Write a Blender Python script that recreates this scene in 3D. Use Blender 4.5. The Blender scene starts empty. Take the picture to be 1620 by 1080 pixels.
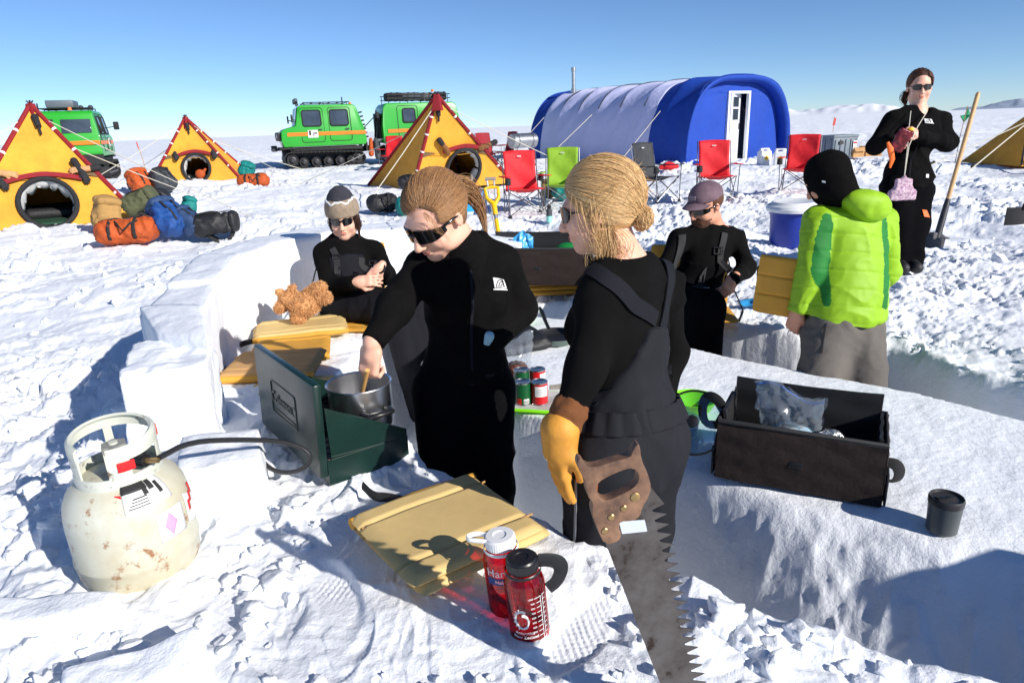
import bpy, bmesh, math, random
import numpy as np
from mathutils import Vector, Matrix, Euler
random.seed(7); RNG = np.random.default_rng(7)
scene = bpy.context.scene
COL = scene.collection
R_ = math.radians
PI = math.pi

# ------------------------------------------------------------------ camera model (used to read positions off the photograph)
FPX, ROLL = 1080.0, R_(2.09)
PITCH = math.atan(339.8/FPX)
CAM_H = 1.4
_f0 = np.array([0, math.cos(PITCH), -math.sin(PITCH)])
_u0 = np.array([0, math.sin(PITCH), math.cos(PITCH)])
_x0 = np.array([1.0, 0, 0])
CR = math.cos(ROLL)*_x0 - math.sin(ROLL)*_u0
CU = math.sin(ROLL)*_x0 + math.cos(ROLL)*_u0
CPOS = np.array([0, 0, CAM_H])
def ray(x, y): return _f0 + CR*(x-810)/FPX - CU*(y-540)/FPX
def P(x, y, d): return CPOS + ray(x, y)*d                 # world point at a depth
def Z(x, y, z):                                           # world point at a height
    r = ray(x, y); return CPOS + r*((z-CAM_H)/r[2])

# ------------------------------------------------------------------ noise
def _hash(ix, iy, iz, s):
    h = (ix.astype(np.int64)*374761393 + iy.astype(np.int64)*668265263 + iz.astype(np.int64)*2147483647 + s*1274126177) & 0xffffffff
    h = ((h ^ (h >> 13))*1274126177) & 0xffffffff
    h = (h ^ (h >> 16)) & 0xffffffff
    h = (h*2246822519) & 0xffffffff
    h = h ^ (h >> 15)
    return (h & 0xffffff)/float(0xffffff)
def vnoise(x, y, z, s=0):
    ix, iy, iz = np.floor(x), np.floor(y), np.floor(z)
    fx, fy, fz = x-ix, y-iy, z-iz
    fx, fy, fz = fx*fx*(3-2*fx), fy*fy*(3-2*fy), fz*fz*(3-2*fz)
    r = 0
    for a in (0, 1):
        for b in (0, 1):
            for c in (0, 1):
                w = (fx if a else 1-fx)*(fy if b else 1-fy)*(fz if c else 1-fz)
                r = r + w*_hash(ix+a, iy+b, iz+c, s)
    return r*2-1
def noise2(x, y, s=0):
    ix, iy = np.floor(x), np.floor(y); fx, fy = x-ix, y-iy
    fx, fy = fx*fx*fx*(fx*(fx*6-15)+10), fy*fy*fy*(fy*(fy*6-15)+10); o = np.zeros_like(ix); r = 0
    for a in (0, 1):
        for b in (0, 1):
            r = r + (fx if a else 1-fx)*(fy if b else 1-fy)*_hash(ix+a, iy+b, o, s)
    return r*2-1
def fbm2(x, y, o=4, s=0):
    r = 0; a = 1.0
    for i in range(o):
        r = r + a*noise2(x, y, s+i*17); x = x*2.03+3.1*i; y = y*2.03-1.7*i; a *= .5
    return r
def domes(x, y, s, dens=.6, rmin=.25, rmax=.55):          # rounded lumps, one candidate per unit cell
    ix, iy = np.floor(x), np.floor(y); o = np.zeros_like(ix); best = np.zeros_like(x)
    for a in (-1, 0, 1):
        for b in (-1, 0, 1):
            cx, cy = ix+a, iy+b
            px = cx+_hash(cx, cy, o, s); py = cy+_hash(cx, cy, o, s+1)
            rr = rmin+(rmax-rmin)*_hash(cx, cy, o, s+2)
            on = _hash(cx, cy, o, s+3) < dens
            el = 1+.5*(_hash(cx, cy, o, s+4)-.5); an = 6.28*_hash(cx, cy, o, s+5)
            dx, dy = x-px, y-py
            u = (dx*np.cos(an)+dy*np.sin(an))*el; v = (-dx*np.sin(an)+dy*np.cos(an))/el
            d2 = (u*u+v*v)/(rr*rr)
            best = np.maximum(best, np.where(on & (d2 < 1), np.sqrt(np.maximum(0, 1-d2*d2))*rr, 0))
    return best
def ss(a, b, x): 
    t = np.clip((x-a)/(b-a), 0, 1); return t*t*(3-2*t)

# ------------------------------------------------------------------ materials
def srgb(r, g, b):
    f = lambda c: (c/255/12.92) if c/255 <= .04045 else ((c/255+.055)/1.055)**2.4
    return (f(r), f(g), f(b))
MATS = {}
def mat(name, col, rough=.6, metal=0, var=0, vs=6, bump=0, bs=40, dist=.01, spec=.5, island=0, col2=None, sheen=0, sss=0, coat=0, dirt=None):
    if name in MATS: return MATS[name]
    m = bpy.data.materials.new(name); m.use_nodes = True; nt = m.node_tree; N = nt.nodes; L = nt.links
    b = N['Principled BSDF']; b.inputs['Roughness'].default_value = rough; b.inputs['Metallic'].default_value = metal
    b.inputs['Base Color'].default_value = (*col, 1); b.inputs['Specular IOR Level'].default_value = spec
    if sheen: b.inputs['Sheen Weight'].default_value = sheen; b.inputs['Sheen Roughness'].default_value = .5
    if coat: b.inputs['Coat Weight'].default_value = coat; b.inputs['Coat Roughness'].default_value = .08
    if sss: b.inputs['Subsurface Weight'].default_value = sss; b.inputs['Subsurface Radius'].default_value = (.02, .008, .004); b.inputs['Subsurface Scale'].default_value = .35
    tc = N.new('ShaderNodeTexCoord')
    src = None
    if var or col2 or island:
        mx = N.new('ShaderNodeMix'); mx.data_type = 'RGBA'
        c2 = col2 or tuple(c*(1-var) for c in col)
        c1 = col if col2 else tuple(min(1, c*(1+var*.5)) for c in col)
        mx.inputs['A'].default_value = (*c1, 1); mx.inputs['B'].default_value = (*c2, 1)
        if island:
            g = N.new('ShaderNodeNewGeometry'); L.new(g.outputs['Random Per Island'], mx.inputs['Factor'])
        else:
            nz = N.new('ShaderNodeTexNoise'); nz.inputs['Scale'].default_value = vs; nz.inputs['Detail'].default_value = 5; nz.inputs['Roughness'].default_value = .65
            L.new(tc.outputs['Object'], nz.inputs['Vector'])
            mr = N.new('ShaderNodeMapRange'); mr.inputs['From Min'].default_value = .35; mr.inputs['From Max'].default_value = .65
            L.new(nz.outputs['Fac'], mr.inputs['Value']); L.new(mr.outputs['Result'], mx.inputs['Factor'])
        src = mx.outputs['Result']
    if dirt:                                               # (colour, scale, threshold): stains with their own shape
        n2 = N.new('ShaderNodeTexNoise'); n2.inputs['Scale'].default_value = dirt[1]; n2.inputs['Detail'].default_value = 8; n2.inputs['Roughness'].default_value = .7
        L.new(tc.outputs['Object'], n2.inputs['Vector'])
        r2 = N.new('ShaderNodeMapRange'); r2.inputs['From Min'].default_value = dirt[2]; r2.inputs['From Max'].default_value = dirt[2]+.08
        L.new(n2.outputs['Fac'], r2.inputs['Value'])
        m2 = N.new('ShaderNodeMix'); m2.data_type = 'RGBA'; m2.inputs['B'].default_value = (*dirt[0], 1)
        if src: L.new(src, m2.inputs['A'])
        else: m2.inputs['A'].default_value = (*col, 1)
        L.new(r2.outputs['Result'], m2.inputs['Factor']); src = m2.outputs['Result']
    if src: L.new(src, b.inputs['Base Color'])
    if bump:
        nb = N.new('ShaderNodeTexNoise'); nb.inputs['Scale'].default_value = bs; nb.inputs['Detail'].default_value = 4
        L.new(tc.outputs['Object'], nb.inputs['Vector'])
        bp = N.new('ShaderNodeBump'); bp.inputs['Strength'].default_value = bump; bp.inputs['Distance'].default_value = dist
        L.new(nb.outputs['Fac'], bp.inputs['Height']); L.new(bp.outputs['Normal'], b.inputs['Normal'])
    MATS[name] = m; return m
def clear_mat(name, tint, gloss=.08, rough=.05, haze=0.0, hcol=(.8, .85, .9)):
    if name in MATS: return MATS[name]
    m = bpy.data.materials.new(name); m.use_nodes = True; nt = m.node_tree; N = nt.nodes; L = nt.links
    N.remove(N['Principled BSDF']); out = N['Material Output']
    t = N.new('ShaderNodeBsdfTransparent'); t.inputs['Color'].default_value = (*tint, 1)
    g = N.new('ShaderNodeBsdfGlossy'); g.inputs['Roughness'].default_value = rough
    fr = N.new('ShaderNodeLayerWeight'); fr.inputs['Blend'].default_value = .25
    ad = N.new('ShaderNodeMath'); ad.operation = 'MULTIPLY_ADD'; ad.inputs[1].default_value = .6; ad.inputs[2].default_value = gloss
    L.new(fr.outputs['Fresnel'], ad.inputs[0])
    mx = N.new('ShaderNodeMixShader'); L.new(ad.outputs[0], mx.inputs['Fac']); L.new(t.outputs[0], mx.inputs[1]); L.new(g.outputs[0], mx.inputs[2])
    last = mx
    if haze:
        d = N.new('ShaderNodeBsdfDiffuse'); d.inputs['Color'].default_value = (*hcol, 1)
        tl = N.new('ShaderNodeBsdfTranslucent'); tl.inputs['Color'].default_value = (*hcol, 1)
        md = N.new('ShaderNodeMixShader'); md.inputs['Fac'].default_value = .5; L.new(d.outputs[0], md.inputs[1]); L.new(tl.outputs[0], md.inputs[2])
        m2 = N.new('ShaderNodeMixShader'); m2.inputs['Fac'].default_value = haze; L.new(mx.outputs[0], m2.inputs[1]); L.new(md.outputs[0], m2.inputs[2]); last = m2
    L.new(last.outputs[0], out.inputs['Surface']); MATS[name] = m; return m

# ------------------------------------------------------------------ objects
def tag(o, label=None, cat=None, group=None, kind=None):
    for k, v in (('label', label), ('category', cat), ('group', group), ('kind', kind)):
        if v: o[k] = v
    return o
def thing(name, label, cat, loc=(0, 0, 0), rz=0, group=None, rot=None):
    o = bpy.data.objects.new(name, None); COL.objects.link(o); o.location = tuple(float(c) for c in loc)
    o.rotation_euler = rot if rot else (0, 0, rz); o.empty_display_size = .1
    return tag(o, label, cat, group)
def raw_obj(name, v, f, mats, parent=None, smooth=None, fm=None, world=False):
    v = np.asarray(v, float)
    if world and parent is not None: 
        r = parent
        while r.parent: r = r.parent
        v = v - np.array(r.location)
    me = bpy.data.meshes.new(name); me.from_pydata(v.tolist(), [], [tuple(int(i) for i in q) for q in f]); me.update()
    for m in (mats if isinstance(mats, (list, tuple)) else [mats]): me.materials.append(m)
    if fm is not None: me.polygons.foreach_set('material_index', np.asarray(fm, np.int32))
    if smooth is not None:
        me.polygons.foreach_set('use_smooth', np.ones(len(me.polygons), bool))
        if smooth < 179: me.set_sharp_from_angle(angle=R_(smooth))
    o = bpy.data.objects.new(name, me); COL.objects.link(o)
    if parent is not None: o.parent = parent
    return o
def children(o): return [c for c in bpy.data.objects if c.parent == o]
def copy_tree(o, parent=None):
    kids = list(o.children); c = o.copy(); COL.objects.link(c)
    if parent is not None: c.parent = parent
    for k in kids: copy_tree(k, c)
    return c
def rotm(rx=0, ry=0, rz=0): return np.array(Euler((rx, ry, rz)).to_matrix())
def frame(up, right):                                       # columns: right, forward, up
    up = np.asarray(up, float); up = up/np.linalg.norm(up); right = np.asarray(right, float); right = right-up*(right@up); right /= np.linalg.norm(right)
    return np.stack([right, np.cross(up, right), up], 1)

class MB:
    """collects shapes into one mesh"""
    def __init__(s): s.v = []; s.f = []; s.m = []; s.n = 0; s.mi = 0; s.M = np.eye(3); s.T = np.zeros(3)
    def xf(s, T=(0, 0, 0), M=None): s.T = np.asarray(T, float); s.M = np.eye(3) if M is None else np.asarray(M); return s
    def add(s, v, f):
        v = np.asarray(v, float)@s.M.T+s.T; n = s.n
        s.v.append(v); s.f += [tuple(i+n for i in q) for q in f]; s.m += [s.mi]*len(f); s.n += len(v); return s
    def box(s, c, size, M=None, bev=0):
        x, y, z = np.asarray(size, float)/2; c = np.asarray(c, float)
        if bev <= 0:
            v = np.array([(a*x, b*y, d*z) for a in (-1, 1) for b in (-1, 1) for d in (-1, 1)])
            f = [(0, 1, 3, 2), (4, 6, 7, 5), (0, 4, 5, 1), (2, 3, 7, 6), (0, 2, 6, 4), (1, 5, 7, 3)]
        else:
            bm = bmesh.new(); bmesh.ops.create_cube(bm, size=1)
            for q in bm.verts: q.co = Vector((q.co.x*2*x, q.co.y*2*y, q.co.z*2*z))
            bmesh.ops.bevel(bm, geom=list(bm.edges), offset=min(bev, .98*min(x, y, z)), segments=2, affect='EDGES', profile=.5)
            bm.verts.index_update(); v = np.array([q.co[:] for q in bm.verts]); f = [tuple(w.index for w in q.verts) for q in bm.faces]; bm.free()
        if M is not None: v = v@np.asarray(M).T
        return s.add(v+c, f)
    def tube(s, pts, r, n=8, cap=True, flat=1.0):
        pts = [np.asarray(p, float) for p in pts]; k = len(pts); rr = r if hasattr(r, '__len__') else [r]*k
        T = []
        for i in range(k):
            a = pts[max(0, i-1)]; b = pts[min(k-1, i+1)]; t = b-a; T.append(t/(np.linalg.norm(t)+1e-12))
        up = np.array([0, 0, 1.]) if abs(T[0][2]) < .9 else np.array([1., 0, 0])
        v = []
        for i in range(k):
            e = np.cross(T[i], up); e /= np.linalg.norm(e)+1e-12; up = np.cross(e, T[i])
            for j in range(n):
                a = 2*PI*j/n; v.append(pts[i]+rr[i]*(math.cos(a)*e*flat+math.sin(a)*up))
        f = [(i*n+j, i*n+(j+1) % n, (i+1)*n+(j+1) % n, (i+1)*n+j) for i in range(k-1) for j in range(n)]
        if cap: f += [tuple(range(n))[::-1], tuple((k-1)*n+j for j in range(n))]
        return s.add(v, f)
    def lathe(s, prof, n=32, M=None, c=(0, 0, 0), a0=0, a1=2*PI):
        full = abs(a1-a0-2*PI) < 1e-6; m = n if full else n+1; v = []
        for (r, z) in prof:
            for j in range(m):
                a = a0+(a1-a0)*j/n; v.append((r*math.cos(a), r*math.sin(a), z))
        f = []
        for i in range(len(prof)-1):
            for j in range(n):
                q = (i*m+j, i*m+(j+1) % m, (i+1)*m+(j+1) % m, (i+1)*m+j); f.append(q)
        v = np.array(v)
        if M is not None: v = v@np.asarray(M).T
        return s.add(v+np.asarray(c, float), f)
    def sheet(s, G, t=0):                                   # G: rows of points (a grid); optional thickness
        G = np.asarray(G, float); a, b = G.shape[:2]; v = G.reshape(-1, 3)
        f = [(i*b+j, i*b+j+1, (i+1)*b+j+1, (i+1)*b+j) for i in range(a-1) for j in range(b-1)]
        if t:
            nx = np.zeros_like(v)
            for q in f:
                n = np.cross(v[q[1]]-v[q[0]], v[q[3]]-v[q[0]]); 
                for i in q: nx[i] += n
            nx /= np.linalg.norm(nx, axis=1)[:, None]+1e-12
            w = np.concatenate([v+nx*t/2, v-nx*t/2]); k = len(v); g = f+[tuple(i+k for i in q[::-1]) for q in f]
            rim = [i for i in range(b)]+[i*b+b-1 for i in range(1, a)]+[(a-1)*b+j for j in range(b-2, -1, -1)]+[i*b for i in range(a-2, 0, -1)]
            g += [(rim[i], rim[i]+k, rim[(i+1) % len(rim)]+k, rim[(i+1) % len(rim)]) for i in range(len(rim))]
            v, f = w, g
        return s.add(v, f)
    def prism(s, poly, t, M=None, c=(0, 0, 0)):             # polygon in XY extruded along Z, centred
        k = len(poly); v = np.array([(x, y, -t/2) for x, y in poly]+[(x, y, t/2) for x, y in poly])
        f = [tuple(range(k))[::-1], tuple(range(k, 2*k))]+[(i, (i+1) % k, k+(i+1) % k, k+i) for i in range(k)]
        if M is not None: v = v@np.asarray(M).T
        return s.add(v+np.asarray(c, float), f)
    def text(s, body, size, M=None, c=(0, 0, 0), ext=.0005, warp=None, align='CENTER'):
        cu = bpy.data.curves.new('t', 'FONT'); cu.body = body; cu.size = size; cu.extrude = ext; cu.align_x = align; cu.align_y = 'CENTER'; cu.resolution_u = 3
        o = bpy.data.objects.new('t', cu); COL.objects.link(o); dg = bpy.context.evaluated_depsgraph_get(); me = o.evaluated_get(dg).to_mesh()
        v = np.array([q.co[:] for q in me.vertices]).reshape(-1, 3); f = [tuple(p.vertices) for p in me.polygons]
        o.evaluated_get(dg).to_mesh_clear(); bpy.data.objects.remove(o); bpy.data.curves.remove(cu)
        if not len(v): return s
        if warp: v = np.array([warp(*p) for p in v])
        if M is not None: v = v@np.asarray(M).T
        return s.add(v+np.asarray(c, float), f)
    def build(s, name, mats, parent=None, smooth=35, world=False):
        return raw_obj(name, np.concatenate(s.v), s.f, mats, parent, smooth, s.m, world)

def chaikin(pts, n=2):
    pts = [A_(q) for q in pts]
    for _ in range(n): pts = [pts[0]]+[q for i in range(len(pts)-1) for q in (pts[i]*.75+pts[i+1]*.25, pts[i]*.25+pts[i+1]*.75)]+[pts[-1]]
    return pts
# ------------------------------------------------------------------ signed distance modelling: soft bodies as one continuous surface
A_ = lambda p: np.asarray(p, float)
class SDF:
    def __init__(s): s.p = []; s.cuts = []
    def cap(s, a, b, ra, rb=None, k=.03, op='u'): s.p.append(('c', A_(a), A_(b), ra, ra if rb is None else rb, k, op)); return s
    def ell(s, c, r, M=None, k=.03, op='u'): s.p.append(('e', A_(c), A_(r), M, 0, k, op)); return s
    def box(s, c, h, R=.02, M=None, k=.03, op='u'): s.p.append(('b', A_(c), A_(h), R, M, k, op)); return s
    def chain(s, pts, rad, k=.03):
        for i in range(len(pts)-1): s.cap(pts[i], pts[i+1], rad[i], rad[i+1], k)
        return s
    def d(s, q, p):
        if q[0] == 'c':
            _, a, b, ra, rb = q[:5]; ab = b-a; t = np.clip(((p-a)@ab)/(ab@ab+1e-12), 0, 1)
            return np.linalg.norm(p-a-t[:, None]*ab, axis=1)-(ra+(rb-ra)*t)
        w = p-q[1]
        if q[0] == 'e':
            if q[3] is not None: w = w@q[3]
            k0 = np.linalg.norm(w/q[2], axis=1); k1 = np.linalg.norm(w/q[2]**2, axis=1); return k0*(k0-1)/np.maximum(k1, 1e-9)
        if q[4] is not None: w = w@q[4]
        u = np.abs(w)-(q[2]-q[3]); return np.linalg.norm(np.maximum(u, 0), axis=1)+np.minimum(u.max(1), 0)-q[3]
    def bb(s, q):
        if q[0] == 'c': return np.minimum(q[1]-q[3], q[2]-q[4]), np.maximum(q[1]+q[3], q[2]+q[4])
        M = q[3] if q[0] == 'e' else q[4]
        h = q[2] if M is None else np.abs(M)@q[2]
        return q[1]-h, q[1]+h
    @staticmethod
    def mix(a, b, k, op):
        if op == 'u':
            h = np.maximum(k-np.abs(a-b), 0)/k; return np.minimum(a, b)-h*h*k/4
        b = -b; h = np.maximum(k-np.abs(a-b), 0)/k; return np.maximum(a, b)+h*h*k/4
    def ev(s, p):
        f = np.full(len(p), 9.0)
        for q in s.p: f = s.mix(f, s.d(q, p), q[5], q[6])
        for c in s.cuts: f = np.maximum(f, c(p))
        return f
    def grad(s, p, e=.002):
        g = np.stack([s.ev(p+np.eye(3)[i]*e)-s.ev(p-np.eye(3)[i]*e) for i in range(3)], 1); return g/(np.linalg.norm(g, axis=1)[:, None]+1e-9)
    def snap(s, p, off=0, it=6):
        p = np.array(p, float).reshape(-1, 3)
        for _ in range(it): p = p-s.grad(p)*(s.ev(p)-off)[:, None]*.9
        return p, s.grad(p)
    def mesh(s, h, infl=0, wr=None):
        los = []; his = []
        for q in s.p:
            if q[6] == 'u': a, b = s.bb(q); los.append(a); his.append(b)
        lo = np.min(los, 0)-3*h-infl-.01; hi = np.max(his, 0)+3*h+infl+.01
        n = np.ceil((hi-lo)/h).astype(int)+1; f = np.full(tuple(n), 9.0)
        ax = [lo[i]+h*np.arange(n[i]) for i in range(3)]
        for q in s.p:
            a, b = s.bb(q); pad = q[5]+infl+3*h+.01
            i0 = np.clip(np.floor((a-pad-lo)/h).astype(int), 0, n-1); i1 = np.clip(np.ceil((b+pad-lo)/h).astype(int)+1, 1, n)
            sl = tuple(slice(i0[i], i1[i]) for i in range(3)); g = np.stack(np.meshgrid(*[ax[i][sl[i]] for i in range(3)], indexing='ij'), -1)
            shp = g.shape[:3]; dd = s.d(q, g.reshape(-1, 3)).reshape(shp); f[sl] = s.mix(f[sl], dd, q[5], q[6])
        f = f-infl
        if s.cuts:
            g = np.stack(np.meshgrid(*ax, indexing='ij'), -1).reshape(-1, 3)
            near = np.abs(f).reshape(-1) < .25; sub = f.reshape(-1)[near]
            for c in s.cuts: sub = np.maximum(sub, c(g[near]))
            ff = f.reshape(-1); ff[near] = sub; f = ff.reshape(tuple(n))
        v, q = surfnet(f, lo, h)
        if wr is not None: v = wrinkle(v, q, *wr)
        return v, q
def surfnet(f, lo, h):
    s = f < 0; n = np.array(f.shape); c = n-1
    cor = [s[a:a+c[0], b:b+c[1], d:d+c[2]] for a in (0, 1) for b in (0, 1) for d in (0, 1)]
    any_ = np.logical_or.reduce(cor); all_ = np.logical_and.reduce(cor); m = any_ & ~all_
    idx = np.full(tuple(c), -1, np.int64); I = np.argwhere(m); idx[m] = np.arange(len(I))
    acc = np.zeros((len(I), 3)); cnt = np.zeros(len(I))
    i, j, k = I.T
    for ax in range(3):
        for a in (0, 1):
            for b in (0, 1):
                o = [0, 0, 0]; oth = [x for x in range(3) if x != ax]; o[oth[0]] = a; o[oth[1]] = b
                p0 = f[i+o[0], j+o[1], k+o[2]]; e = o.copy(); e[ax] = 1
                p1 = f[i+e[0], j+e[1], k+e[2]]; cr = (p0 < 0) != (p1 < 0)
                t = np.where(cr, p0/np.where(cr, p0-p1, 1), 0); pos = np.zeros((len(I), 3)); pos[:] = o; pos[:, ax] += t
                acc += pos*cr[:, None]; cnt += cr
    v = lo+h*(I+acc/np.maximum(cnt, 1)[:, None])
    F = []
    for ax in range(3):
        o1, o2 = [(1, 2), (2, 0), (0, 1)][ax]
        sl0 = [slice(1, -1)]*3; sl0[ax] = slice(0, -1); sl1 = list(sl0); sl1[ax] = slice(1, None)
        a = s[tuple(sl0)]; b = s[tuple(sl1)]; E = np.argwhere(a != b); base = np.array([1, 1, 1]); base[ax] = 0; E = E+base
        ins = s[E[:, 0], E[:, 1], E[:, 2]]
        def cell(da, db):
            q = E.copy(); q[:, o1] -= da; q[:, o2] -= db; return idx[q[:, 0], q[:, 1], q[:, 2]]
        q = np.stack([cell(1, 1), cell(0, 1), cell(0, 0), cell(1, 0)], 1); q[~ins] = q[~ins][:, ::-1]
        F.append(q)
    F = np.concatenate(F); F = F[(F >= 0).all(1)]
    return v, F
def vnormals(v, q):
    q = np.asarray(q); n = np.cross(v[q[:, 2]]-v[q[:, 0]], v[q[:, 3]]-v[q[:, 1]]); o = np.zeros_like(v)
    for i in range(4): np.add.at(o, q[:, i], n)
    return o/(np.linalg.norm(o, axis=1)[:, None]+1e-12)
def wrinkle(v, q, amp, sc, seed=0, stretch=(1, 1, 1)):
    n = vnormals(v, q); w = v*sc*np.asarray(stretch)
    wx = vnoise(w[:, 0]*.6, w[:, 1]*.6, w[:, 2]*.6, seed+9)*1.5; wy = vnoise(w[:, 0]*.5+7, w[:, 1]*.5, w[:, 2]*.5, seed+8)*1.2
    a = vnoise(w[:, 0]+wx, w[:, 1]-wx, w[:, 2]*1.15+wy, seed); b = vnoise(w[:, 0]*1.9+wy, w[:, 1]*1.9, w[:, 2]*2.6+wx, seed+3); m = .45+.55*ss(-.3, .4, vnoise(w[:, 0]*.45, w[:, 1]*.45, w[:, 2]*.45, seed+5))
    return v+n*(((1-2.6*np.abs(a)**.75)*amp+(.5-1.6*np.abs(b)**.8)*amp*.55)*m)[:, None]
def sobj(name, S, h, m, parent, infl=0, wr=None, world=True):
    v, q = S.mesh(h, infl, wr); return raw_obj(name, v, q, m, parent, 180, None, world)
def strap(S, pts, w, off=.003, t=.003, n=24, mb=None, twist=None, raw=False):      # ribbon lying on a soft body
    pts = np.array(pts, float); L = np.r_[0, np.cumsum(np.linalg.norm(np.diff(pts, axis=0), axis=1))]; u = np.linspace(0, L[-1], n)
    q = np.stack([np.interp(u, L, pts[:, i]) for i in range(3)], 1)
    for _ in range(2): q[1:-1] = (q[:-2]+2*q[1:-1]+q[2:])/4
    if raw: nr = np.tile(A_(raw), (n, 1))
    else: q, nr = S.snap(q, off)
    tg = np.gradient(q, axis=0); sd = np.cross(tg, nr); sd /= np.linalg.norm(sd, axis=1)[:, None]+1e-9
    k = 4; rows = []
    for j in range(k+1):
        e = q+sd*w*(j/k-.5)
        if not raw: e, _ = S.snap(e, off, 3)
        rows.append(e)
    mb = mb or MB(); mb.sheet(np.stack(rows, 0), t); return mb
def decal(S, c, right, up, w, h, off=.003, nu=8, nv=8, t=.002, mb=None):            # patch lying on a soft body
    c, right, up = A_(c), A_(right)/np.linalg.norm(right), A_(up)/np.linalg.norm(up)
    G = np.array([[c+right*w*(i/nu-.5)+up*h*(j/nv-.5) for i in range(nu+1)] for j in range(nv+1)])
    q, _ = S.snap(G.reshape(-1, 3), off, 5); mb = mb or MB(); mb.sheet(q.reshape(nv+1, nu+1, 3), t); return mb
# ------------------------------------------------------------------ camera, sky, sun
cd = bpy.data.cameras.new('Camera'); cd.sensor_width = 36; cd.lens = 24; cd.clip_start = .05; cd.clip_end = 40000
cam = bpy.data.objects.new('Camera', cd); COL.objects.link(cam); scene.camera = cam
bk = CR*0-_f0
cam.matrix_world = Matrix(((CR[0], CU[0], bk[0], 0), (CR[1], CU[1], bk[1], 0), (CR[2], CU[2], bk[2], CAM_H), (0, 0, 0, 1)))
SUN_EL, SUN_AZ = R_(27), R_(131)                            # azimuth clockwise from the view direction: from behind, to the right
SUN = np.array([math.sin(SUN_AZ)*math.cos(SUN_EL), math.cos(SUN_AZ)*math.cos(SUN_EL), math.sin(SUN_EL)])
w = bpy.data.worlds.new('World'); scene.world = w; w.use_nodes = True
nt = w.node_tree; sk = nt.nodes.new('ShaderNodeTexSky'); sk.sky_type = 'NISHITA'; sk.sun_disc = False
sk.sun_elevation = SUN_EL; sk.sun_rotation = SUN_AZ; sk.air_density = 1.0; sk.dust_density = 0.0; sk.ozone_density = 5.6; sk.altitude = 0; sk.air_density = .62
nt.links.new(sk.outputs[0], nt.nodes['Background'].inputs['Color']); nt.nodes['Background'].inputs['Strength'].default_value = .100
sd = bpy.data.lights.new('Sun', 'SUN'); sd.energy = 4.6; sd.angle = R_(.53); sd.color = (1, .955, .89)
so = bpy.data.objects.new('Sun', sd); COL.objects.link(so); so.rotation_euler = Vector(SUN).to_track_quat('Z', 'Y').to_euler(); so.location = tuple(SUN*50)
scene.view_settings.view_transform = 'Standard'; scene.view_settings.look = 'None'; scene.view_settings.gamma = 1; scene.view_settings.exposure = .35
try: scene.cycles.max_bounces = 7; scene.cycles.transparent_max_bounces = 16; scene.cycles.caustics_reflective = False; scene.cycles.caustics_refractive = False
except Exception: pass

# ------------------------------------------------------------------ snow: one sheet with the dug-out kitchen in it
TRENCH = np.array([(-.39, 2.18), (-.12, 1.89), (.10, 1.67), (.23, 1.53), (.51, 1.30), (.76, 1.17), (.97, 1.06), (1.6, .68), (2.6, .2), (3.6, .9), (3.3, 1.9), (2.75, 2.4), (2.28, 3.05),
                   (2.05, 3.5), (1.66, 3.78), (1.40, 4.02), (1.14, 4.25), (.57, 4.66), (.04, 4.85), (-.5, 4.75), (-.72, 4.3), (-.82, 3.9), (-.86, 3.4), (-.84, 3.02), (-.55, 2.5)])
TABLE = np.array([(-.52, 3.45), (.02, 2.78), (.53, 2.33), (.93, 1.97), (1.26, 1.71), (1.45, 1.60), (2.0, 1.32), (2.7, 1.05), (2.6, 1.75), (2.07, 2.53), (1.81, 2.84), (1.39, 3.22), (.96, 3.64), (.37, 4.25), (-.05, 4.52), (-.42, 4.3)])
def sdist(x, y, poly):                                      # signed distance, negative inside
    d = np.full(x.shape, 1e9); ins = np.zeros(x.shape, bool); n = len(poly)
    for i in range(n):
        a, b = poly[i], poly[(i+1) % n]; ex, ey = b-a; wx, wy = x-a[0], y-a[1]
        t = np.clip((wx*ex+wy*ey)/(ex*ex+ey*ey), 0, 1); d = np.minimum(d, np.hypot(wx-ex*t, wy-ey*t))
        c = ((a[1] > y) != (b[1] > y)) & (x < (b[0]-a[0])*(y-a[1])/((b[1]-a[1]) if b[1] != a[1] else 1e-9)+a[0]); ins ^= c
    return np.where(ins, -d, d)
def level(x, y):
    r = np.hypot(x, y); far = .25*ss(9, 22, r)
    near = .2*(1-ss(4.6, 7.5, np.hypot(x-.3, y-2.6)))
    fg = .13*(1-ss(2.2, 3.3, y+.25*x))*(1-ss(1.5, 3.5, np.abs(x)))
    bench = .06*np.exp(-((x+1.15)**2/.35+(y-3.6)**2/1.6))
    low = -.26*ss(0, .35, -(x+1.62)-.22*(y-2.6))*ss(1.9, 2.5, y)*(1-ss(5, 8, y))
    ms, ma = x*.588+y*.809, x*.809-y*.588; mound = 0
    return far+near+fg+bench+low+mound
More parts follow.
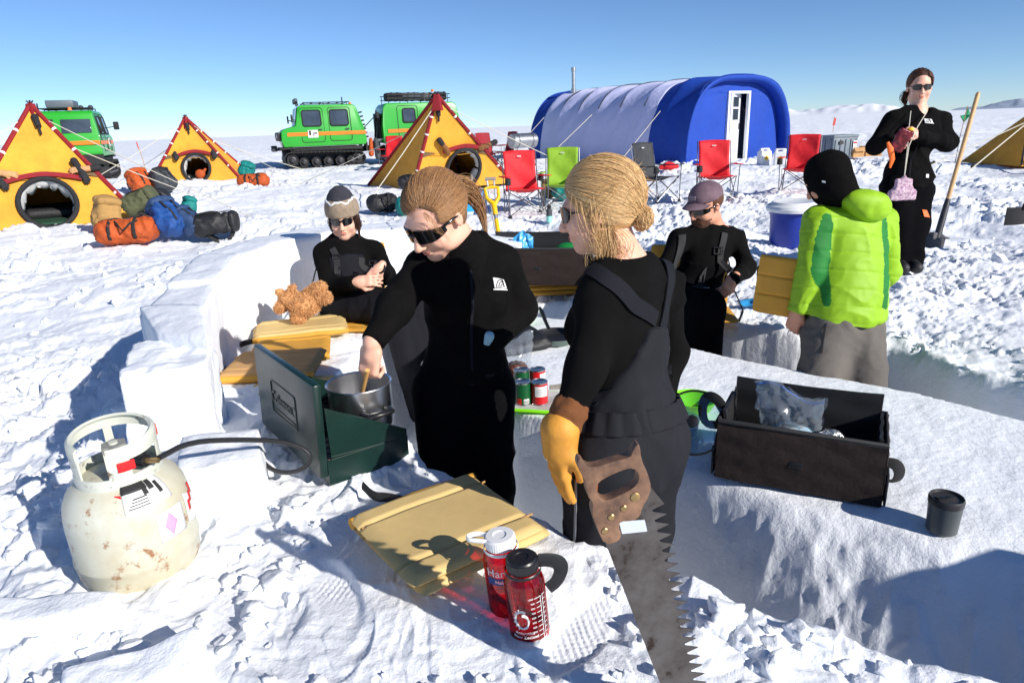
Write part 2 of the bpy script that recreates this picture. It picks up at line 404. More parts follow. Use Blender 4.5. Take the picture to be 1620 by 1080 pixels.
def ground(x, y, detail=True):
    x = np.asarray(x, float); y = np.asarray(y, float); r = np.hypot(x, y)
    L = level(x, y); near = r < 9
    st = np.full(x.shape, 9.0); tb = np.full(x.shape, 9.0)
    st[near] = sdist(x[near], y[near], TRENCH); tb[near] = sdist(x[near], y[near], TABLE)
    if not detail:
        return np.where(st < 0, np.where(tb < 0, .2, -.42), L)
    rough = noise2(x*5, y*5, 5)*.020+noise2(x*15, y*15, 6)*.005
    # churned snow: lumps of several sizes, flattened where people tread or sit
    calm = np.maximum(ss(.35, .1, np.hypot((x+.85)/1.0, (y-2.35)/.75)-.15), ss(.3, 0, np.hypot((x+1.15)/.6, (y-3.7)/1.05)-.75))
    calm = np.maximum(calm, .8*ss(.12, 0, np.hypot((x+.2)/.9, (y-1.62)/.75)-.38))
    amp = (1-.8*calm)*(.45+.55*ss(1.7, 2.8, r))
    patch = ss(-.30, .55, fbm2(x*.55+4, y*.55, 3, 40)); amp = amp*(.35+.65*ss(-.5, .2, fbm2(x*.28-3, y*.5, 3, 33)))
    lump = np.zeros_like(x); m = r < 45
    xm, ym = x[m]+.05*noise2(x[m]*6, y[m]*6, 70), y[m]+.05*noise2(x[m]*6+9, y[m]*6, 71)
    far_fade = 1-ss(18, 40, r[m])
    l1 = domes(xm*3.0, ym*3.0, 11, .55)/3.0; l2 = domes(xm*6.5+3, ym*6.5, 23, .6)/6.5; l3 = domes(xm*14, ym*14+5, 37, .65)/14; l4 = domes(xm*30, ym*30, 53, .6)/30
    pm = patch[m]
    nearc = 1-ss(3.2, 5.0, r[m]); p2 = ss(.0, .5, noise2(xm*1.3+5, ym*1.3, 44)); p3 = ss(-.1, .5, noise2(xm*2.6, ym*2.6+3, 45))
    lump[m] = (l1*.5*pm*(1-.9*nearc)+l2*.62*(.25+.75*pm)*(1-nearc+nearc*.10*p2)+l3*.7*(.4+.6*pm)*(1-nearc+nearc*p3*.06)+l4*.6*(1-nearc+nearc*.05*p3))*ss(.0,.16,np.abs(st[m])+.03)*amp[m]*(.35+.65*far_fade)
    lump[m] += nearc*(noise2(xm*4.2, ym*4.2, 46)*.026+(.5-np.abs(noise2(xm*5.5, ym*5.5, 47)))*.034+(.5-np.abs(noise2(xm*12, ym*12, 51)))*.020+(.5-np.abs(noise2(xm*25, ym*25, 48)))*.009+noise2(xm*70, ym*70, 49)*.0018)*(.25+.75*amp[m])
    cn = fbm2(xm*5.2, ym*5.2, 3, 201); c2_ = fbm2(xm*10.5+3, ym*10.5, 2, 207); c3_ = fbm2(xm*2.6-5, ym*2.6, 2, 211); wn = (.35+.65*nearc)*(1-ss(9, 20, r[m])); lump[m] += (.030*ss(.10, .20, cn)*ss(-.3, .3, c3_)+.016*ss(.12, .24, c2_)-.030*ss(-.28, -.40, cn)*ss(.3, -.3, c3_)+.022*ss(.25, .33, c3_))*wn*amp[m]
    bigf = fbm2(x*.9, y*.9, 4, 90)*.045*ss(2.5, 6, r)*(1-.6*ss(30, 60, r))+fbm2(x*2.3+7, y*2.3, 3, 95)*.02*amp
    sast = (fbm2(x*.10, y*.22, 4, 120)*.10+fbm2(x*.5, y*1.0, 3, 130)*.03)*ss(16, 45, r)*(1-ss(250, 900, r))
    ruts = -.10*ss(-.1, .5, noise2(x*.35-2, y*.8, 150))*ss(5, 8, r)*(1-ss(20, 35, r))
    ftp = -.035*domes(x*2.6, y*2.6, 81, .5, .3, .45)*ss(.3, 1.0, r)*(1-ss(6, 20, r))*(1-calm)
    out = L+lump-.03*amp*(m)+bigf+sast+ruts+ftp
    for fx, fy, fa in ((-.46, 1.42, .5), (-.70, 1.40, .15), (.13, 1.25, -.6)):   # boot prints with a waffle tread
        u_, v_ = (x-fx)*math.cos(fa)+(y-fy)*math.sin(fa), -(x-fx)*math.sin(fa)+(y-fy)*math.cos(fa); k_ = ss(1.15, .8, np.hypot(u_/.055, v_/.15)); out = np.where(k_ > 0, out*(1-k_)+k_*(level(x, y)-.012+noise2(x*4, y*4, 46)*.012+.0034*ss(-.25, .5, noise2(x*11, y*11, 99))*np.maximum(-.3, np.sin((u_+.004*noise2(x*20, y*20, 98))*285)*np.sin((v_+.004*noise2(x*20, y*20, 97))*285))), out)
    # trench with cut, slightly ragged sides
    e = st+rough
    floor = -.42+noise2(x*4, y*4, 60)*.02+lump*.35
    side = ss(-.10, .015, e)
    h = floor+(out-floor)*side
    rim = .03*np.exp(-((e-.05)/.05)**2)*(.3+.7*np.maximum(0, noise2(x*7, y*7, 61)))
    h = h+np.where(e > 0, rim*(1-.7*calm), 0)
    slope = .05+.33*ss(.38, .92, x)*ss(2.6, 2.1, y)         # the near face of the table leans back towards the right
    crumble = slope*(.22*noise2(x*6, y*6, 66)+.13*noise2(x*13, y*13, 67)+.05*noise2(x*28, y*28, 68))
    crumble = crumble*.08; fu, fv = x*.76-y*.65, x*.65+y*.76; t = tb+rough*.6+crumble
    top = .2+noise2(x*2.2, y*2.2, 62)*.007+noise2(x*9, y*9, 63)*.0022+noise2(x*40, y*40, 64)*.0010-.008*ss(-.06, 0, tb)
    tl = ss(slope, -.012, t); bumpy = 4*tl*(1-tl)*ss(.1, .25, slope)*(noise2(fu*4.5, fv*9, 68)*.034+(.4-np.abs(noise2(fu*9, fv*20, 69)))*.040+noise2(fu*20, fv*42, 58)*.020+noise2(fu*45, fv*90, 59)*.008)
    h = np.where(st < .12, np.maximum(h, np.where(tb < slope+.1, floor+(top-floor)*tl+bumpy, -9)), h)
    ms, ma = x*.588+y*.809, x*.809-y*.588                    # unseen snow heap, added to throw a shadow on the table face
    return np.maximum(h, -.46+1.26*ss(1.42, 1.94, ms)*(1-ss(2.06, 2.16, ms))*ss(1.12, 1.22, ma)*(1-ss(1.5, 1.75, ma))+.02*noise2(x*7, y*7, 77))
def gh(x, y): return float(ground(np.array([float(x)]), np.array([float(y)]), False)[0])
def gr(x, y): return float(ground(np.array([float(x)]), np.array([float(y)]))[0])

def snow_material(name, big=True):
    m = bpy.data.materials.new(name); m.use_nodes = True; nt = m.node_tree; N = nt.nodes; L = nt.links; b = N['Principled BSDF']
    b.inputs['Base Color'].default_value = (.88, .90, .93, 1); b.inputs['Roughness'].default_value = .65; b.inputs['Specular IOR Level'].default_value = .25
    tc = N.new('ShaderNodeTexCoord')
    a = N.new('ShaderNodeTexNoise'); a.inputs['Scale'].default_value = 55; a.inputs['Detail'].default_value = 6; a.inputs['Roughness'].default_value = .7
    c = N.new('ShaderNodeTexNoise'); c.inputs['Scale'].default_value = 9; c.inputs['Detail'].default_value = 7; c.inputs['Roughness'].default_value = .68
    L.new(tc.outputs['Object'], a.inputs['Vector']); L.new(tc.outputs['Object'], c.inputs['Vector'])
    b1 = N.new('ShaderNodeBump'); b1.inputs['Strength'].default_value = .55; b1.inputs['Distance'].default_value = .004
    b2 = N.new('ShaderNodeBump'); b2.inputs['Strength'].default_value = .6; b2.inputs['Distance'].default_value = .02
    L.new(c.outputs['Fac'], b2.inputs['Height']); L.new(a.outputs['Fac'], b1.inputs['Height']); L.new(b2.outputs['Normal'], b1.inputs['Normal']); L.new(b1.outputs['Normal'], b.inputs['Normal'])
    return m
SNOW = snow_material('snow'); SNOWB = snow_material('block_snow', False)
def build_ground():
    rs = [.30]
    while rs[-1] < 60: rs.append(rs[-1]*1.0052)
    while rs[-1] < 9000: rs.append(rs[-1]*1.045)
    an = np.r_[np.arange(-48, 48.001, .1), np.arange(51, 311.9, 3)]; an = np.radians(an); rs = np.array(rs)
    nr, na = len(rs), len(an)
    Rg, Ag = np.meshgrid(rs, an, indexing='ij'); x = (Rg*np.sin(Ag)).ravel(); y = (Rg*np.cos(Ag)).ravel()
    z = np.empty_like(x); st = 200000
    for i in range(0, len(x), st): z[i:i+st] = ground(x[i:i+st], y[i:i+st])
    # churned lumps lean a little, so that some have overhanging, crisp edges
    ci = np.arange(nr*na).reshape(nr, na); nx = np.roll(ci, -1, 1)
    q = np.stack([ci[:-1], ci[1:], nx[1:], nx[:-1]], -1).reshape(-1, 4)
    v = np.concatenate([np.stack([x, y, z], 1), [[0, 0, gh(0, 0)]]]); cen = len(v)-1
    tri = np.stack([np.full(na, cen), ci[0], nx[0]], 1)
    me = bpy.data.meshes.new('snow_ground'); nl = q.size+tri.size
    me.vertices.add(len(v)); me.vertices.foreach_set('co', v.astype(np.float32).ravel()); me.loops.add(nl); me.polygons.add(len(q)+len(tri))
    me.loops.foreach_set('vertex_index', np.r_[q.ravel(), tri.ravel()].astype(np.int32))
    me.polygons.foreach_set('loop_start', np.r_[np.arange(len(q))*4, q.size+np.arange(len(tri))*3].astype(np.int32))
    me.polygons.foreach_set('use_smooth', np.ones(len(q)+len(tri), bool)); me.update(calc_edges=True); me.validate()
    me.materials.append(SNOW)
    o = bpy.data.objects.new('snow_ground', me); COL.objects.link(o); o['kind'] = 'structure'; return o
build_ground()

def hills():                                                # white ice-covered hills on the skyline to the right
    mw = mat('hill_snow', (.80, .82, .86), .8); mb_ = mat('hill_rock', (.30, .36, .46), .9)
    for nm, x0, x1, dist, hgt, sd_, m in (('distant_hills', 1180, 1450, 7600, 125, 3, mw), ('distant_mountains', 1500, 1760, 8600, 110, 9, mb_)):
        n, k = 140, 14; G = []
        for j in range(k+1):
            row = []
            for i in range(n+1):
                a = x0+(x1-x0)*i/n; p = ray(a, 200); p = p[:2]/np.linalg.norm(p[:2]); t = j/k; dd = dist+1400*t
                u = i/n; env = (ss(0, .15, u)*ss(1.0, .8, u)) if nm == 'distant_hills' else math.sin(PI*u)**.7
                prof = .72+.25*math.sin(u*7.3+sd_)*.5+.22*float(noise2(np.array([u*6.0]), np.array([sd_*1.0]), sd_)[0])+.10*float(noise2(np.array([u*22.]), np.array([t*3.]), sd_+1)[0])
                row.append((p[0]*dd, p[1]*dd, hgt*env*prof*float(ss(0, .75, t))*(1+.12*float(noise2(np.array([u*15.]), np.array([t*6.]), sd_+2)[0]))-2+.2))
            G.append(row)
        mb = MB(); mb.sheet(G); o = mb.build(nm, m, None, 180); o['kind'] = 'structure'
hills()

# ------------------------------------------------------------------ snow blocks
def snow_block(name, bot, z0, z1, parent=None, seed=0, n=16, rnd=.10, amp=.014, top_shift=(0, 0), zt=None):
    bot = np.array(bot, float); bm = bmesh.new(); bmesh.ops.create_cube(bm, size=2); bmesh.ops.subdivide_edges(bm, edges=bm.edges[:], cuts=n, use_grid_fill=True); bm.verts.index_update()
    v = np.array([q.co[:] for q in bm.verts]); f = [tuple(w_.index for w_ in q.verts) for q in bm.faces]; bm.free()
    a = np.abs(v); m2 = np.sort(a, 1)[:, 1]; m3 = np.sort(a, 1)[:, 0]
    sh = 1-rnd*np.maximum(0, m2-.72)/.28*.5-rnd*.4*np.maximum(0, m3-.72)/.28
    p = v*sh[:, None]; u, w_, t = (p[:, 0]+1)/2, (p[:, 1]+1)/2, (p[:, 2]+1)/2
    xy = (bot[0]*((1-u)*(1-w_))[:, None]+bot[1]*(u*(1-w_))[:, None]+bot[2]*(u*w_)[:, None]+bot[3]*((1-u)*w_)[:, None])
    xy = xy+np.array(top_shift)*t[:, None]
    ztop = z1 if zt is None else (zt[0]*((1-u)*(1-w_))+zt[1]*(u*(1-w_))+zt[2]*(u*w_)+zt[3]*((1-u)*w_))
    q = np.concatenate([xy, (z0+(ztop-z0)*t)[:, None]], 1)
    c = q.mean(0); d = q-c; d /= np.linalg.norm(d, axis=1)[:, None]
    nn = vnoise(q[:, 0]*5, q[:, 1]*5, q[:, 2]*5, seed)*amp+vnoise(q[:, 0]*14, q[:, 1]*14, q[:, 2]*14, seed+1)*amp*.5+vnoise(q[:, 0]*34, q[:, 1]*34, q[:, 2]*34, seed+2)*amp*.28
    q = q+d*nn[:, None]
    return raw_obj(name, q, f, SNOWB, parent, 180, None, parent is not None)
wall = thing('snow_wall', 'curved waist-high white wall of cut snow blocks sheltering the bench', 'snow wall', (-1.45, 3.5, .2))
OUT = [(-1.46, 2.60), (-1.72, 2.95), (-1.80, 3.40), (-1.96, 4.15), (-1.86, 4.85), (-1.62, 5.42), (-1.0, 5.72), (-.45, 5.62), (.12, 5.35)]
INN = [(-1.12, 2.42), (-1.33, 2.86), (-1.46, 3.36), (-1.56, 3.95), (-1.45, 4.45), (-1.24, 4.80), (-.82, 5.02), (-.4, 4.98), (.06, 4.80)]
OUT = [(a[0]+.78*(b[0]-a[0]), a[1]+.78*(b[1]-a[1])) for a, b in zip(INN, OUT)]
TOPZ = [.70, .71, .72, .74, .75, .74, .72, .68, .62]
for i in range(8):
    a, b, c, d_ = INN[i], INN[i+1], OUT[i+1], OUT[i]
    k = [.012, -.014, .016, .004, .002, -.003, .004, -.006][i]
    ex = [np.array(INN[i+1])-np.array(INN[i]), np.array(OUT[i+1])-np.array(OUT[i])]; e_ = .035
    a, b, d_, c = [tuple(np.array(q_)+s_*e_*x_/np.linalg.norm(x_)) for q_, s_, x_ in ((a, -1, ex[0]), (b, 1, ex[0]), (d_, -1, ex[1]), (c, 1, ex[1]))]
    snow_block('block', [a, b, c, d_], -.1, .7, wall, 40+i, 20, .030, .009, (0, 0), [TOPZ[i]+k, TOPZ[i+1]+k, TOPZ[i+1]+k-.02, TOPZ[i]+k-.02])
# end block of the wall, pulled forward, and loose cut blocks
o = snow_block('snow_block', [(-1.34, 2.16), (-1.06, 2.24), (-1.14, 2.52), (-1.47, 2.56)], .12, .66, None, 71, 26, .05, .022); tag(o, 'upright cut snow block ending the wall behind the gas bottle', 'snow block')
o = snow_block('snow_block', [(-.97, 1.76), (-.76, 1.83), (-.84, 2.06), (-1.08, 2.02)], .22, .49, None, 83, 24, .06, .014); tag(o, 'low square snow block between gas bottle and green stove', 'snow block')
o = snow_block('snow_block', [tuple(Z(a_, b_, .37)[:2]) for a_, b_ in ((-60, 1002), (178, 972), (186, 946), (-60, 952))], .24, .385, None, 91, 22, .06, .014); tag(o, 'flat snow slab lying at the foot of the gas bottle', 'snow block')
o = snow_block('snow_block', [tuple(Z(a_, b_, .38)[:2]) for a_, b_ in ((90, 1100), (330, 1062), (322, 1012), (102, 1052))], .22, .41, None, 97, 22, .06, .016, (0, 0), [.37, .385, .43, .375]); tag(o, 'tilted snow slab with a pointed corner in the foreground', 'snow block')
def rubble():                                               # crumbs and fist-sized chunks thrown up by the digging
    V = []; F = []; n = 0
    bm = bmesh.new(); bmesh.ops.create_cube(bm, size=2); bmesh.ops.subdivide_edges(bm, edges=bm.edges[:], cuts=4, use_grid_fill=True); bm.verts.index_update(); bv = np.array([q.co[:] for q in bm.verts]); bv = bv*.55+.45*bv/np.linalg.norm(bv, axis=1)[:, None]; bf = np.array([[w_.index for w_ in q.verts] for q in bm.faces]); bm.free()
    def drop(x, y, s, sd_):
        nonlocal n
        v = bv*(1+.38*vnoise(bv[:, 0]*1.3+sd_, bv[:, 1]*1.3, bv[:, 2]*1.3, 3)+.14*vnoise(bv[:, 0]*4+sd_, bv[:, 1]*4, bv[:, 2]*4, 4))[:, None]; v = v*np.array([1, RNG.uniform(.65, 1), RNG.uniform(.5, .8)])*s
        v = v@rotm(RNG.uniform(-.6, .6), RNG.uniform(-.6, .6), RNG.uniform(0, 6)).T+np.array([x, y, gr(x, y)+s*.15]); V.append(v); F.append(bf+n); n += len(v)
    k = 0
    while k < 900:
        r = RNG.uniform(1.1, 3.2) if k < 330 else 2.5*math.exp(RNG.uniform(0, 1.8)); a = R_(RNG.uniform(-42, 42)); x, y = r*math.sin(a), r*math.cos(a)
        xa, ya = np.array([x]), np.array([y])
        if sdist(xa, ya, TRENCH)[0] < .03 or (-1.5 < x < -.4 and 1.9 < y < 5): continue
        if -1.3 < x < -.75 and 1.3 < y < 1.95: continue
        if -.55 < x < .2 and 1.15 < y < 1.95: continue
        s = RNG.uniform(.004, .012)*(1+.3*r) if RNG.random() < .8 else RNG.uniform(.012, .03)*(1+.15*r)
        drop(x, y, s, k*1.37); k += 1
    o = raw_obj('snow_rubble', np.concatenate(V), np.concatenate(F), SNOWB, None, 180); tag(o, 'loose crumbs and lumps of dug snow around the pit', 'snow', None, 'stuff')
rubble()
# ------------------------------------------------------------------ shared materials
M = dict(
    yellow=mat('yellow_canvas', srgb(228, 160, 50), .85, 0, .16, 2.2, .45, 4.5, .05), red_tape=mat('red_webbing', srgb(140, 22, 32), .8, 0, .15, 8),
    white_patch=mat('white_patch', (.78, .76, .72), .8), black_cloth=mat('black_cloth', (.018, .018, .020), .85, 0, .2, 9, .3, 60, .004),
    lining=mat('white_lining', (.60, .60, .58), .8, 0, .05, 5, .3, 14, .03), rope=mat('guy_rope', (.62, .58, .48), .9), brown_shade=mat('tent_valance', srgb(110, 88, 60), .85),
    tan_leather=mat('tan_leather', srgb(196, 150, 100), .75, 0, .2, 12, .3, 50, .004), orange_nylon=mat('orange_nylon', srgb(184, 80, 26), .75, 0, .2, 4, .35, 14, .02), olive=mat('olive_nylon', srgb(82, 86, 58), .8, 0, .2, 5, .35, 16, .02),
    tan_nylon=mat('tan_nylon', srgb(176, 136, 78), .8, 0, .15, 5, .3, 16, .02), blue_nylon=mat('blue_nylon', srgb(20, 70, 136), .7, 0, .2, 4, .35, 14, .02), navy_nylon=mat('navy_nylon', srgb(40, 66, 104), .7, 0, .2, 5, .3, 16, .02),
    teal=mat('teal_nylon', srgb(0, 122, 116), .7, 0, .2, 4, .35, 14, .02), black_nylon=mat('black_nylon', (.014, .014, .016), .6, 0, .3, 6, .35, 18, .02), slate=mat('slate_nylon', srgb(62, 66, 72), .75, 0, .2, 6, .3, 18, .02),
    veh_green=mat('green_vehicle_paint', srgb(44, 160, 44), .35, 0, .05, 2, 0, 1, .01, .5, 0, None, 0, 0, .3), orange=mat('orange_paint', srgb(245, 118, 16), .4), rubber=mat('black_rubber', (.016, .016, .017), .75, 0, .3, 10, .2, 30, .005),
    steel=mat('galvanised_steel', (.45, .46, .47), .38, .9, .15, 12), darksteel=mat('dark_steel', (.06, .06, .065), .5, .6, .2, 12), glass=mat('window_glass', (.05, .065, .085), .04, 0, .3, 2, 0, 1, .01, .8), plate=mat('white_sign', (.75, .75, .73), .5),
    ink=mat('black_print', (.02, .02, .02), .6), winter_white=mat('white_print', (.82, .82, .80), .6), bluefab=mat('blue_tent_fabric', srgb(2, 62, 164), .75, 0, .12, 1.2, .3, 3.2, .08), pale=mat('white_tent_fabric', (.58, .60, .86), .8, 0, .05, 1, .32, 2.6, .10),
    door_white=mat('white_door_paint', (.74, .75, .77), .5, 0, .05, 3), chair_red=mat('red_chair_fabric', srgb(216, 22, 34), .7, 0, .12, 5, .35, 9, .03), chair_green=mat('lime_chair_fabric', srgb(134, 176, 34), .7, 0, .12, 5, .35, 9, .03), chair_black=mat('charcoal_chair_fabric', (.03, .032, .036), .7, 0, .2, 5, .35, 9, .03),
    chair_maroon=mat('maroon_chair_fabric', srgb(150, 20, 36), .75, 0, .15, 5, .3, 9, .03), tubing=mat('grey_chair_tubing', (.20, .20, .21), .35, .8, .1, 9), plast_white=mat('white_plastic', (.80, .80, .79), .4, 0, .04, 3), yellow_label=mat('yellow_hazard_sticker', srgb(240, 190, 20), .5),
    grey_plastic=mat('grey_crate_plastic', srgb(112, 122, 130), .55, 0, .1, 4), dark_plastic=mat('dark_crate_plastic', srgb(62, 68, 74), .55, 0, .1, 4), cardboard=mat('cardboard', srgb(186, 142, 92), .85, 0, .15, 7), wood=mat('pale_wood', srgb(206, 164, 112), .55, 0, .18, 14, .15, 60, .002),
    bin_blue=mat('blue_barrel_plastic', srgb(28, 52, 150), .42, 0, .1, 3), crate_blue=mat('sky_blue_paint', srgb(44, 168, 226), .55, 0, .06, 4), shovel_yellow=mat('yellow_plastic', srgb(246, 186, 10), .4, 0, .06, 6), red_sign=mat('red_marker', srgb(206, 30, 30), .6), flag_green=mat('green_flag_cloth', srgb(10, 140, 92), .7), bamboo=mat('bamboo', srgb(176, 140, 100), .7),
    pink=mat('pink_sticker', srgb(238, 158, 200), .6))
def put(o, px, py, d=None, z=None, sink=.03):
    p = P(px, py, d) if d else Z(px, py, z or .1)
    o.location = (p[0], p[1], gh(p[0], p[1])-sink); return p
# ------------------------------------------------------------------ pyramid tents
def pyramid_tent(label, FL, FR, APEX, entry=.5, ent_h=.42, ent_r=.40, brown=False, fit=True, side=1.0):
    FL, FR, APEX = A_(FL), A_(FR), A_(APEX); fw = FR[:2]-FL[:2]; wdt = np.linalg.norm(fw); ex = fw/wdt; away = np.array([-ex[1], ex[0]])
    if away[1] < 0: away = -away
    c = (FL[:2]+FR[:2])/2+away*wdt/2*side; z0 = (FL[2]+FR[2])/2
    t = thing('pyramid_tent', label, 'tent', (c[0], c[1], z0)); Mx = np.stack([np.r_[ex, 0], np.r_[away, 0], [0, 0, 1]], 1)
    ap = Mx.T@(APEX-np.array([c[0], c[1], z0])); h = ap[2]; hw = wdt/2
    cor = [np.array([-hw, -hw, 0]), np.array([hw, -hw, 0]), np.array([hw, hw, 0]), np.array([-hw, hw, 0])]; A = ap
    def face(a, b, hole=None):                              # triangle with slightly sagging cloth; hole = round entrance
        n = 26; V = []; F = []
        nrm = np.cross(b-a, A-a); nrm /= np.linalg.norm(nrm)
        bm = bmesh.new(); e1 = (b-a)/np.linalg.norm(b-a); e2 = np.cross(nrm, e1); pa, pb, pA = np.zeros(2), np.array([np.linalg.norm(b-a), 0]), np.array([(A-a)@e1, (A-a)@e2])
        outer = []
        for s0, s1 in ((pa, pb), (pb, pA), (pA, pa)):
            for i in range(n): outer.append(s0+(s1-s0)*i/n)
        vs = [bm.verts.new((q[0], q[1], 0)) for q in outer]; es = [bm.edges.new((vs[i], vs[(i+1) % len(vs)])) for i in range(len(vs))]
        if hole is not None:
            hv = [bm.verts.new((hole[0]+hole[2]*math.cos(2*PI*i/28), hole[1]+hole[3]*math.sin(2*PI*i/28), 0)) for i in range(28)]
            es += [bm.edges.new((hv[i], hv[(i+1) % 28])) for i in range(28)]
        bmesh.ops.triangle_fill(bm, use_beauty=True, use_dissolve=False, edges=es)
        bmesh.ops.subdivide_edges(bm, edges=bm.edges[:], cuts=2, use_grid_fill=True); bmesh.ops.triangulate(bm, faces=bm.faces[:]); bm.verts.index_update()
        v = np.array([q.co[:] for q in bm.verts]); f = [tuple(q.index for q in k.verts) for k in bm.faces]; bm.free()
        u = v[:, 1]/pA[1]; sag = -.05*np.sin(PI*np.clip(u, 0, 1))*.5+(.022*noise2(v[:, 0]*1.6, v[:, 1]*1.6, 3)+.012*(.5-np.abs(noise2(v[:, 0]*3.2+v[:, 1]*1.5, v[:, 1]*2.2-v[:, 0], 4))))*np.minimum(1, 4*u)
        edge = np.minimum.reduce([np.abs((v[:, 0]-s0[0])*(s1[1]-s0[1])-(v[:, 1]-s0[1])*(s1[0]-s0[0]))/np.linalg.norm(s1-s0) for s0, s1 in ((pa, pb), (pb, pA), (pA, pa))])
        sag = sag*np.minimum(1, edge/.15)
        W = a+v[:, :1]*e1+v[:, 1:2]*e2+sag[:, None]*nrm; return W, f, (e1, e2, nrm, a, pA)
    cx = entry*wdt; hole = (cx, ent_h*1.03, ent_r, ent_r*1.08)
    mb = MB(); mb.M = Mx
    fr = None
    for i in range(4):
        v, f, info = face(cor[i], cor[(i+1) % 4], hole if i == 0 else None); mb.add(v, f)
        if i == 0: fr = info
    mb.build('canvas', M['yellow'], t, 180)
    e1, e2, nr, a0, pA = fr
    F_ = lambda u, v_, o=0: a0+e1*u+e2*v_+nr*o               # point on the front face
    # sewn red sleeves over the poles with pale patches
    mb = MB(); mb.M = Mx
    for i in range(4):
        mb.tube([cor[i]*1.002+np.array([0, 0, .01]), cor[i]*.5+A*.5, A*1.005], [.042, .040, .038], 8)
        for k in (.22, .42, .6, .78, .93): mp = MB(); mp.M = Mx; mp.tube([cor[i]*(1-k)+A*k, cor[i]*(1-k-.016)+A*(k+.016)], .0445, 8); (mp.build('patch', M['white_patch'], t) if i < 3 and k < .9 else None)
    mb.build('pole_sleeve', M['red_tape'], t)
    mb = MB(); mb.M = Mx; mb.tube([A-[0, 0, .30], A+[0, 0, .02]], [.135, .07], 4); mb.build('apex_hood', M['red_tape'], t)
    mb = MB(); mb.M = Mx
    for k in range(4): mb.tube([A, A+np.array([.05*math.cos(k*1.6), .05*math.sin(k*1.6), .07])], .014, 6)
    mb.build('pole_tip', M['darksteel'], t)
    # tunnel entrance: black rim, white lining, groundsheet
    ring = [F_(hole[0]+hole[2]*math.cos(q), hole[1]+hole[3]*math.sin(q), .03) for q in np.linspace(0, 2*PI, 33)]
    mb = MB(); mb.M = Mx; mb.tube(ring, .042, 8, False); e = mb.build('entrance_tunnel', M['black_cloth'], t, 180)
    G = [[F_(hole[0]+hole[2]*s*math.cos(q)+.02*math.sin(5*q), hole[1]+hole[3]*s*math.sin(q), o)-np.array([0, 0, 0 if s > .95 else .02]) for q in np.linspace(0, 2*PI, 41)] for s, o in ((.99, .02), (.95, -.02), (.90, -.08), (.85, -.16))]
    for r_, row in enumerate(G):
        for j, q in enumerate(row): row[j] = q+nr*.02*math.sin(j*1.3)*r_+e2*.012*math.cos(j*2.1)*r_
    mb = MB(); mb.M = Mx; mb.sheet(G, .004); mb.build('lining', M['lining'], e, 180)
    # dark interior: sleeping mats and bags on the groundsheet
    mb = MB(); mb.M = Mx; mb.box((0, 0, .03), (wdt*.9, wdt*.9, .03)); mb.build('groundsheet', mat('dark_green_groundsheet', srgb(30, 70, 50), .8), t)
    S = SDF(); S.cap((-.3, -.25, .12), (.3, -.3, .12), .11, .10); S.cap((-.5, .0, .14), (.4, .2, .14), .13); v, q = S.mesh(.03); raw_obj('sleeping_bag', v@Mx.T, q, M['black_nylon'], t, 180)
    # red band above the entrance and brown sheets that paint the triangular shade at the poles
    mb = MB(); mb.M = Mx; yb = hole[1]+hole[3]*1.02
    G = [[F_(cx+s*ent_r*1.35, yb+dy-.09*s*s+.03*(1-abs(s)), .045) for s in np.linspace(-1, 1, 13)] for dy in (0, .085)]; mb.sheet(G, .008); mb.build('entrance_band', M['red_tape'], t)
    mb = MB(); mb.M = Mx; yv = pA[1]*.40; xl, xr = pA[0]*.40, wdt-(wdt-pA[0])*.40
    for s, x0 in ((1, xl), (-1, xr)): mb.sheet([[F_(x0, yv+.06, .012), F_(x0+s*.36, yv+.01, .012)], [F_(x0-s*.07, yv-.10, .012), F_(x0+s*.20, yv-.015, .012)]], .004)
    mb.build('wind_flap', M['brown_shade'], t)
    mb = MB(); mb.M = Mx; mb.tube([F_(pA[0]+.02, pA[1]*.90, .02), F_(pA[0]+.05, pA[1]*.80, .05)], [.06, .045], 8); mb.tube([F_(pA[0]+.05, pA[1]*.8, .05), F_(pA[0]+.06, pA[1]*.74, .04)], .02, 6); mb.build('vent', M['black_cloth'], t)
    # cord seam on the face
    mb = MB(); mb.M = Mx; mb.tube([F_(u, yv-.005-.05*math.sin(PI*(u-xl)/(xr-xl)), .004) for u in np.linspace(xl, xr, 9)], .006, 5); mb.build('seam', mat('yellow_seam', srgb(190, 138, 40), .8), t)
    # guy ropes with toggles
    for cc, g in ((0, (-1.0, -1.1)), (1, (1.05, -1.15)), (2, (1.1, .9)), (3, (-1.1, .9))):
        s0 = cor[cc]*.36+A*.64 if cc in (2, 3) else cor[cc]*.12+A*.88; e0 = cor[cc]+np.array([g[0]*1.5, g[1]*1.2, .0])
        mb = MB(); mb.M = Mx; mb.tube([s0, s0*.5+e0*.5+np.array([0, 0, -.02]), e0], .009, 5); mb.build('guy_rope', M['rope'], t)
    return t, Mx, F_, hole, wdt, pA
def at_g(x, y, d): p = P(x, y, d); return np.array([p[0], p[1], gh(p[0], p[1])-.04])
def zsolve(x, y):                                           # ground point under a pixel of the far field
    z = 0.1
    for _ in range(6): p = Z(x, y, z); z = gh(p[0], p[1])
    return np.array([p[0], p[1], z-.03])
tA, MxA, FA, holeA, wA, pA_ = pyramid_tent('nearest yellow pyramid tent with pairs of gloves hung over its round entrance', zsolve(-72, 368), zsolve(222, 342), P(48, 166, 12.0), .50, .40, .42)
tB, MxB, FB, holeB, wB, pB_ = pyramid_tent('small far yellow pyramid tent with orange gear in its entrance', zsolve(238, 289), zsolve(381, 282), P(293, 186, 19.2), .52, .36, .36)
tC, MxC, FC, holeC, wC, pC_ = pyramid_tent('yellow pyramid tent with a brown shaded side behind the camp bags', zsolve(652, 302), zsolve(812, 286), P(691, 151, 14.2), .47, .42, .42)
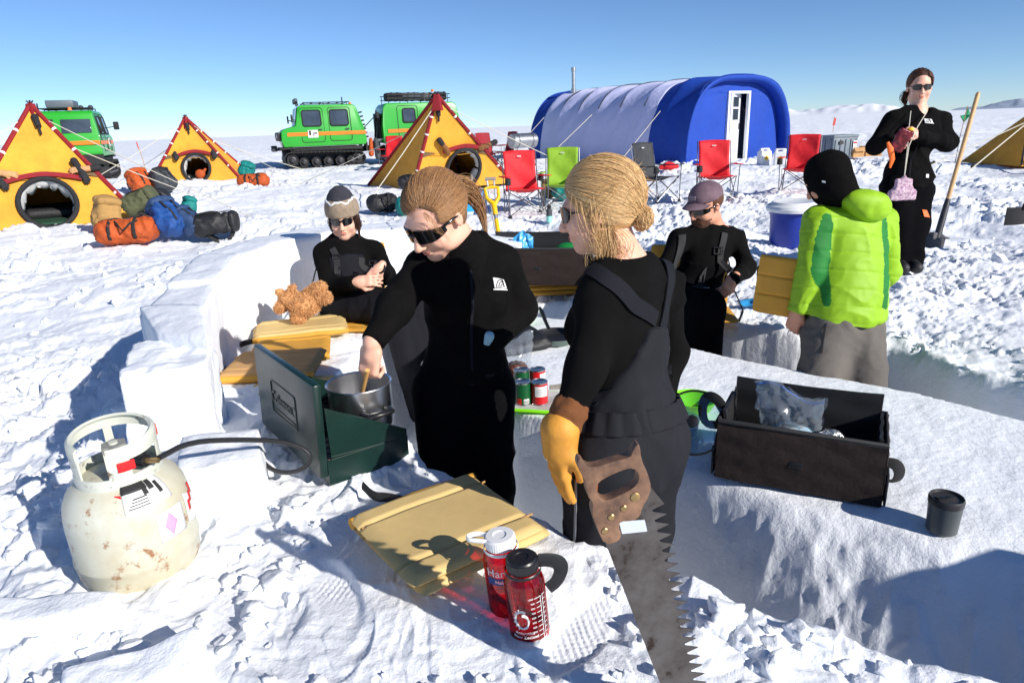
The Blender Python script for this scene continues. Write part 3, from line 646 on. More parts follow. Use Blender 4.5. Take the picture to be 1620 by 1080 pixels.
# only the near corner of a fourth tent reaches into the picture
tD = thing('pyramid_tent', 'ochre tent at the picture edge, cut off, with guy ropes staked in snow', 'tent', tuple(zsolve(1640, 255)))
mb = MB(); mb.add([(-1.0, -.9, 0), (1.2, -1.1, 0), (1.2, 1.2, 0), (-1.1, 1.0, 0), (.55, 0, 1.75), (-.52, -.25, .95)], [(0, 1, 4), (0, 4, 5), (1, 2, 4), (2, 3, 4), (3, 5, 4), (3, 0, 5)]); mb.build('canvas', M['yellow'], tD)
mb = MB(); mb.tube([(-1.0, -.9, .02), (-.52, -.25, .96), (.55, 0, 1.76)], .02, 6); mb.build('seam', M['black_cloth'], tD)
for q in ((-2.6, -1.6), (-2.9, -.5), (-1.6, -2.3)):
    mb = MB(); mb.tube([(-.5, -.25, .93) if q[0] < -2 else (-.9, -.8, .15), (q[0], q[1], -.02)], .012, 5); o = mb.build('guy_rope', M['rope'], tD)
    mb = MB(); mb.tube([(q[0]*.86-.1, q[1]*.86, .13), (q[0]*.92-.05, q[1]*.92, .07)], .03, 6); mb.build('toggle', M['black_cloth'], o)
mb = MB(); mb.box((.1, -1.02, .09), (2.0, .02, .2), rotm(0, 0, -.09)); mb.build('skirt', M['orange_nylon'], tD)

# gloves pegged on the near tent
def hand_sdf(S, w, dr, nrm, side=1, curl=.35, sc=1.0, fat=1.0, spread=.06, curls=None, thumb=.5):
    """five fingered hand: w wrist, dr direction of the fingers, nrm back of the hand"""
    w, dr, nrm = A_(w), A_(dr)/np.linalg.norm(dr), A_(nrm); nrm = nrm-dr*(nrm@dr); nrm /= np.linalg.norm(nrm); X = np.cross(dr, nrm)*side
    L = lambda x, y, z: w+(X*x+dr*y+nrm*z)*sc
    Mh = np.stack([X, dr, nrm], 1)
    S.box(L(0, .046, 0), np.array([.039, .046, .0135*fat])*sc, .012*sc, Mh, .012)
    S.cap(L(0, -.03, 0), L(0, .025, 0), .026*sc*fat, .027*sc*fat, .02)
    for i, (x, ln, r) in enumerate(((.029, .072, .0090), (.0095, .080, .0093), (-.0105, .074, .0088), (-.0290, .058, .0078))):
        c = curl if curls is None else curls[i]; p = np.array([x, .088-abs(x)*.18, 0]); a = 0; sx = (x/.03)*spread
        for j, fr_ in enumerate((.42, .33, .25)):
            a += c*(1.0, 1.15, .8)[j]; q = p+np.array([sx*fr_*ln, math.cos(a)*ln*fr_, -math.sin(a)*ln*fr_])
            S.cap(L(*p), L(*q), r*sc*fat*(1-.07*j), r*sc*fat*(.95-.07*j), .005); p = q
    p0, p1 = np.array([.026, .018, -.006]), np.array([.050, .044, -.014-.012*thumb]); p2 = np.array([.055-.022*thumb, .074, -.022-.022*thumb]); p3 = p2+np.array([-.004-.018*thumb, .022, -.006])
    S.cap(L(*p0), L(*p1), .0145*sc*fat, .0115*sc*fat, .012); S.cap(L(*p1), L(*p2), .0112*sc*fat, .0098*sc*fat, .005); S.cap(L(*p2), L(*p3), .0098*sc*fat, .0085*sc*fat, .004)
    return L
def tent_glove(label, Mx, root, F_, u, v, dr2, m, sc=1.35):
    o3 = A_(root.location); w = Mx@F_(u, v, .07)+o3; d = Mx@(F_(u+dr2[0], v+dr2[1], .06)-F_(u, v, .06)); n = Mx@(F_(0, 0, 1)-F_(0, 0, 0))
    t = thing('glove', label, 'glove', w, 0, 'gloves hung on the nearest tent'); S = SDF(); hand_sdf(S, w, d, n, 1, .25, sc, 1.25, .15); S.cap(w-d/np.linalg.norm(d)*.16, w, .055, .05, .03)
    sobj('hand_shell', S, .012, m, t)
    S = SDF(); S.cap(w-d/np.linalg.norm(d)*.24, w-d/np.linalg.norm(d)*.13, .062, .056); sobj('cuff', S, .014, M['black_cloth'], t)
tent_glove('tan leather glove lying left over the entrance of the nearest tent', MxA, tA, FA, holeA[0]-.52, .98, (1, -.18), M['tan_leather'])
tent_glove('black glove dangling beside the tan glove, left of the entrance', MxA, tA, FA, holeA[0]-.62, .88, (.5, -.8), M['black_cloth'])
tent_glove('tan leather glove lying right over the entrance of the nearest tent', MxA, tA, FA, holeA[0]+.62, .98, (-1, -.05), M['tan_leather'])
tent_glove('black glove dangling at the right end of the red band', MxA, tA, FA, holeA[0]+.60, .92, (.35, -1), M['black_cloth'])
for lab, u, dr in (('brown glove at the left end of the band on the brown-sided tent', -.52, (.6, -.7)), ('brown glove at the right end of the band on the brown-sided tent', .50, (-.8, -.3))):
    tent_glove(lab, MxC, tC, FC, holeC[0]+u, .94, dr, mat('brown_leather', srgb(130, 84, 44), .8, 0, .2, 12))
    bpy.data.objects['glove' if 'glove.001' not in bpy.data.objects else sorted(k.name for k in bpy.data.objects if k.name.startswith('glove'))[-1]]['group'] = 'gloves hung on the brown-sided tent'
for lab, u in (('dark mitten hanging left of the small far tent entrance', -.5), ('dark mitten hanging right of the small far tent entrance', .5)):
    w_ = MxB@FB(holeB[0]+u, .80, .08)+A_(tB.location); t = thing('mitten', lab, 'mitten', w_, 0, 'mittens on the small far tent'); S = SDF(); S.cap(w_, w_+np.array([.02, -.02, -.16]), .05, .06); S.cap(w_+np.array([.05, 0, -.06]), w_+np.array([.09, -.01, -.12]), .025); sobj('shell', S, .016, M['black_cloth'], t)
g_ = MxB@FB(holeB[0]+.06, .22, -.10)+A_(tB.location); t = thing('stuff_sack', 'orange stuff sack inside the small far tent entrance', 'stuff sack', g_); S = SDF(); S.ell(g_, (.14, .1, .13)); S.cap(g_+[.1, 0, .06], g_+[.16, 0, .12], .04); sobj('sack', S, .02, M['orange_nylon'], t)

# ------------------------------------------------------------------ tracked vehicles
def cab_body(L=2.9, W=1.8, nose=True):
    if nose: prof = [(0, .74), (-.06, .95), (-.04, 1.26), (.05, 1.34), (.46, 1.44), (.60, 2.06), (.72, 2.12), (L-.42, 2.12), (L-.30, 2.04), (L-.10, 1.35), (L-.02, .86), (L-.08, .74)]
    else: prof = [(0, .74), (-.02, .9), (-.02, 1.35), (.06, 2.0), (.18, 2.12), (L-.22, 2.12), (L-.10, 2.0), (L, 1.3), (L, .86), (L-.06, .74)]
    rows = []
    for s, ins in ((-1, 0), (1, 0)):
        rows.append([(x, s*(W/2-(.13*max(0, (z-1.3)/.8))), z) for x, z in prof])
    mb = MB(); n = len(prof); v = rows[0]+rows[1]; f = [tuple(range(n)), tuple(range(2*n-1, n-1, -1))]+[((i+1) % n, i, i+n, (i+1) % n+n) for i in range(n)]
    bm = bmesh.new(); vs = [bm.verts.new(q) for q in v]; [bm.faces.new([vs[i] for i in k]) for k in f]; bmesh.ops.recalc_face_normals(bm, faces=bm.faces[:])
    bmesh.ops.bevel(bm, geom=list(bm.edges), offset=.045, segments=3, affect='EDGES', profile=.55); bm.verts.index_update()
    mb.add([q.co[:] for q in bm.verts], [tuple(q.index for q in k.verts) for k in bm.faces]); bm.free(); return mb
def side_y(z, W=1.8): return W/2-(.13*max(0, (z-1.3)/.8))
def rrect(x0, x1, z0, z1, r, s, off, n=4, W=1.8):
    pts = []
    for cx, cz, a in ((x1-r, z1-r, 0), (x0+r, z1-r, 90), (x0+r, z0+r, 180), (x1-r, z0+r, 270)):
        for k in range(n+1): q = R_(a+90*k/n); pts.append((cx+r*math.cos(q), cz+r*math.sin(q)))
    return [np.array([x, s*(side_y(z, W)+off), z]) for x, z in pts]
def panel(mb, pts, flip, t=.012):
    k = len(pts); n = np.cross(pts[1]-pts[0], pts[2]-pts[1]); c = sum(pts)/k; d = np.array([0, np.sign(c[1]) if abs(c[1]) > .5 else 0, 0]); 
    if abs(c[1]) <= .5: d = n/np.linalg.norm(n)
    v = [q for q in pts]+[q-d*t for q in pts]; f = [tuple(range(k)) if flip else tuple(range(k))[::-1]]+[(i, (i+1) % k, k+(i+1) % k, k+i) for i in range(k)]; mb.add(v, f)
def track(L, s, parent):
    y = s*.66; z0, z1 = .0, .58; pts = []
    for a in np.linspace(90, 270, 7): pts.append((.12+.26*math.cos(R_(a))*1.0+.1, .32+.24*math.sin(R_(a))))
    pts += [(.75, .03), (L-.75, .03)]
    for a in np.linspace(-90, 90, 7): pts.append((L-.38+.24*math.cos(R_(a)), .30+.22*math.sin(R_(a))))
    pts += [(L/2, .55)]
    k = len(pts); dense = []
    for i in range(k):
        a, b = np.array(pts[i]), np.array(pts[(i+1) % k]); m = max(1, int(np.linalg.norm(b-a)/.07))
        for j in range(m): dense.append(a+(b-a)*j/m)
    mb = MB(); G = []
    for yy in (-.29, .29):
        G.append([(q[0], y+yy, q[1]) for q in dense+[dense[0]]])
    mb.sheet(G, .03)
    for i, q in enumerate(dense):
        if i % 2 == 0:
            nq = dense[(i+1) % len(dense)]; t = nq-q; an = math.atan2(t[1], t[0]); mb.box((q[0]+math.sin(an)*.02*(-1), y, q[1]+.0), (.025, .60, .075), rotm(0, -an, 0))
    tr = mb.build('track', M['rubber'], parent)
    xs = np.linspace(.62, L-.62, 5)
    for i, x in enumerate(list(xs)+[.24, L-.38]):
        r = .17 if i < 5 else .2; z = r+.05 if i < 5 else .31
        mb = MB(); 
        mb.lathe([(.03, .20), (.05, .19), (.05, -.19), (.03, -.2)], 10, rotm(PI/2, 0, 0), (x, y, z))
        for off in (-.16, .16):
            mb.lathe([(.03, .07), (r*.55, .06), (r*.6, .02), (r*.8, .02), (r, .045), (r, -.045), (.03, -.045)], 18, rotm(PI/2, 0, 0), (x, y+off, z))
        wl = mb.build('road_wheel', M['rubber'], tr); mb = MB(); mb.lathe([(0, .1), (r*.3, .1), (r*.36, .05), (r*.55, .035)], 14, rotm(PI/2 if s < 0 else -PI/2, 0, 0), (x, y+s*.19, z)); mb.build('hub', M['darksteel'], wl)
def cab(t, L, nose, windows, doors, stripe=True, x0=0):
    bd = cab_body(L, 1.8, nose); bd.v = [q+np.array([x0, 0, 0]) for q in bd.v]; body = bd.build('cab_body', M['veh_green'], t, 30)
    for s in (-1, 1):
        if stripe:
            mb = MB(); mb.box((x0+L/2+.06, s*(.9+.004), 1.16), (L-.20, .008, .115)); mb.build('stripe', M['orange'], body)
        for (a, b, c, d_) in doors:
            mb = MB(); pts = [q+np.array([x0, 0, 0]) for q in rrect(a, b, c, d_, .09, s, .004)]; mb.tube(pts+[pts[0]], .011, 5, False); dr = mb.build('door', M['black_cloth'], t)
            mb = MB(); mb.box((x0+b-.14, s*(side_y(1.27)+.012), 1.30), (.13, .02, .035)); mb.build('handle', M['darksteel'], dr)
        for (a, b, c, d_) in windows:
            mb = MB(); pts = [q+np.array([x0, 0, 0]) for q in rrect(a, b, c, d_, .07, s, .012)]; panel(mb, pts, s < 0); wn = mb.build('window', M['glass'], t)
            mb = MB(); mb.tube(pts+[pts[0]], .022, 6, False); mb.build('window_seal', M['rubber'], wn)
    for s in (-1, 1): track(L, s, t) if x0 == 0 else None
    return body
def tracked_vehicle(label, loc, rz, trailer, rear=False, group='green tracked vehicles'):
    t = thing('tracked_vehicle', label, 'tracked vehicle', loc, rz, group); L = 2.9
    cab(t, L, True, [(.72, 1.34, 1.42, 1.94), (1.66, 2.28, 1.42, 1.94)], [(.64, 1.42, .88, 2.02), (1.60, 2.36, .90, 2.02)])
    # raked windscreen panes
    for s in (-1, 1):
        a, b = np.array([.475, 0, 1.47]), np.array([.585, 0, 2.03]); o = np.array([-.022, 0, .006]); mb = MB(); pts = [a+o+[0, s*.05, 0], a+o+[0, s*.76, 0], b+o+[0, s*.70, 0], b+o+[0, s*.05, 0]]; panel(mb, pts, s > 0, .01); mb.build('windscreen', M['glass'], t)
        mb = MB(); mb.box((-.10, s*.62, 1.10), (.16, .26, .30), None, .03); hl = mb.build('headlight', M['darksteel'], t); mb = MB(); mb.lathe([(0, .02), (.09, .01), (.1, 0)], 16, rotm(0, -PI/2, 0), (-.185, s*.62, 1.12)); mb.build('lens', M['plate'], hl)
        mb = MB(); mb.tube([(.5, s*.84, 1.62), (.36, s*1.08, 1.66)], .015, 5); mb.box((.35, s*1.12, 1.68), (.05, .17, .26), None, .02); mb.build('mirror', M['black_cloth'], t)
        mb = MB(); mb.box((.1, s*.62, .70), (.5, .5, .06)); mb.build('mudguard', M['rubber'], t); mb = MB(); mb.box((L-.05, s*.62, .66), (.06, .55, .30)); mb.build('mud_flap', M['rubber'], t)
        mb = MB(); mb.box((1.45, s*.62, .64), (2.5, .40, .13), None, .03); mb.build('side_sill', M['rubber'], t)
    mb = MB(); mb.box((.30, 0, .45), (.7, .66, .4), None, .05); mb.box((1.5, 0, .45), (2.3, .62, .35)); mb.tube([(-.34, -.55, .66), (-.34, .55, .66)], .06, 8); mb.tube([(-.34, -.3, .66), (.1, -.3, .66)], .04, 6); mb.tube([(-.34, .3, .66), (.1, .3, .66)], .04, 6); mb.box((-.30, 0, .70), (.2, .42, .2), None, .03); mb.build('chassis', M['darksteel'], t)
    mb = MB(); mb.box((-.075, 0, 1.14), (.03, .95, .2)); 
    for k in range(9): mb.box((-.095, -.4+.1*k, 1.14), (.02, .03, .18))
    mb.build('grille', M['black_cloth'], t)
    for y in (-.5, -.22, .22, .5):
        mb = MB(); mb.lathe([(0, -.06), (.07, -.05), (.085, .04), (.07, .05), (0, .045)], 12, rotm(0, -PI/2, 0), (.60, y, 2.27)); mb.tube([(.64, y, 2.2), (.66, y, 2.11)], .015, 5); mb.build('roof_lamp', M['darksteel'], t)
    mb = MB()
    for s in (-1, 1): mb.tube([(.8, s*.66, 2.20), (L-.5, s*.66, 2.20)], .018, 6); [mb.tube([(x, s*.66, 2.1), (x, s*.66, 2.2)], .014, 5) for x in (.85, 1.5, 2.3)]
    for x in np.linspace(.85, L-.55, 6): mb.tube([(x, -.66, 2.20), (x, .66, 2.20)], .014, 5)
    mb.tube([(L-.75, -.7, 2.1), (L-.75, -.7, 2.36)], .022, 6); mb.build('roof_rack', M['black_cloth'], t)
    for s in (-1, 1):
        mb = MB(); mb.box((1.02, s*.914, 1.16), (.34, .012, .25)); pl = mb.build('door_plate', M['plate'], t); mb = MB()
        mb.box((.92, s*.923, 1.19), (.07, .006, .16)); mb.box((1.02, s*.923, 1.15), (.02, .006, .14), rotm(0, .3, 0)); mb.box((1.06, s*.923, 1.15), (.02, .006, .14), rotm(0, .3, 0)); mb.lathe([(0, 0), (.035, 0), (.03, .006)], 12, rotm(PI/2*s*-1, 0, 0), (1.12, s*.92, 1.18)); mb.build('emblem', M['ink'], pl)
    # rear wall: ladder of louvres, window, lamps
    mb = MB()
    for k in range(7): mb.box((L-.03-.02*k*1.3+.05, -.55, 1.0+.14*k), (.05, .55, .05), rotm(0, -.2, 0))
    mb.build('louvre', M['rubber'], t)
    mb = MB(); mb.box((L-.17, .30, 1.66), (.03, .8, .42), rotm(0, -.30, 0), .012); mb.build('rear_window', M['glass'], t)
    mb = MB(); mb.box((L-.045, .18, 1.16), (.05, 1.36, .115), rotm(0, -.2, 0)); mb.build('rear_stripe', M['orange'], t)
    mb = MB(); mb.tube([(L-.06, -.30, .82), (L-.10, -.30, 1.32), (L-.30, -.29, 1.98)], .012, 5); mb.build('rear_door_seam', M['black_cloth'], t)
    mb = MB(); mb.lathe([(0, .09), (.05, .08), (.06, 0)], 12, None, (L-.36, .2, 2.13)); mb.build('beacon', M['orange'], t)
    mb = MB(); mb.box((1.75, -.1, 2.33), (.95, .75, .22), None, .03); mb.build('roof_box', mat('grey_roof_box', srgb(92, 100, 108), .5), t) if rear else None
    if trailer:
        X = 3.50; L2 = 2.9; cab(t, L2, False, [(.75, 1.20, 1.45, 1.92), (1.75, 2.3, 1.45, 1.92)], [(.55, 1.30, .90, 2.02)], True, X)
        for s in (-1, 1):
            n0 = len(bpy.data.objects); before = set(bpy.data.objects); track(L2, s, t)
            for o in set(bpy.data.objects)-before: o.data.transform(Matrix.Translation((X, 0, 0)))
        mb = MB(); mb.box((X-.06, 0, 1.35), (.08, 1.1, .9), None, .03); mb.tube([(X-.1, -.5, 1.8), (X-.12, -.5, 1.2), (X-.2, -.4, .8)], .035, 6); mb.tube([(X-.1, -.2, 1.9), (X-.16, -.1, 1.3), (X-.2, 0, .8)], .03, 6); mb.box((X-.14, -.62, 1.72), (.12, .2, .22), None, .03); mb.build('rear_cab_equipment', M['rubber'], t)
        mb = MB(); mb.tube([(2.6, 0, .55), (3.2, 0, .6), (3.9, 0, .55)], .10, 8); mb.tube([(2.75, -.45, 1.2), (3.2, -.5, 1.62), (3.66, -.5, 1.75)], .02, 6); mb.box((3.3, 0, .7), (.3, .5, .25), None, .04); mb.build('coupling', M['rubber'], t)
        mb = MB(); mb.box((X+1.5, 0, .45), (2.3, .62, .35)); mb.box((X+1.45, -.62, .64), (2.5, .4, .13), None, .03); mb.build('chassis', M['darksteel'], t)
        mb = MB()
        for s in (-1, 1): mb.tube([(X+.25, s*.68, 2.26), (X+2.6, s*.68, 2.26)], .018, 6); mb.tube([(X+.25, s*.68, 2.4), (X+2.6, s*.68, 2.4)], .018, 6); [mb.tube([(X+x, s*.68, 2.1), (X+x, s*.68, 2.4)], .014, 5) for x in (.3, 1.0, 1.8, 2.5)]
        mb.build('roof_rack', M['black_cloth'], t)
        for x, y, l_, c in ((.55, -.3, .6, 'black_cloth'), (1.2, -.2, .7, 'slate'), (1.85, .1, .5, 'darksteel'), (2.3, -.3, .4, 'black_cloth')):
            mb = MB(); mb.box((X+x, y, 2.34), (l_, .6, .28), None, .05)
            mb.box((X+x-.1, y, 2.34), (.04, .62, .30)); mb.box((X+x+.12, y, 2.34), (.04, .62, .30)); mb.build('roof_luggage', M[c], t)
        mb = MB(); mb.lathe([(0, .09), (.05, .08), (.06, 0)], 12, None, (X+2.05, -.3, 2.50)); mb.build('beacon', M['orange'], t)
    return t
g = zsolve(520, 262)
tracked_vehicle('green two-car tracked vehicle with orange stripe parked in the open snow', (P(451, 260, 24.6)[0], P(451, 260, 24.6)[1], gh(-8, 24)-.02), R_(20), True)
g = zsolve(140, 268)
tracked_vehicle('green tracked vehicle seen from behind beyond the nearest tent', (P(140, 262, 23.6)[0], P(140, 262, 23.6)[1], gh(-13, 20)-.04), R_(-68), False, True)
vcoat = P(592, 232, 25.0); t = thing('jacket', 'orange and dark jacket hung between the two vehicle cars', 'jacket', vcoat); S = SDF(); S.cap(vcoat+[-.1, 0, .25], vcoat+[-.13, 0, -.25], .07, .1); sobj('orange_side', S, .03, M['orange_nylon'], t); S = SDF(); S.cap(vcoat+[.08, 0, .22], vcoat+[.12, 0, -.35], .09, .12); sobj('dark_side', S, .03, M['slate'], t)

# ------------------------------------------------------------------ big blue and white tunnel tent
def tunnel_tent():
    a, b = P(1083, 268, 19.0), P(838, 246, 25.6); a = np.array([a[0], a[1], .18]); b = np.array([b[0], b[1], .22]); ax = (b-a)[:2]; L = np.linalg.norm(ax); ax /= L; pr = np.array([-ax[1], ax[0]])
    if pr[0] < 0: pr = -pr
    W = 4.35; H = 2.42; c = a[:2]+pr*W/2
    t = thing('tunnel_tent', 'big blue and white tunnel tent with an open white door', 'tent', (c[0], c[1], .17)); Mx = np.stack([np.r_[pr, 0], np.r_[ax, 0], [0, 0, 1]], 1)
    def arch(s, u):                                         # s 0..1 along the hoop
        an = PI*s; x = -math.cos(an); z = math.sin(an); e = .62; return np.array([W/2*np.sign(x)*abs(x)**e, 0, H*abs(z)**.82])
    hoops = [0, .13, .26, .40, .535, .67, .80, .90, 1.0]
    def skin(u0, u1, nu, seed):
        G = []
        for i in range(nu+1):
            u = u0+(u1-u0)*i/nu; row = []
            nearh = min(abs(u-h) for h in hoops)/.065; sag = min(1, nearh)
            for j in range(61):
                s = j/60; p = arch(s, u); y = L*u
                cr = np.array([p[0]*.5, 0, p[2]]); cr /= np.linalg.norm(cr)+1e-9
                w_ = .085*sag**.7*math.sin(PI*min(1, max(0, s)))**.5+.022*float(noise2(np.array([u*38+s*9]), np.array([s*7.0]), seed)[0])*math.sin(PI*s)**.3+.03*float(noise2(np.array([u*14.]), np.array([s*16.0+u*20]), seed+5)[0])*math.sin(PI*s)**.3
                q = np.array([p[0], y, p[2]])-cr*w_; row.append(q)
            G.append(row)
        return G
    for u0, u1, m, nm, nu in ((0, .195, 'bluefab', 'front_panel', 26), (.195, .91, 'pale', 'middle_panel', 90), (.91, 1, 'bluefab', 'rear_panel', 18)):
        mb = MB(); mb.M = Mx; mb.sheet(skin(u0, u1, nu, 5), .012); mb.build(nm, M[m], t, 180)
    mb = MB(); mb.M = Mx                                     # far end wall
    mb.add([np.array([0, L, 1.0])]+[arch(j/40, 1)+np.array([0, L-.03, 0]) for j in range(41)], [(0, j+1, j+2) for j in range(40)]); mb.build('end_wall', M['bluefab'], t)
    # near end wall set back inside the first hoop, with an opening for the door
    dx0, dx1, dz = -.28, .56, 1.92; mb = MB(); mb.M = Mx; bm = bmesh.new(); o = [arch(j/48, 0)*np.array([.93, 1, .96]) for j in range(49)]
    loop = [(q[0], q[2]) for q in o]; inner = [(dx1, 0.0), (dx1, dz), (dx0, dz), (dx0, 0.0)]
    poly = loop+inner; vs = [bm.verts.new((x, z, 0)) for x, z in poly]; es = [bm.edges.new((vs[i], vs[(i+1) % len(vs)])) for i in range(len(vs))]
    bmesh.ops.triangle_fill(bm, use_beauty=True, edges=es); bmesh.ops.subdivide_edges(bm, edges=bm.edges[:], cuts=3, use_grid_fill=True); bmesh.ops.triangulate(bm, faces=bm.faces[:]); bm.verts.index_update()
    v = np.array([q.co[:] for q in bm.verts]); f = [tuple(q.index for q in k.verts) for k in bm.faces]; bm.free()
    y = .32+.025*noise2(v[:, 0]*3, v[:, 1]*1.2, 8)+.012*noise2(v[:, 0]*8, v[:, 1]*3, 9); mb.add(np.stack([v[:, 0], y, v[:, 1]], 1), f); mb.build('door_wall', M['bluefab'], t, 180)
    mb = MB(); mb.M = Mx; mb.sheet([[arch(j/48, 0)*np.array([k, 1, k*.99+.0])+np.array([0, yy, 0]) for j in range(49)] for k, yy in ((1.0, .0), (.975, -.03), (.94, .08), (.925, .33))], .01); mb.build('front_hoop', M['bluefab'], t, 180)
    mb = MB(); mb.M = Mx
    for h in hoops[2:-2]: mb.tube([np.array([0, L*h, 0])+arch(s, h)*1.002+[0, 0, .0] for s in np.linspace(.22, .60, 24)], .017, 5)
    mb.build('hoop_sleeve', M['black_cloth'], t)
    fr = MB(); fr.M = Mx
    for x in (dx0, dx1): fr.box((x, .30, dz/2), (.07, .10, dz))
    fr.box(((dx0+dx1)/2, .30, dz+.02), (dx1-dx0+.07, .10, .07)); fr.box(((dx0+dx1)/2, .30, .03), (dx1-dx0, .10, .06)); fo = fr.build('door_frame', M['door_white'], t)
    an = R_(22); Md = rotm(0, 0, an); w_ = dx1-dx0-.08; dm = MB(); dm.M = Mx@np.eye(3); hinge = np.array([dx0+.04, .24, 0])
    def dp(x, y, z): return hinge+Md@np.array([x, y, 0])+np.array([0, 0, z])
    def slab(mb, x0, x1, z0, z1, y0, y1):
        mb.add([dp(x, y, z) for x in (x0, x1) for y in (y0, y1) for z in (z0, z1)], [(0, 1, 3, 2), (4, 6, 7, 5), (0, 4, 5, 1), (2, 3, 7, 6), (0, 2, 6, 4), (1, 5, 7, 3)])
    slab(dm, 0, w_, .06, 1.18, -.02, .02); slab(dm, 0, .14, 1.18, 1.95, -.02, .02); slab(dm, w_-.14, w_, 1.18, 1.95, -.02, .02); slab(dm, .14, w_-.14, 1.82, 1.95, -.02, .02); slab(dm, .14, w_-.14, 1.49, 1.54, -.02, .02)
    do = dm.build('door', M['door_white'], t)
    dm = MB(); dm.M = Mx; slab(dm, .145, w_-.145, 1.185, 1.485, -.006, .006); slab(dm, .145, w_-.145, 1.545, 1.815, -.006, .006); dm.build('pane', M['glass'], do)
    dm = MB(); dm.M = Mx; slab(dm, w_-.10, w_-.05, .92, 1.08, -.05, -.02); dm.build('handle', M['darksteel'], do)
    mb = MB(); mb.M = Mx; mb.box((.15, 3.4, .03), (W*.9, 6.5, .03)); mb.build('floor_sheet', mat('dark_floor_sheet', (.05, .045, .04), .8), t)
    mb = MB(); mb.M = Mx; mb.tube([(-.95, L*.86, 2.2), (-.95, L*.86, 3.05)], .065, 14); mb.tube([(-.95, L*.86, 3.02), (-.95, L*.86, 3.16)], .085, 14); mb.tube([(-.95, L*.86, 2.3), (-.95, L*.86, 2.45)], .09, 14); mb.build('stove_pipe', M['steel'], t)
    for u, q in ((.9, -3.6), (.55, -3.9), (.15, -3.4)):
        mb = MB(); mb.M = Mx; mb.tube([(-W/2*.93, L*u, 1.5), (q, L*u+.3, .0)], .011, 5); mb.build('guy_rope', M['rope'], t)
    mb = MB(); mb.M = Mx
    for x, s in ((-1.5, .12), (1.75, .16), (-1.9, .1)): mb = MB(); mb.M = Mx; mb.tube([(x, -.05, .05), (x+s, -.2, .04)], .1, 8); mb.build('snow_flap', M['bluefab'], t)
    return t
tunnel_tent()

# ------------------------------------------------------------------ camping chairs
def camp_chair(label, loc, rz, m, logo=True, group='folding camp chairs facing the camp', rot=None, sc=1):
    t = thing('camp_chair', label, 'camp chair', loc, rz, group, rot); t.scale = (sc, sc, sc)
    G = []
    for i in range(13):
        v = i/12; row = []
        for j in range(13):
            u = j/12-.5; sag = .05*math.cos(u*PI); row.append((u*(.54-.02*math.sin(v*PI)), .20+.16*v+sag*(1-.5*v)+.01*math.sin(v*9+u*7), .40+.60*v-.025*(4*u*u)*(1-v)+(.02-.05*u*u if i == 12 else 0)))
        G.append(row)
    mb = MB(); mb.sheet(G, .012); bk = mb.build('backrest', M[m], t, 180)
    if logo: mb = MB(); mb.sheet([[(x, .36+.03, .915+z_) for x in (-.035, 0, .035)] for z_ in (0, .022)], .004); mb.v[0][:, 1] = .335; mb.build('logo', M['winter_white'], bk)
    G = [[(u*.56, .26-.54*v, .405+.035*v-.06*math.sin(PI*(u+.5))*math.sin(PI*min(1, v+.1))+.006*math.sin(u*14+v*5)) for u in np.linspace(-.5, .5, 11)] for v in np.linspace(0, 1, 11)]
    mb = MB(); mb.sheet(G, .012); mb.build('seat', M[m], t, 180)
    for s in (-1, 1):
        mb = MB(); mb.sheet([[(s*.33+x, y, .635-.02*math.sin((y+.28)*4)+.004*abs(x)*30) for x in (-.045, 0, .045)] for y in np.linspace(-.30, .26, 8)], .014); ar = mb.build('armrest', M[m], t, 180)
        if s < 0: mb = MB(); mb.lathe([(.045, 0), (.05, -.1), (.03, -.11)], 12, None, (s*.33, -.26, .62)); mb.build('cup_holder', M['black_cloth'], ar)
        mb = MB(); mb.tube([(s*.30, .20, .03), (s*.29, .26, .42), (s*.285, .37, 1.0)], .009, 6); mb.build('rear_post', M['tubing'], t)
        mb = MB(); mb.tube([(s*.31, -.27, .03), (s*.32, -.26, .30), (s*.33, -.27, .63)], .009, 6); mb.build('front_post', M['tubing'], t)
        for y0, y1, z1 in ((-.27, .24, .40), (.20, -.26, .44)):
            mb = MB(); mb.tube([(s*.305, y0, .03), (s*.285, y1, z1)], .008, 6); mb.build('leg', M['tubing'], t)
        for y0, z1 in ((-.27, .44), (.22, .40)):
            mb = MB(); mb.tube([(s*.305, y0, .03), (-s*.27, y0+(.015 if s > 0 else -.015), z1)], .008, 6); mb.build('leg', M['tubing'], t)
        for y0 in (-.27, .20): mb = MB(); mb.lathe([(0, 0), (.03, 0), (.022, .03), (.012, .04)], 8, None, (s*.305, y0, 0)); mb.build('foot', M['black_cloth'], t)
    return t
def chair_at(label, px, py, d, rz, m, **k):
    p = P(px, py, d); return camp_chair(label, (p[0], p[1], gh(p[0], p[1])-.02), R_(rz), m, **k)
chair_at('red camp chair standing beside the yellow-handled shovel', 831, 334, 11.2, 12, 'chair_red')
chair_at('lime green camp chair with bags under its seat', 889, 328, 11.7, -8, 'chair_green')
chair_at('charcoal black camp chair in front of the blue tent corner', 1038, 320, 12.2, 38, 'chair_black')
chair_at('red camp chair standing before the open tent door', 1131, 322, 12.0, -6, 'chair_red')
chair_at('red camp chair behind the blue barrel', 1262, 312, 12.6, -28, 'chair_red')
chair_at('dark red camp chair next to the metal heater drum', 797, 250, 21.5, -60, 'chair_maroon', logo=False)
chair_at('dark red camp chair half hidden by the brown-sided tent edge', 776, 252, 20.6, 40, 'chair_maroon', logo=False)
chair_at('red camp chair near the rear vehicle car', 621, 262, 21.5, -10, 'chair_red', logo=False)

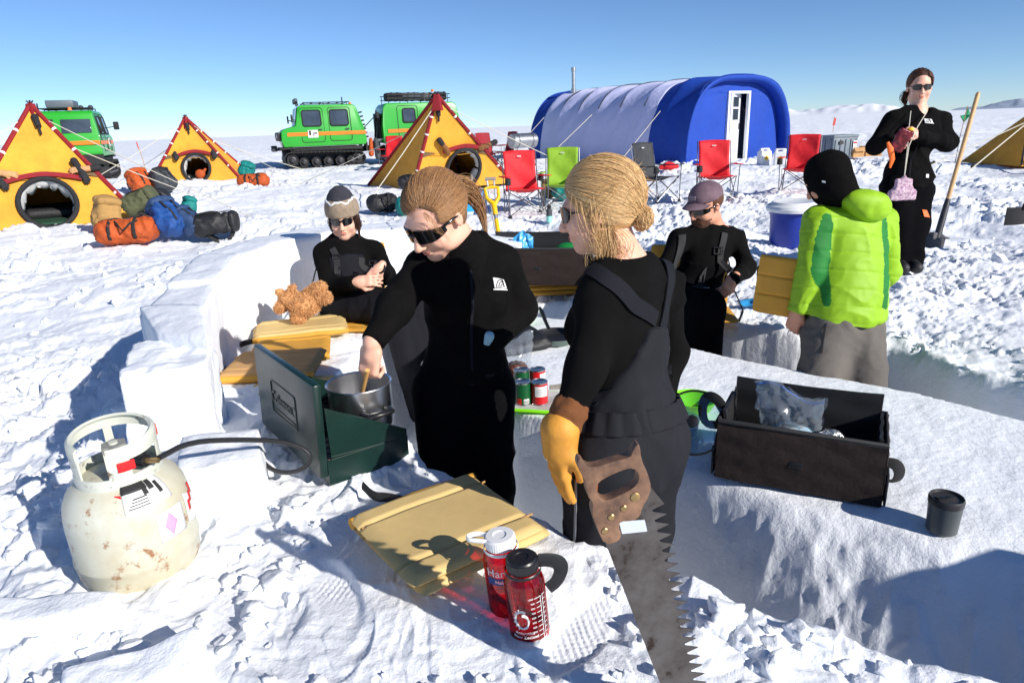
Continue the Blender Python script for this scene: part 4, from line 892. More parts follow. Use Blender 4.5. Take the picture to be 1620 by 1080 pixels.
# ------------------------------------------------------------------ camp odds and ends
g = P(828, 250, 20.0); t = thing('drum_heater', 'shiny metal drum lying on a folding stand by the blue tent', 'drum', (g[0], g[1], gh(g[0], g[1])), R_(35))
mb = MB(); mb.lathe([(0, -.42), (.19, -.42), (.205, -.40), (.205, .40), (.19, .42), (0, .42)], 28, rotm(0, PI/2, 0), (0, 0, .75)); mb.build('drum', M['steel'], t)
for s in (-1, 1): mb = MB(); mb.lathe([(.206, -.012), (.214, 0), (.206, .012)], 28, rotm(0, PI/2, 0), (s*.25, 0, .75)); mb.build('hoop', M['darksteel'], t)
for s in (-1, 1):
    for q in (-1, 1): mb = MB(); mb.tube([(s*.3, q*.22, 0), (s*.3, -q*.18, .60)], .012, 6); mb.build('leg', M['tubing'], t)
def jerrycan(label, px, py, d, rz):
    g = P(px, py, d); t = thing('jerrycan', label, 'jerrycan', (g[0], g[1], gh(g[0], g[1])-.02), R_(rz), 'white jerrycans by the tent door'); S = SDF(); S.box((0, 0, .19), (.15, .12, .19), .04); S.box((0, 0, .40), (.13, .045, .045), .03, None, .05); S.box((-.01, 0, .385), (.055, .08, .022), .015, None, .01, 's')
    v, q = S.mesh(.014); raw_obj('can_body', v, q, M['plast_white'], t, 180); mb = MB(); mb.lathe([(.03, .38), (.035, .43), (0, .43)], 14, None, (.10, 0, 0)); mb.build('cap', M['plast_white'], t)
    mb = MB(); mb.box((.0, -.121, .20), (.10, .008, .10), rotm(0, PI/4, 0)); st_ = mb.build('hazard_sticker', M['yellow_label'], t); mb = MB(); mb.box((0, -.127, .20), (.05, .006, .02)); mb.box((0, -.127, .215), (.016, .006, .04)); mb.build('print', M['ink'], st_)
jerrycan('white jerrycan standing closest to the open tent door', 1208, 262, 17.6, 10); jerrycan('white jerrycan on the snow nearer the red chair', 1233, 264, 17.2, -20)
def lidded_crate(name, label, px, py, d, size, m, rz, cat='crate'):
    g = P(px, py, d); t = thing(name, label, cat, (g[0], g[1], gh(g[0], g[1])-.02), R_(rz)); x, y, z = size
    mb = MB(); mb.box((0, 0, z*.45), (x, y, z*.9), None, .03)
    for k in range(5): mb.box((-x*.42+x*.21*k, -y/2-.012, z*.42), (.035, .026, z*.78)); mb.box((-x*.42+x*.21*k, y/2+.012, z*.42), (.035, .026, z*.78))
    for k in range(3):
        for s in (-1, 1): mb.box((s*(x/2+.012), -y*.35+y*.35*k, z*.42), (.026, .035, z*.78))
    mb.build('tub', M[m], t); mb = MB(); mb.box((0, 0, z*.94), (x*1.05, y*1.06, z*.12), None, .03); mb.build('lid', M[m], t); return t
t = lidded_crate('storage_crate', 'big grey lidded plastic crate standing on the snow', 1322, 248, 19.5, (.85, .65, .62), 'grey_plastic', 18)
mb = MB(); mb.box((.30, -.357, .32), (.13, .012, .28)); la = mb.build('label_sheet', M['plate'], t); mb = MB(); mb.box((.30, -.365, .40), (.11, .006, .05)); mb.box((.30, -.365, .26), (.1, .006, .015)); mb.build('print', M['red_sign'], la); mb = MB(); mb.box((-.18, -.357, .42), (.14, .012, .09)); mb.build('plaque', M['ink'], t)
lidded_crate('storage_crate', 'dark low plastic crate behind the grey crate', 1283, 246, 20.2, (.8, .6, .36), 'dark_plastic', 10)
def carton(label, px, py, d, size, rz):
    g = P(px, py, d); t = thing('cardboard_box', label, 'cardboard box', (g[0], g[1], gh(g[0], g[1])-.02), R_(rz), 'cardboard boxes beside the grey crate'); x, y, z = size; mb = MB(); w_ = .012
    for s in (-1, 1): mb.box((s*(x/2-w_/2), 0, z/2), (w_, y-2*w_-.002, z)); mb.box((0, s*(y/2-w_/2), z/2), (x, w_, z))
    mb.box((0, 0, .02), (x-.03, y-.03, .02)); mb.build('carton', M['cardboard'], t)
    for s in (-1, 1): mb = MB(); mb.box((0, s*(y/2+.035), z-.03), (x*.98, .008, .12), rotm(s*.55, 0, 0)); mb.build('flap', M['cardboard'], t)
carton('small open cardboard box next to the grey crate', 1352, 249, 19.4, (.36, .3, .24), 15); carton('wider open cardboard box behind the standing woman', 1376, 248, 19.6, (.48, .36, .26), 5)
g = P(1515, 232, 16.5); t = thing('marker_flag', 'small green flag on a thin bamboo pole', 'flag', (g[0], g[1], gh(g[0], g[1])-.05)); mb = MB(); mb.tube([(0, 0, 0), (.02, 0, .6), (.09, 0, 1.28)], .008, 6); mb.build('pole', M['bamboo'], t)
mb = MB(); mb.sheet([[(.05+.01*k, 0, .92+.0*k), (.20-.02*k, -.03, 1.09), (.09, 0.012, 1.30)] if k else [(-.045, .02, 1.08), (.07, 0.02, 1.10), (.09, .012, 1.30)] for k in (0, 1)], .004); mb.build('cloth', M['flag_green'], t, 180)
g = P(1318, 207, 48); t = thing('marker_flag', 'tiny red flag far off on the open snowfield', 'flag', (g[0], g[1], gh(g[0], g[1])-.05)); mb = MB(); mb.tube([(0, 0, 0), (0, 0, 1.05)], .02, 6); mb.build('pole', M['bamboo'], t); mb = MB(); mb.box((.03, 0, .72), (.16, .02, .5), rotm(0, .1, 0)); mb.build('cloth', M['red_sign'], t)
g = zsolve(230, 266); t = thing('marker_stake', 'thin bamboo stake with a red top between the two left tents', 'stake', tuple(g)); mb = MB(); mb.tube([(0, 0, -.05), (-.05, 0, .5), (-.16, 0, 1.08)], .014, 6); mb.build('pole', M['bamboo'], t); mb = MB(); mb.tube([(-.125, 0, .82), (-.165, 0, 1.1)], .022, 6); mb.build('top', M['red_sign'], t)
# long wooden shovel stuck upright in the snow
a, b = P(1479, 388, 6.75), P(1548, 146, 6.6); t = thing('snow_shovel', 'black bladed shovel with a long wooden handle leaning in the snow', 'shovel', a); u = (b-a)/np.linalg.norm(b-a); Ls = np.linalg.norm(b-a)
mb = MB(); mb.tube([u*.42, u*Ls*.7, u*(Ls-.02), u*Ls], [.021, .020, .020, .012], 12); mb.build('handle', M['wood'], t)
mb = MB(); mb.tube([u*.05, u*.30, u*.46], [.034, .030, .024], 12); mb.build('socket', M['darksteel'], t)
Ms = frame(u, (1, .25, 0)); mb = MB(); mb.M = Ms; mb.sheet([[(x, .04*(x/.12)**2-.02, z+.02*(1-(x/.13)**2) if z > 0 else z) for x in np.linspace(-.13, .13, 9)] for z in (.10, .0, -.12, -.26)], .006); mb.box((0, .0, .10), (.27, .03, .014)); mb.build('blade', M['darksteel'], t)
# short yellow D-handled shovel, planted behind the wall
def d_shovel(label, a, b, m, wide=.052, grip=None):
    t = thing('snow_shovel', label, 'shovel', a); u = (b-a)/np.linalg.norm(b-a); Ls = np.linalg.norm(b-a); Ms = frame(u, (1, .1, 0))
    mb = MB(); mb.tube([u*0-u*.2, u*(Ls-.16)], .017, 10); mb.build('shaft', M['steel'], t)
    mb = MB(); mb.tube([u*(Ls-.50), u*(Ls-.30)], .0195, 10); mb.build('sleeve', M[m], t) if grip is None else None
    mb = MB(); mb.M = Ms; z = Ls; mb.tube([(0, 0, z-.26), (0, 0, z-.16), (-wide, 0, z-.10), (-wide*1.1, 0, z-.01), (0, 0, z), (wide*1.1, 0, z-.01), (wide, 0, z-.10), (0, 0, z-.17)], [.022, .026, .016, .015, .016, .015, .016, .022], 10); h_ = mb.build('grip', M[m], t, 60)
    Mq = frame(u, (1, .1, 0)); mb = MB(); mb.M = Mq; mb.sheet([[(x, .03*(x/.12)**2, z_) for x in np.linspace(-.12, .12, 7)] for z_ in (-.2, -.45)], .005); mb.build('blade', M['steel'], t); return t
d_shovel('yellow D-handled shovel planted in the snow behind the pit wall', P(789, 372, 5.75), P(777, 296, 5.85), 'shovel_yellow')
a, b = P(786, 300, 9.2), P(776, 283, 9.2); t = thing('snow_shovel', 'grey T-handled shovel behind the yellow one', 'shovel', (a[0], a[1], gh(a[0], a[1])-.1)); b = b-A_(t.location); mb = MB(); mb.tube([(0, 0, 0), b+[.045, 0, -.01]], .012, 8); mb.tube([(-.03, 0, 0), b+[-.05, 0, -.01]], .012, 8); mb.build('shaft', M['steel'], t); mb = MB(); mb.tube([b+[-.075, 0, .0], b+[.07, 0, .0]], .022, 10); mb.build('grip', mat('grey_grip', srgb(150, 138, 128), .6), t)
# black shovel blade at the right picture edge
a = P(1612, 345, 6.2); t = thing('snow_shovel', 'black shovel blade cut off by the picture edge', 'shovel', a); mb = MB(); mb.sheet([[(x, .02*(x/.1)**2, z_+.05*x) for x in np.linspace(-.11, .14, 7)] for z_ in (.10, -.06)], .01); mb.build('blade', M['black_cloth'], t); mb = MB(); mb.tube([(.03, 0, .08), (.09, 0, .30), (.16, .02, 1.2)], .022, 8); mb.build('handle', M['black_cloth'], t)
# blue barrel with white lid
g = P(1252, 386, 6.9); t = thing('plastic_barrel', 'blue plastic barrel with a white snap-on lid', 'barrel', (g[0], g[1], gh(g[0], g[1])-.08)); mb = MB(); mb.lathe([(0, 0), (.205, 0), (.215, .03), (.222, .30), (.232, .42)], 36); mb.build('barrel_body', M['bin_blue'], t)
mb = MB(); mb.lathe([(.228, .395), (.262, .40), (.268, .43), (.255, .455), (.24, .462), (.225, .47), (.21, .49), (.19, .492), (.17, .482), (0, .482)], 36, rotm(.03, -.02, 0)); mb.build('lid', M['plast_white'], t); mb = MB(); mb.tube([(.1, -.245, .45), (.06, -.27, .42), (-.02, -.275, .41)], .006, 6); mb.build('handle', M['plast_white'], t)
# sky blue crate with stencilled writing
g = zsolve(751, 332); t = thing('wooden_box', 'sky blue wooden box with black stencilled writing', 'box', (g[0], g[1], gh(g[0], g[1])-.03), R_(6)); t.scale = (1.34, 1.34, 1.34); mb = MB(); mb.box((0, 0, .13), (.30, .34, .235), None, .006); mb.box((.0, -.15, .012), (.31, .06, .022)); mb.box((0, .15, .012), (.31, .06, .022)); mb.build('chest', M['crate_blue'], t)
mb = MB(); mb.box((0, 0, .255), (.31, .35, .03), None, .006); mb.build('lid', M['crate_blue'], t); mb = MB(); mb.text('S.A.I', .042, rotm(PI/2, 0, 0), (.01, -.1725, .165)); mb.text('PRIMUS  KIT', .038, rotm(PI/2, 0, 0), (.045, -.1725, .125)); mb.build('stencil', M['ink'], t)

# ------------------------------------------------------------------ bags and packs
def bag(name, label, cat, px, py, d, build, group=None):
    g = zsolve(px, py); t = thing(name, label, cat, (g[0], g[1], gh(g[0], g[1])-.02), 0, group); build(t, A_(t.location)); return t
def duffel(m, L, r, rz, z=.0, strapm='black_cloth', flat=.8):
    def b(t, o):
        dx = np.array([math.cos(R_(rz)), math.sin(R_(rz)), 0]); dy = np.array([-dx[1], dx[0], 0]); c = o+[0, 0, r*flat+z]; S = SDF(); Mq = np.stack([dx, dy, [0, 0, 1]], 1)
        S.box(c, (L/2, r*1.05, r*flat), r*.55, Mq, .05); S.ell(c+dx*L*.22+[0, 0, r*.12], (L*.28, r*.95, r*flat*.95), Mq, .1); S.ell(c-dx*L*.25-dy*.03, (L*.26, r*1.05, r*flat*.9), Mq, .1)
        sobj('bag_body', S, .022, M[m], t, 0, (.020, 8, int(px_seed(o))))
        for s in (-.2, .22):
            mb = strap(S, [c+dx*L*s-dy*r*1.3-[0, 0, r*.5], c+dx*L*s-dy*r*1.2+[0, 0, r*.4], c+dx*L*s-dy*.2*r+[0, 0, r*1.2], c+dx*L*s+dy*r*1.1+[0, 0, r*.4]], .045, .012, .008, 18); mb.build('strap', M[strapm], t, 180, True)
        h0 = c+dx*L*-.12-dy*r*.7+[0, 0, r*.75]; mb = MB(); mb.tube([h0, h0-dy*.10+dx*.06+[0, 0, -.02], h0-dy*.16+dx*.14+[0, 0, -.12], h0-dy*.10+dx*.24+[0, 0, -.02], h0+dx*.30], .014, 6); mb.build('carry_handle', M[strapm], t, 60, True)
        mb = strap(S, [c-dx*L*.45+[0, 0, r], c+[0, 0, r*1.3], c+dx*L*.45+[0, 0, r]], .03, .008, .006, 20); mb.build('zip', M['black_cloth'], t, 180, True)
    return b
def px_seed(o): return abs(o[0]*37+o[1]*91) % 50
def pack(m, top, bot, r, m2=None, straps=True, pocket=None):   # a rucksack lying or leaning: axis from bottom to top, relative to the base point
    def b(t, o):
        a, c = o+A_(bot), o+A_(top); ax = c-a; L = np.linalg.norm(ax); u = ax/L; sd = np.cross(u, [0, 0, 1.]); sd = sd/np.linalg.norm(sd) if np.linalg.norm(sd) > .1 else np.array([1., 0, 0]); fr_ = np.cross(sd, u); Mq = np.stack([sd, fr_, u], 1)
        S = SDF(); S.box(a+ax*.45, (r*1.05, r*.8, L*.44), r*.45, Mq, .05); S.ell(a+ax*.18, (r*1.1, r*.9, L*.22), Mq, .08); lid = SDF(); lid.ell(a+ax*.93, (r*1.08, r*.86, r*.42), Mq, .05); lid.box(a+ax*.90, (r*.95, r*.75, r*.25), r*.2, Mq, .05)
        S.ell(a+ax*.40+fr_*r*.62, (r*.62, r*.38, L*.22), Mq, .05)
        if pocket: 
            for s in (-1, 1): S.ell(a+ax*.35+sd*s*r*1.0, (r*.3, r*.4, L*.24), Mq, .04)
        sobj('bag_body', S, .022, M[m], t, 0, (.020, 8, int(px_seed(o)))); sobj('top_lid', lid, .022, M[m2 or m], t, 0, (.010, 8, 4))
        if straps:
            for s in (-.45, .45):
                mb = strap(S, [a+ax*.9+sd*s*r+fr_*r*1.2, a+ax*.5+sd*s*r+fr_*r*1.4, a+ax*.1+sd*s*r+fr_*r*1.2], .03, .012, .008, 16); mb.build('strap', M['black_cloth'], t, 180, True)
            for s in (-1, 1):
                p0 = a+ax*.85+sd*s*r*.4-fr_*r*.8; mb = MB(); mb.tube([p0, p0-fr_*.14-u*L*.15, p0-fr_*.15-u*L*.35, p0-u*L*.6], .026, 8, True, .5); mb.build('shoulder_strap', M['black_cloth'], t, 60, True)
    return b
GB = 'bags heaped beside the nearest tent'
bag('duffel_bag', 'orange duffel bag at the front of the bag heap', 'bag', 205, 380, 9.6, duffel('orange_nylon', .78, .21, 8, 0, 'black_cloth', .74), GB)
bag('kit_bag', 'tan canvas bag between the nearest tent and the heap', 'bag', 172, 366, 10.0, pack('tan_nylon', (.05, .06, .52), (-.02, 0, .06), .22, 'tan_nylon', False), GB)
bag('backpack', 'olive green pack lying on top of the bag heap', 'backpack', 215, 352, 9.9, pack('olive', (.34, .1, .50), (-.12, .02, .26), .18, 'olive'), GB)
bag('backpack', 'bright blue backpack with a grey-blue lid in the heap', 'backpack', 272, 374, 9.7, pack('blue_nylon', (-.20, .16, .50), (.14, -.02, .10), .20, 'navy_nylon', True, True), GB)
bag('stuff_sack', 'slate blue padded sack leaning on the bright blue backpack', 'stuff sack', 298, 372, 9.75, pack('navy_nylon', (-.12, .1, .38), (.18, -.02, .08), .14, 'navy_nylon'), GB)
bag('stuff_sack', 'small teal pouch wedged before the black pack', 'stuff sack', 302, 355, 9.9, pack('teal', (.04, .05, .44), (-.02, 0, .22), .12, 'teal', False), GB)
bag('backpack', 'black backpack with loose straps lying at the heap end', 'backpack', 338, 370, 9.8, pack('black_nylon', (.34, .12, .20), (-.26, -.02, .13), .18, 'black_nylon', True, True), GB)
bag('backpack', 'black pack lid poking up behind the blue backpack', 'backpack', 256, 345, 10.3, pack('black_nylon', (.1, .05, .46), (-.1, 0, .2), .15, 'black_nylon', False), GB)
bag('backpack', 'orange backpack leaning on the dark grey one between the left tents', 'backpack', 226, 304, 14.0, pack('orange_nylon', (-.16, .1, .50), (.06, 0, .06), .23, 'orange_nylon'), 'two packs between the left tents')
bag('backpack', 'dark grey backpack beside the orange one between the left tents', 'backpack', 256, 303, 14.1, pack('slate', (-.08, .12, .48), (.20, 0, .10), .22, 'black_nylon', True, True), 'two packs between the left tents')
bag('duffel_bag', 'orange duffel on the snow right of the small far tent', 'bag', 402, 293, 15.5, duffel('orange_nylon', .72, .17, 4), 'stacked bags by the far tent')
bag('stuff_sack', 'teal sack standing on the orange duffel', 'stuff sack', 394, 291, 15.8, pack('teal', (.06, 0, .52), (-.06, 0, .24), .20, 'teal', False), 'stacked bags by the far tent')
bag('duffel_bag', 'black duffel bag on the snow behind the beanie wearer', 'bag', 606, 332, 8.6, duffel('black_nylon', .50, .17, 12), 'bags before the brown-sided tent')
bag('duffel_bag', 'teal duffel bag half hidden by the cook', 'bag', 650, 336, 8.3, duffel('teal', .44, .18, 4), 'bags before the brown-sided tent')
bag('backpack', 'black pack with tan lid lying on the teal duffel', 'backpack', 646, 318, 8.9, pack('black_nylon', (.2, 0, .46), (-.14, 0, .34), .12, 'tan_nylon', True), 'bags before the brown-sided tent')
bag('stuff_sack', 'dark teal sack under the lime green chair', 'stuff sack', 890, 318, 12.2, pack('teal', (.05, 0, .34), (-.05, 0, .08), .20, 'teal'), 'sacks under the lime chair')
bag('stuff_sack', 'brown rolled sack beside the lime green chair', 'stuff sack', 866, 314, 12.3, pack('tan_nylon', (.02, 0, .36), (0, 0, .05), .11, 'brown_shade', False), 'sacks under the lime chair')
g = P(869, 340, 10.4); t = thing('water_bottle', 'grey bottle with mint green base standing before the lime chair', 'bottle', (g[0], g[1], gh(g[0], g[1])-.02)); mb = MB(); mb.lathe([(0, 0), (.045, 0), (.047, .09)], 16); mb.build('base', mat('mint_label', srgb(150, 220, 205), .5), t); mb = MB(); mb.lathe([(.047, .09), (.045, .17), (.03, .2)], 16); mb.build('bottle_body', M['slate'], t); mb = MB(); mb.lathe([(.032, .2), (.032, .25), (0, .25)], 14); mb.build('cap', M['black_cloth'], t)
g = P(1058, 268, 17.5); t = thing('red_bundle', 'small red cloth bundle lying by the tent corner', 'bundle', (g[0], g[1], gh(g[0], g[1]))); S = SDF(); o = A_(t.location); S.ell(o+[0, 0, .1], (.16, .12, .1)); S.cap(o+[-.2, 0, .05], o+[.2, 0, .08], .06); sobj('cloth', S, .03, M['chair_red'], t, 0, (.012, 9, 2))
# ------------------------------------------------------------------ things in and around the snow kitchen
M.update(tank=mat('cream_gas_bottle_paint', srgb(202, 203, 188), .42, 0, .06, 5, .15, 90, .001, .5, 0, srgb(188, 178, 150), 0, 0, 0, (srgb(146, 100, 64), 15, .575)), tank_collar=mat('cream_collar_paint', srgb(204, 206, 192), .45, 0, .06, 8, 0, 1, .01, .5, 0, None, 0, 0, 0, (srgb(90, 66, 50), 18, .585)), brass=mat('brass', (.50, .33, .14), .35, .9, .2, 30), red=mat('red_tag', srgb(214, 24, 28), .5), stove=mat('dark_green_enamel', (.006, .026, .020), .32, 0, .25, 7, .10, 9, .01, .5), burnt=mat('sooty_steel', (.035, .025, .02), .6, .4, .4, 14), rust=mat('rusty_steel', (.14, .075, .045), .8, .2, .4, 18),
         pot=mat('polished_pot_steel', (.72, .72, .73), .30, 1, .05, 8), hose=mat('black_hose', (.02, .02, .021), .45), spoonwood=mat('spoon_wood', srgb(214, 160, 92), .6, 0, .1, 20), saw_steel=mat('worn_saw_steel', (.17, .155, .145), .42, .7, .45, 11, .15, 60, .001, .5, 0, (.085, .070, .062), 0, 0, 0, ((.050, .034, .027), 22, .565)), saw_wood=mat('old_saw_wood', srgb(142, 106, 80), .62, 0, .35, 22, .3, 70, .002, .5, 0, srgb(84, 60, 46)), brown=mat('dark_brown_canvas', srgb(38, 25, 21), .9, 0, .22, 5, .35, 22, .012), liner=mat('black_liner', (.016, .016, .017), .55, 0, .2, 8, .15, 25, .004), webbing=mat('black_webbing', (.016, .016, .017), .8, 0, .2, 30, .3, 160, .001),
         mug=mat('dark_grey_mug', srgb(78, 84, 84), .42, 0, .05, 8), mug_lid=mat('charcoal_mug_lid', srgb(52, 50, 50), .38), lime=mat('lime_plastic', srgb(130, 224, 20), .35), canlid=mat('tin', (.62, .60, .56), .25, 1), can_green=mat('green_can_label', srgb(16, 84, 44), .35), can_red=mat('red_can_label', srgb(196, 24, 30), .35), paper=mat('white_can_label', (.74, .74, .72), .5), pan=mat('black_pan_coating', (.015, .015, .016), .35), pan_out=mat('green_grey_pan', srgb(104, 122, 112), .4, .3), black_plastic=mat('black_plastic', (.012, .012, .013), .38), fur=mat('teddy_fur', srgb(224, 172, 118), .9, 0, .25, 20, .5, 120, .006, .2), blue_wrap=mat('blue_wrapper', srgb(60, 160, 220), .35),
         pad=mat('faded_yellow_seat_canvas', srgb(214, 184, 122), .8, 0, .10, 6, .2, 60, .003, .4, 0, None, 0, 0, 0, (srgb(176, 122, 44), 7, .67)), pad_gold=mat('golden_seat_canvas', srgb(212, 154, 54), .75, 0, .12, 6, .25, 40, .004), pad_tan=mat('tan_seat_canvas', srgb(192, 148, 94), .8, 0, .12, 5, .2, 40, .004), red_clear=clear_mat('red_clear_plastic', (.86, .03, .05), .05, .06), glass_clear=clear_mat('clear_lid_glass', (.78, .86, .92), .09, .02), film=clear_mat('clear_plastic_film', (.93, .95, .97), .07, .12, .16), blue_film=clear_mat('bluish_plastic_film', (.86, .92, .97), .07, .14, .22, (.80, .88, .95)), water=clear_mat('red_tinted_water', (.95, .25, .22), .02, .05))
# --- gas bottle
gx, gy, gz = Z(207, 889, .33)[0], Z(207, 889, .33)[1], .30
t = thing('gas_bottle', 'cream gas bottle with rust stains and a collar, standing in the snow', 'gas bottle', (gx+.035, gy, gz), R_(0), None, (R_(1.5), R_(-.5), 0)); TANK = t; t.scale = (.925, .925, .925)
prof = [(0, -.01), (.10, -.012), (.128, .0), (.146, .025), (.155, .06), (.158, .095)]+[(.1605, .101), (.1605, .106), (.158, .112)]+[(.158, .20), (.157, .235), (.151, .268), (.138, .297), (.118, .318), (.09, .333), (.05, .343), (.03, .346), (0, .347)]
mb = MB(); mb.lathe(prof, 72); mb.build('shell', M['tank'], t, 60)
mb = MB(); cr_ = .104
def arc_band(mb, r, z0, z1, a0, a1, n, th=.005):
    rows = [[(r_*math.cos(a), r_*math.sin(a), z) for a in np.linspace(a0, a1, n)] for r_, z in ((r, z0), (r+.001, (z0+z1)/2), (r, z1))]; mb.sheet(rows, th)
arc_band(mb, cr_, .322, .356, 0, 2*PI, 60); mb.build('collar', M['tank_collar'], t, 60)
mb = MB(); rows = [[((cr_+rr)*math.cos(a), (cr_+rr)*math.sin(a), z+.012*math.cos(a-R_(120))) for a in np.linspace(R_(-70), R_(245), 60)] for rr, z in ((0, .412), (.001, .43), (0, .442), (-.006, .447), (-.012, .443))]; mb.sheet(rows, .005); mb.build('collar_rim', M['tank_collar'], t, 60)
for a0, a1 in ((-72, -42), (10, 52), (196, 246), (120, 132)):
    mb = MB(); arc_band(mb, cr_-.0012, .35, .43, R_(a0), R_(a1), 12); mb.build('collar_post', M['tank_collar'], t, 60)
mb = MB(); mb.lathe([(.025, .34), (.025, .365), (.016, .37), (.016, .385), (.012, .395), (0, .395)], 18); mb.tube([(0, 0, .372), (.05, -.02, .374), (.075, -.03, .374)], .012, 10); mb.build('valve', M['brass'], t)
mb = MB(); pr = []
for k in range(24): a = 2*PI*k/24; rr = .030+.0035*math.cos(a*6); pr.append((rr*math.cos(a), rr*math.sin(a)))
mb.prism(pr, .018, None, (0, 0, .404)); hw = mb.build('hand_wheel', mat('grey_hand_wheel', srgb(140, 140, 136), .5), t); mb = MB(); mb.lathe([(.012, .413), (.012, .418), (0, .419)], 14); mb.build('boss', M['tank_collar'], hw)
mb = MB(); mb.tube([(.062, -.024, .374), (.100, -.036, .376)], [.020, .017], 10); mb.tube([(.085, -.03, .376), (.088, -.03, .40)], .013, 8); mb.build('regulator', M['black_plastic'], t); mb = MB(); mb.tube([(.10, -.036, .376), (.135, -.040, .377)], .0075, 8); mb.build('hose_fitting', M['brass'], t)
for a, z, w_, h_ in ((-48, .372, .040, .026), (42, .405, .030, .030)):
    mb = MB(); arc_band(mb, cr_+.004, z, z+h_, R_(a)-w_/cr_/2, R_(a)+w_/cr_/2, 8, .003); mb.build('red_tag', M['red'], t, 60)
mb = MB(); mb.tube([(.055, -.085, .38), (.035, -.092, .350), (.03, -.098, .335)], .006, 6); mb.build('tag_strap', M['black_cloth'], t)
mb = MB(); mb.sheet([[(.07*u+.008*v, -.113+.006*v*v, .316-.03*v) for u in (.6, .7, .8)] for v in (0, .5, 1)], .003); mb.build('red_tag', M['red'], t)
def tank_pt(a, z, off=.0015):
    zz = [q[1] for q in prof][3:]; rr = [q[0] for q in prof][3:]; r = np.interp(z, zz, rr); return np.array([(r+off)*math.cos(a), (r+off)*math.sin(a), z+off])
def tank_patch(mb, a0, a1, s0, s1, off, n=12):              # along the shoulder: z as parameter
    mb.sheet([[tank_pt(a, z, off) for a in np.linspace(a0, a1, n)] for z in np.linspace(s0, s1, 7)], .001)
mb = MB(); tank_patch(mb, R_(-62), R_(-14), .268, .330, .002); lb = mb.build('curved_label', M['paper'], t, 180)
mb = MB(); tank_patch(mb, R_(-62), R_(-34), .312, .327, .0042); tank_patch(mb, R_(-40), R_(-35), .300, .316, .0042); tank_patch(mb, R_(-33), R_(-27), .306, .325, .0042); tank_patch(mb, R_(-25), R_(-21), .29, .318, .0042)
for k in range(4): tank_patch(mb, R_(-58+2*k), R_(-38), .276+.007*k, .2785+.007*k, .0042)
mb.build('print', M['ink'], lb, 180)
mb = MB(); mb.sheet([[tank_pt(R_(-38+u*30), .155+v*.085, .0022) for u in np.linspace(0, 1, 10)] for v in np.linspace(0, 1, 8)], .001); st_ = mb.build('sticker', M['paper'], t, 180)
mb = MB(); mb.sheet([[tank_pt(R_(-25)+(u-v)*.115, .197+(u+v-1)*.034, .0042) for u in np.linspace(0, 1, 8)] for v in np.linspace(0, 1, 8)], .001); pk = mb.build('pink_diamond', M['pink'], st_, 180)
mb = MB(); mb.sheet([[tank_pt(R_(-2+u*22), .16+v*.09-.02*u, .0022) for u in np.linspace(0, 1, 8)] for v in np.linspace(0, 1, 8)], .001); st2 = mb.build('sticker', M['paper'], t, 180)
mb = MB()
for k in range(3): mb.sheet([[tank_pt(R_(2+k*5+u*4), .19+.02*k+v*.03, .0042) for u in (0, .5, 1)] for v in (0, .5, 1)], .001)
mb.build('red_print', M['red'], st2, 180)
# --- stove
BL, BR = Z(422, 676, .345), Z(516, 766, .345); sx = (BR-BL)[:2]; SW = np.linalg.norm(sx); sx /= SW; sy = np.array([-sx[1], sx[0]]); sy = sy if sy[1] > 0 else -sy
st = thing('camp_stove', 'dark green two-burner camp stove with raised lid and side windshields', 'stove', ((BL[0]+BR[0])/2+sy[0]*.155, (BL[1]+BR[1])/2+sy[1]*.155, .335)); SMx = np.stack([np.r_[sx, 0], np.r_[sy, 0], [0, 0, 1]], 1)
def smb(): m_ = MB(); m_.M = SMx; return m_
W2, D2, BH = SW/2, .142, .085
mb = smb(); w_ = .006
for s in (-1, 1): mb.box((s*(W2-w_/2), 0, BH/2), (w_, 2*D2-2*w_-.001, BH)); mb.box((0, s*(D2-w_/2), BH/2), (2*W2, w_, BH))
mb.box((0, 0, .012), (2*W2-2*w_, 2*D2-2*w_, .008)); mb.build('case', M['stove'], st)
for s in (-1, 1):
    mb = smb(); mb.lathe([(.0, .02), (.05, .02), (.06, .035), (.045, .05), (0, .052)], 20, None, (s*W2*.5, 0, .0)); mb.build('burner', M['burnt'], st)
mb = smb()
for k in range(13): x = -W2*.92+W2*1.84*k/12; mb.tube([(x, -D2*.92, BH-.008), (x, D2*.92, BH-.008)], .003, 6)
for y in (-.9, -.3, .3, .9): mb.tube([(-W2*.95, D2*y, BH-.012), (W2*.95, D2*y, BH-.012)], .003, 6)
mb.build('grate', M['rust'], st)
LH = .262; tilt = R_(-2)
def lp(x, y, z): return np.array([x, -D2-.012+y*math.cos(tilt)-z*math.sin(tilt)*1.0, BH-.01+z*math.cos(tilt)-y*math.sin(tilt)*0])
mb = smb(); S_ = MB(); S_.box((0, 0, LH/2-.02), (2*W2, .028, LH+.05), None, .008); mb.add([lp(*q) for q in np.concatenate(S_.v)], S_.f); ld = mb.build('lid', M['stove'], st)
Mt = np.stack([[-1, 0, 0], [0, 0, 1.], [0, 1, 0]], 1)       # text on the back of the lid, seen from behind
mb = smb(); ml = MB(); fr_ = []
for (ax_, az_, a) in ((.105, .055, 0), (-.105, .055, 90), (-.105, -.055, 180), (.105, -.055, 270)):
    for k in range(5): q = R_(a+22.5*k); fr_.append(np.array([ax_+.012*math.cos(q), -.015, LH/2-.01+az_*.85+.012*math.sin(q)]))
ml.tube(fr_+[fr_[0]], .0028, 6, False); mb.add([lp(*q) for q in np.concatenate(ml.v)], ml.f); ml = MB(); ml.text('Coleman', .052, rotm(PI/2, 0, 0), (-.02, -.0165, LH/2-.008), .0012); mb.add([lp(*q) for q in np.concatenate(ml.v)], ml.f)
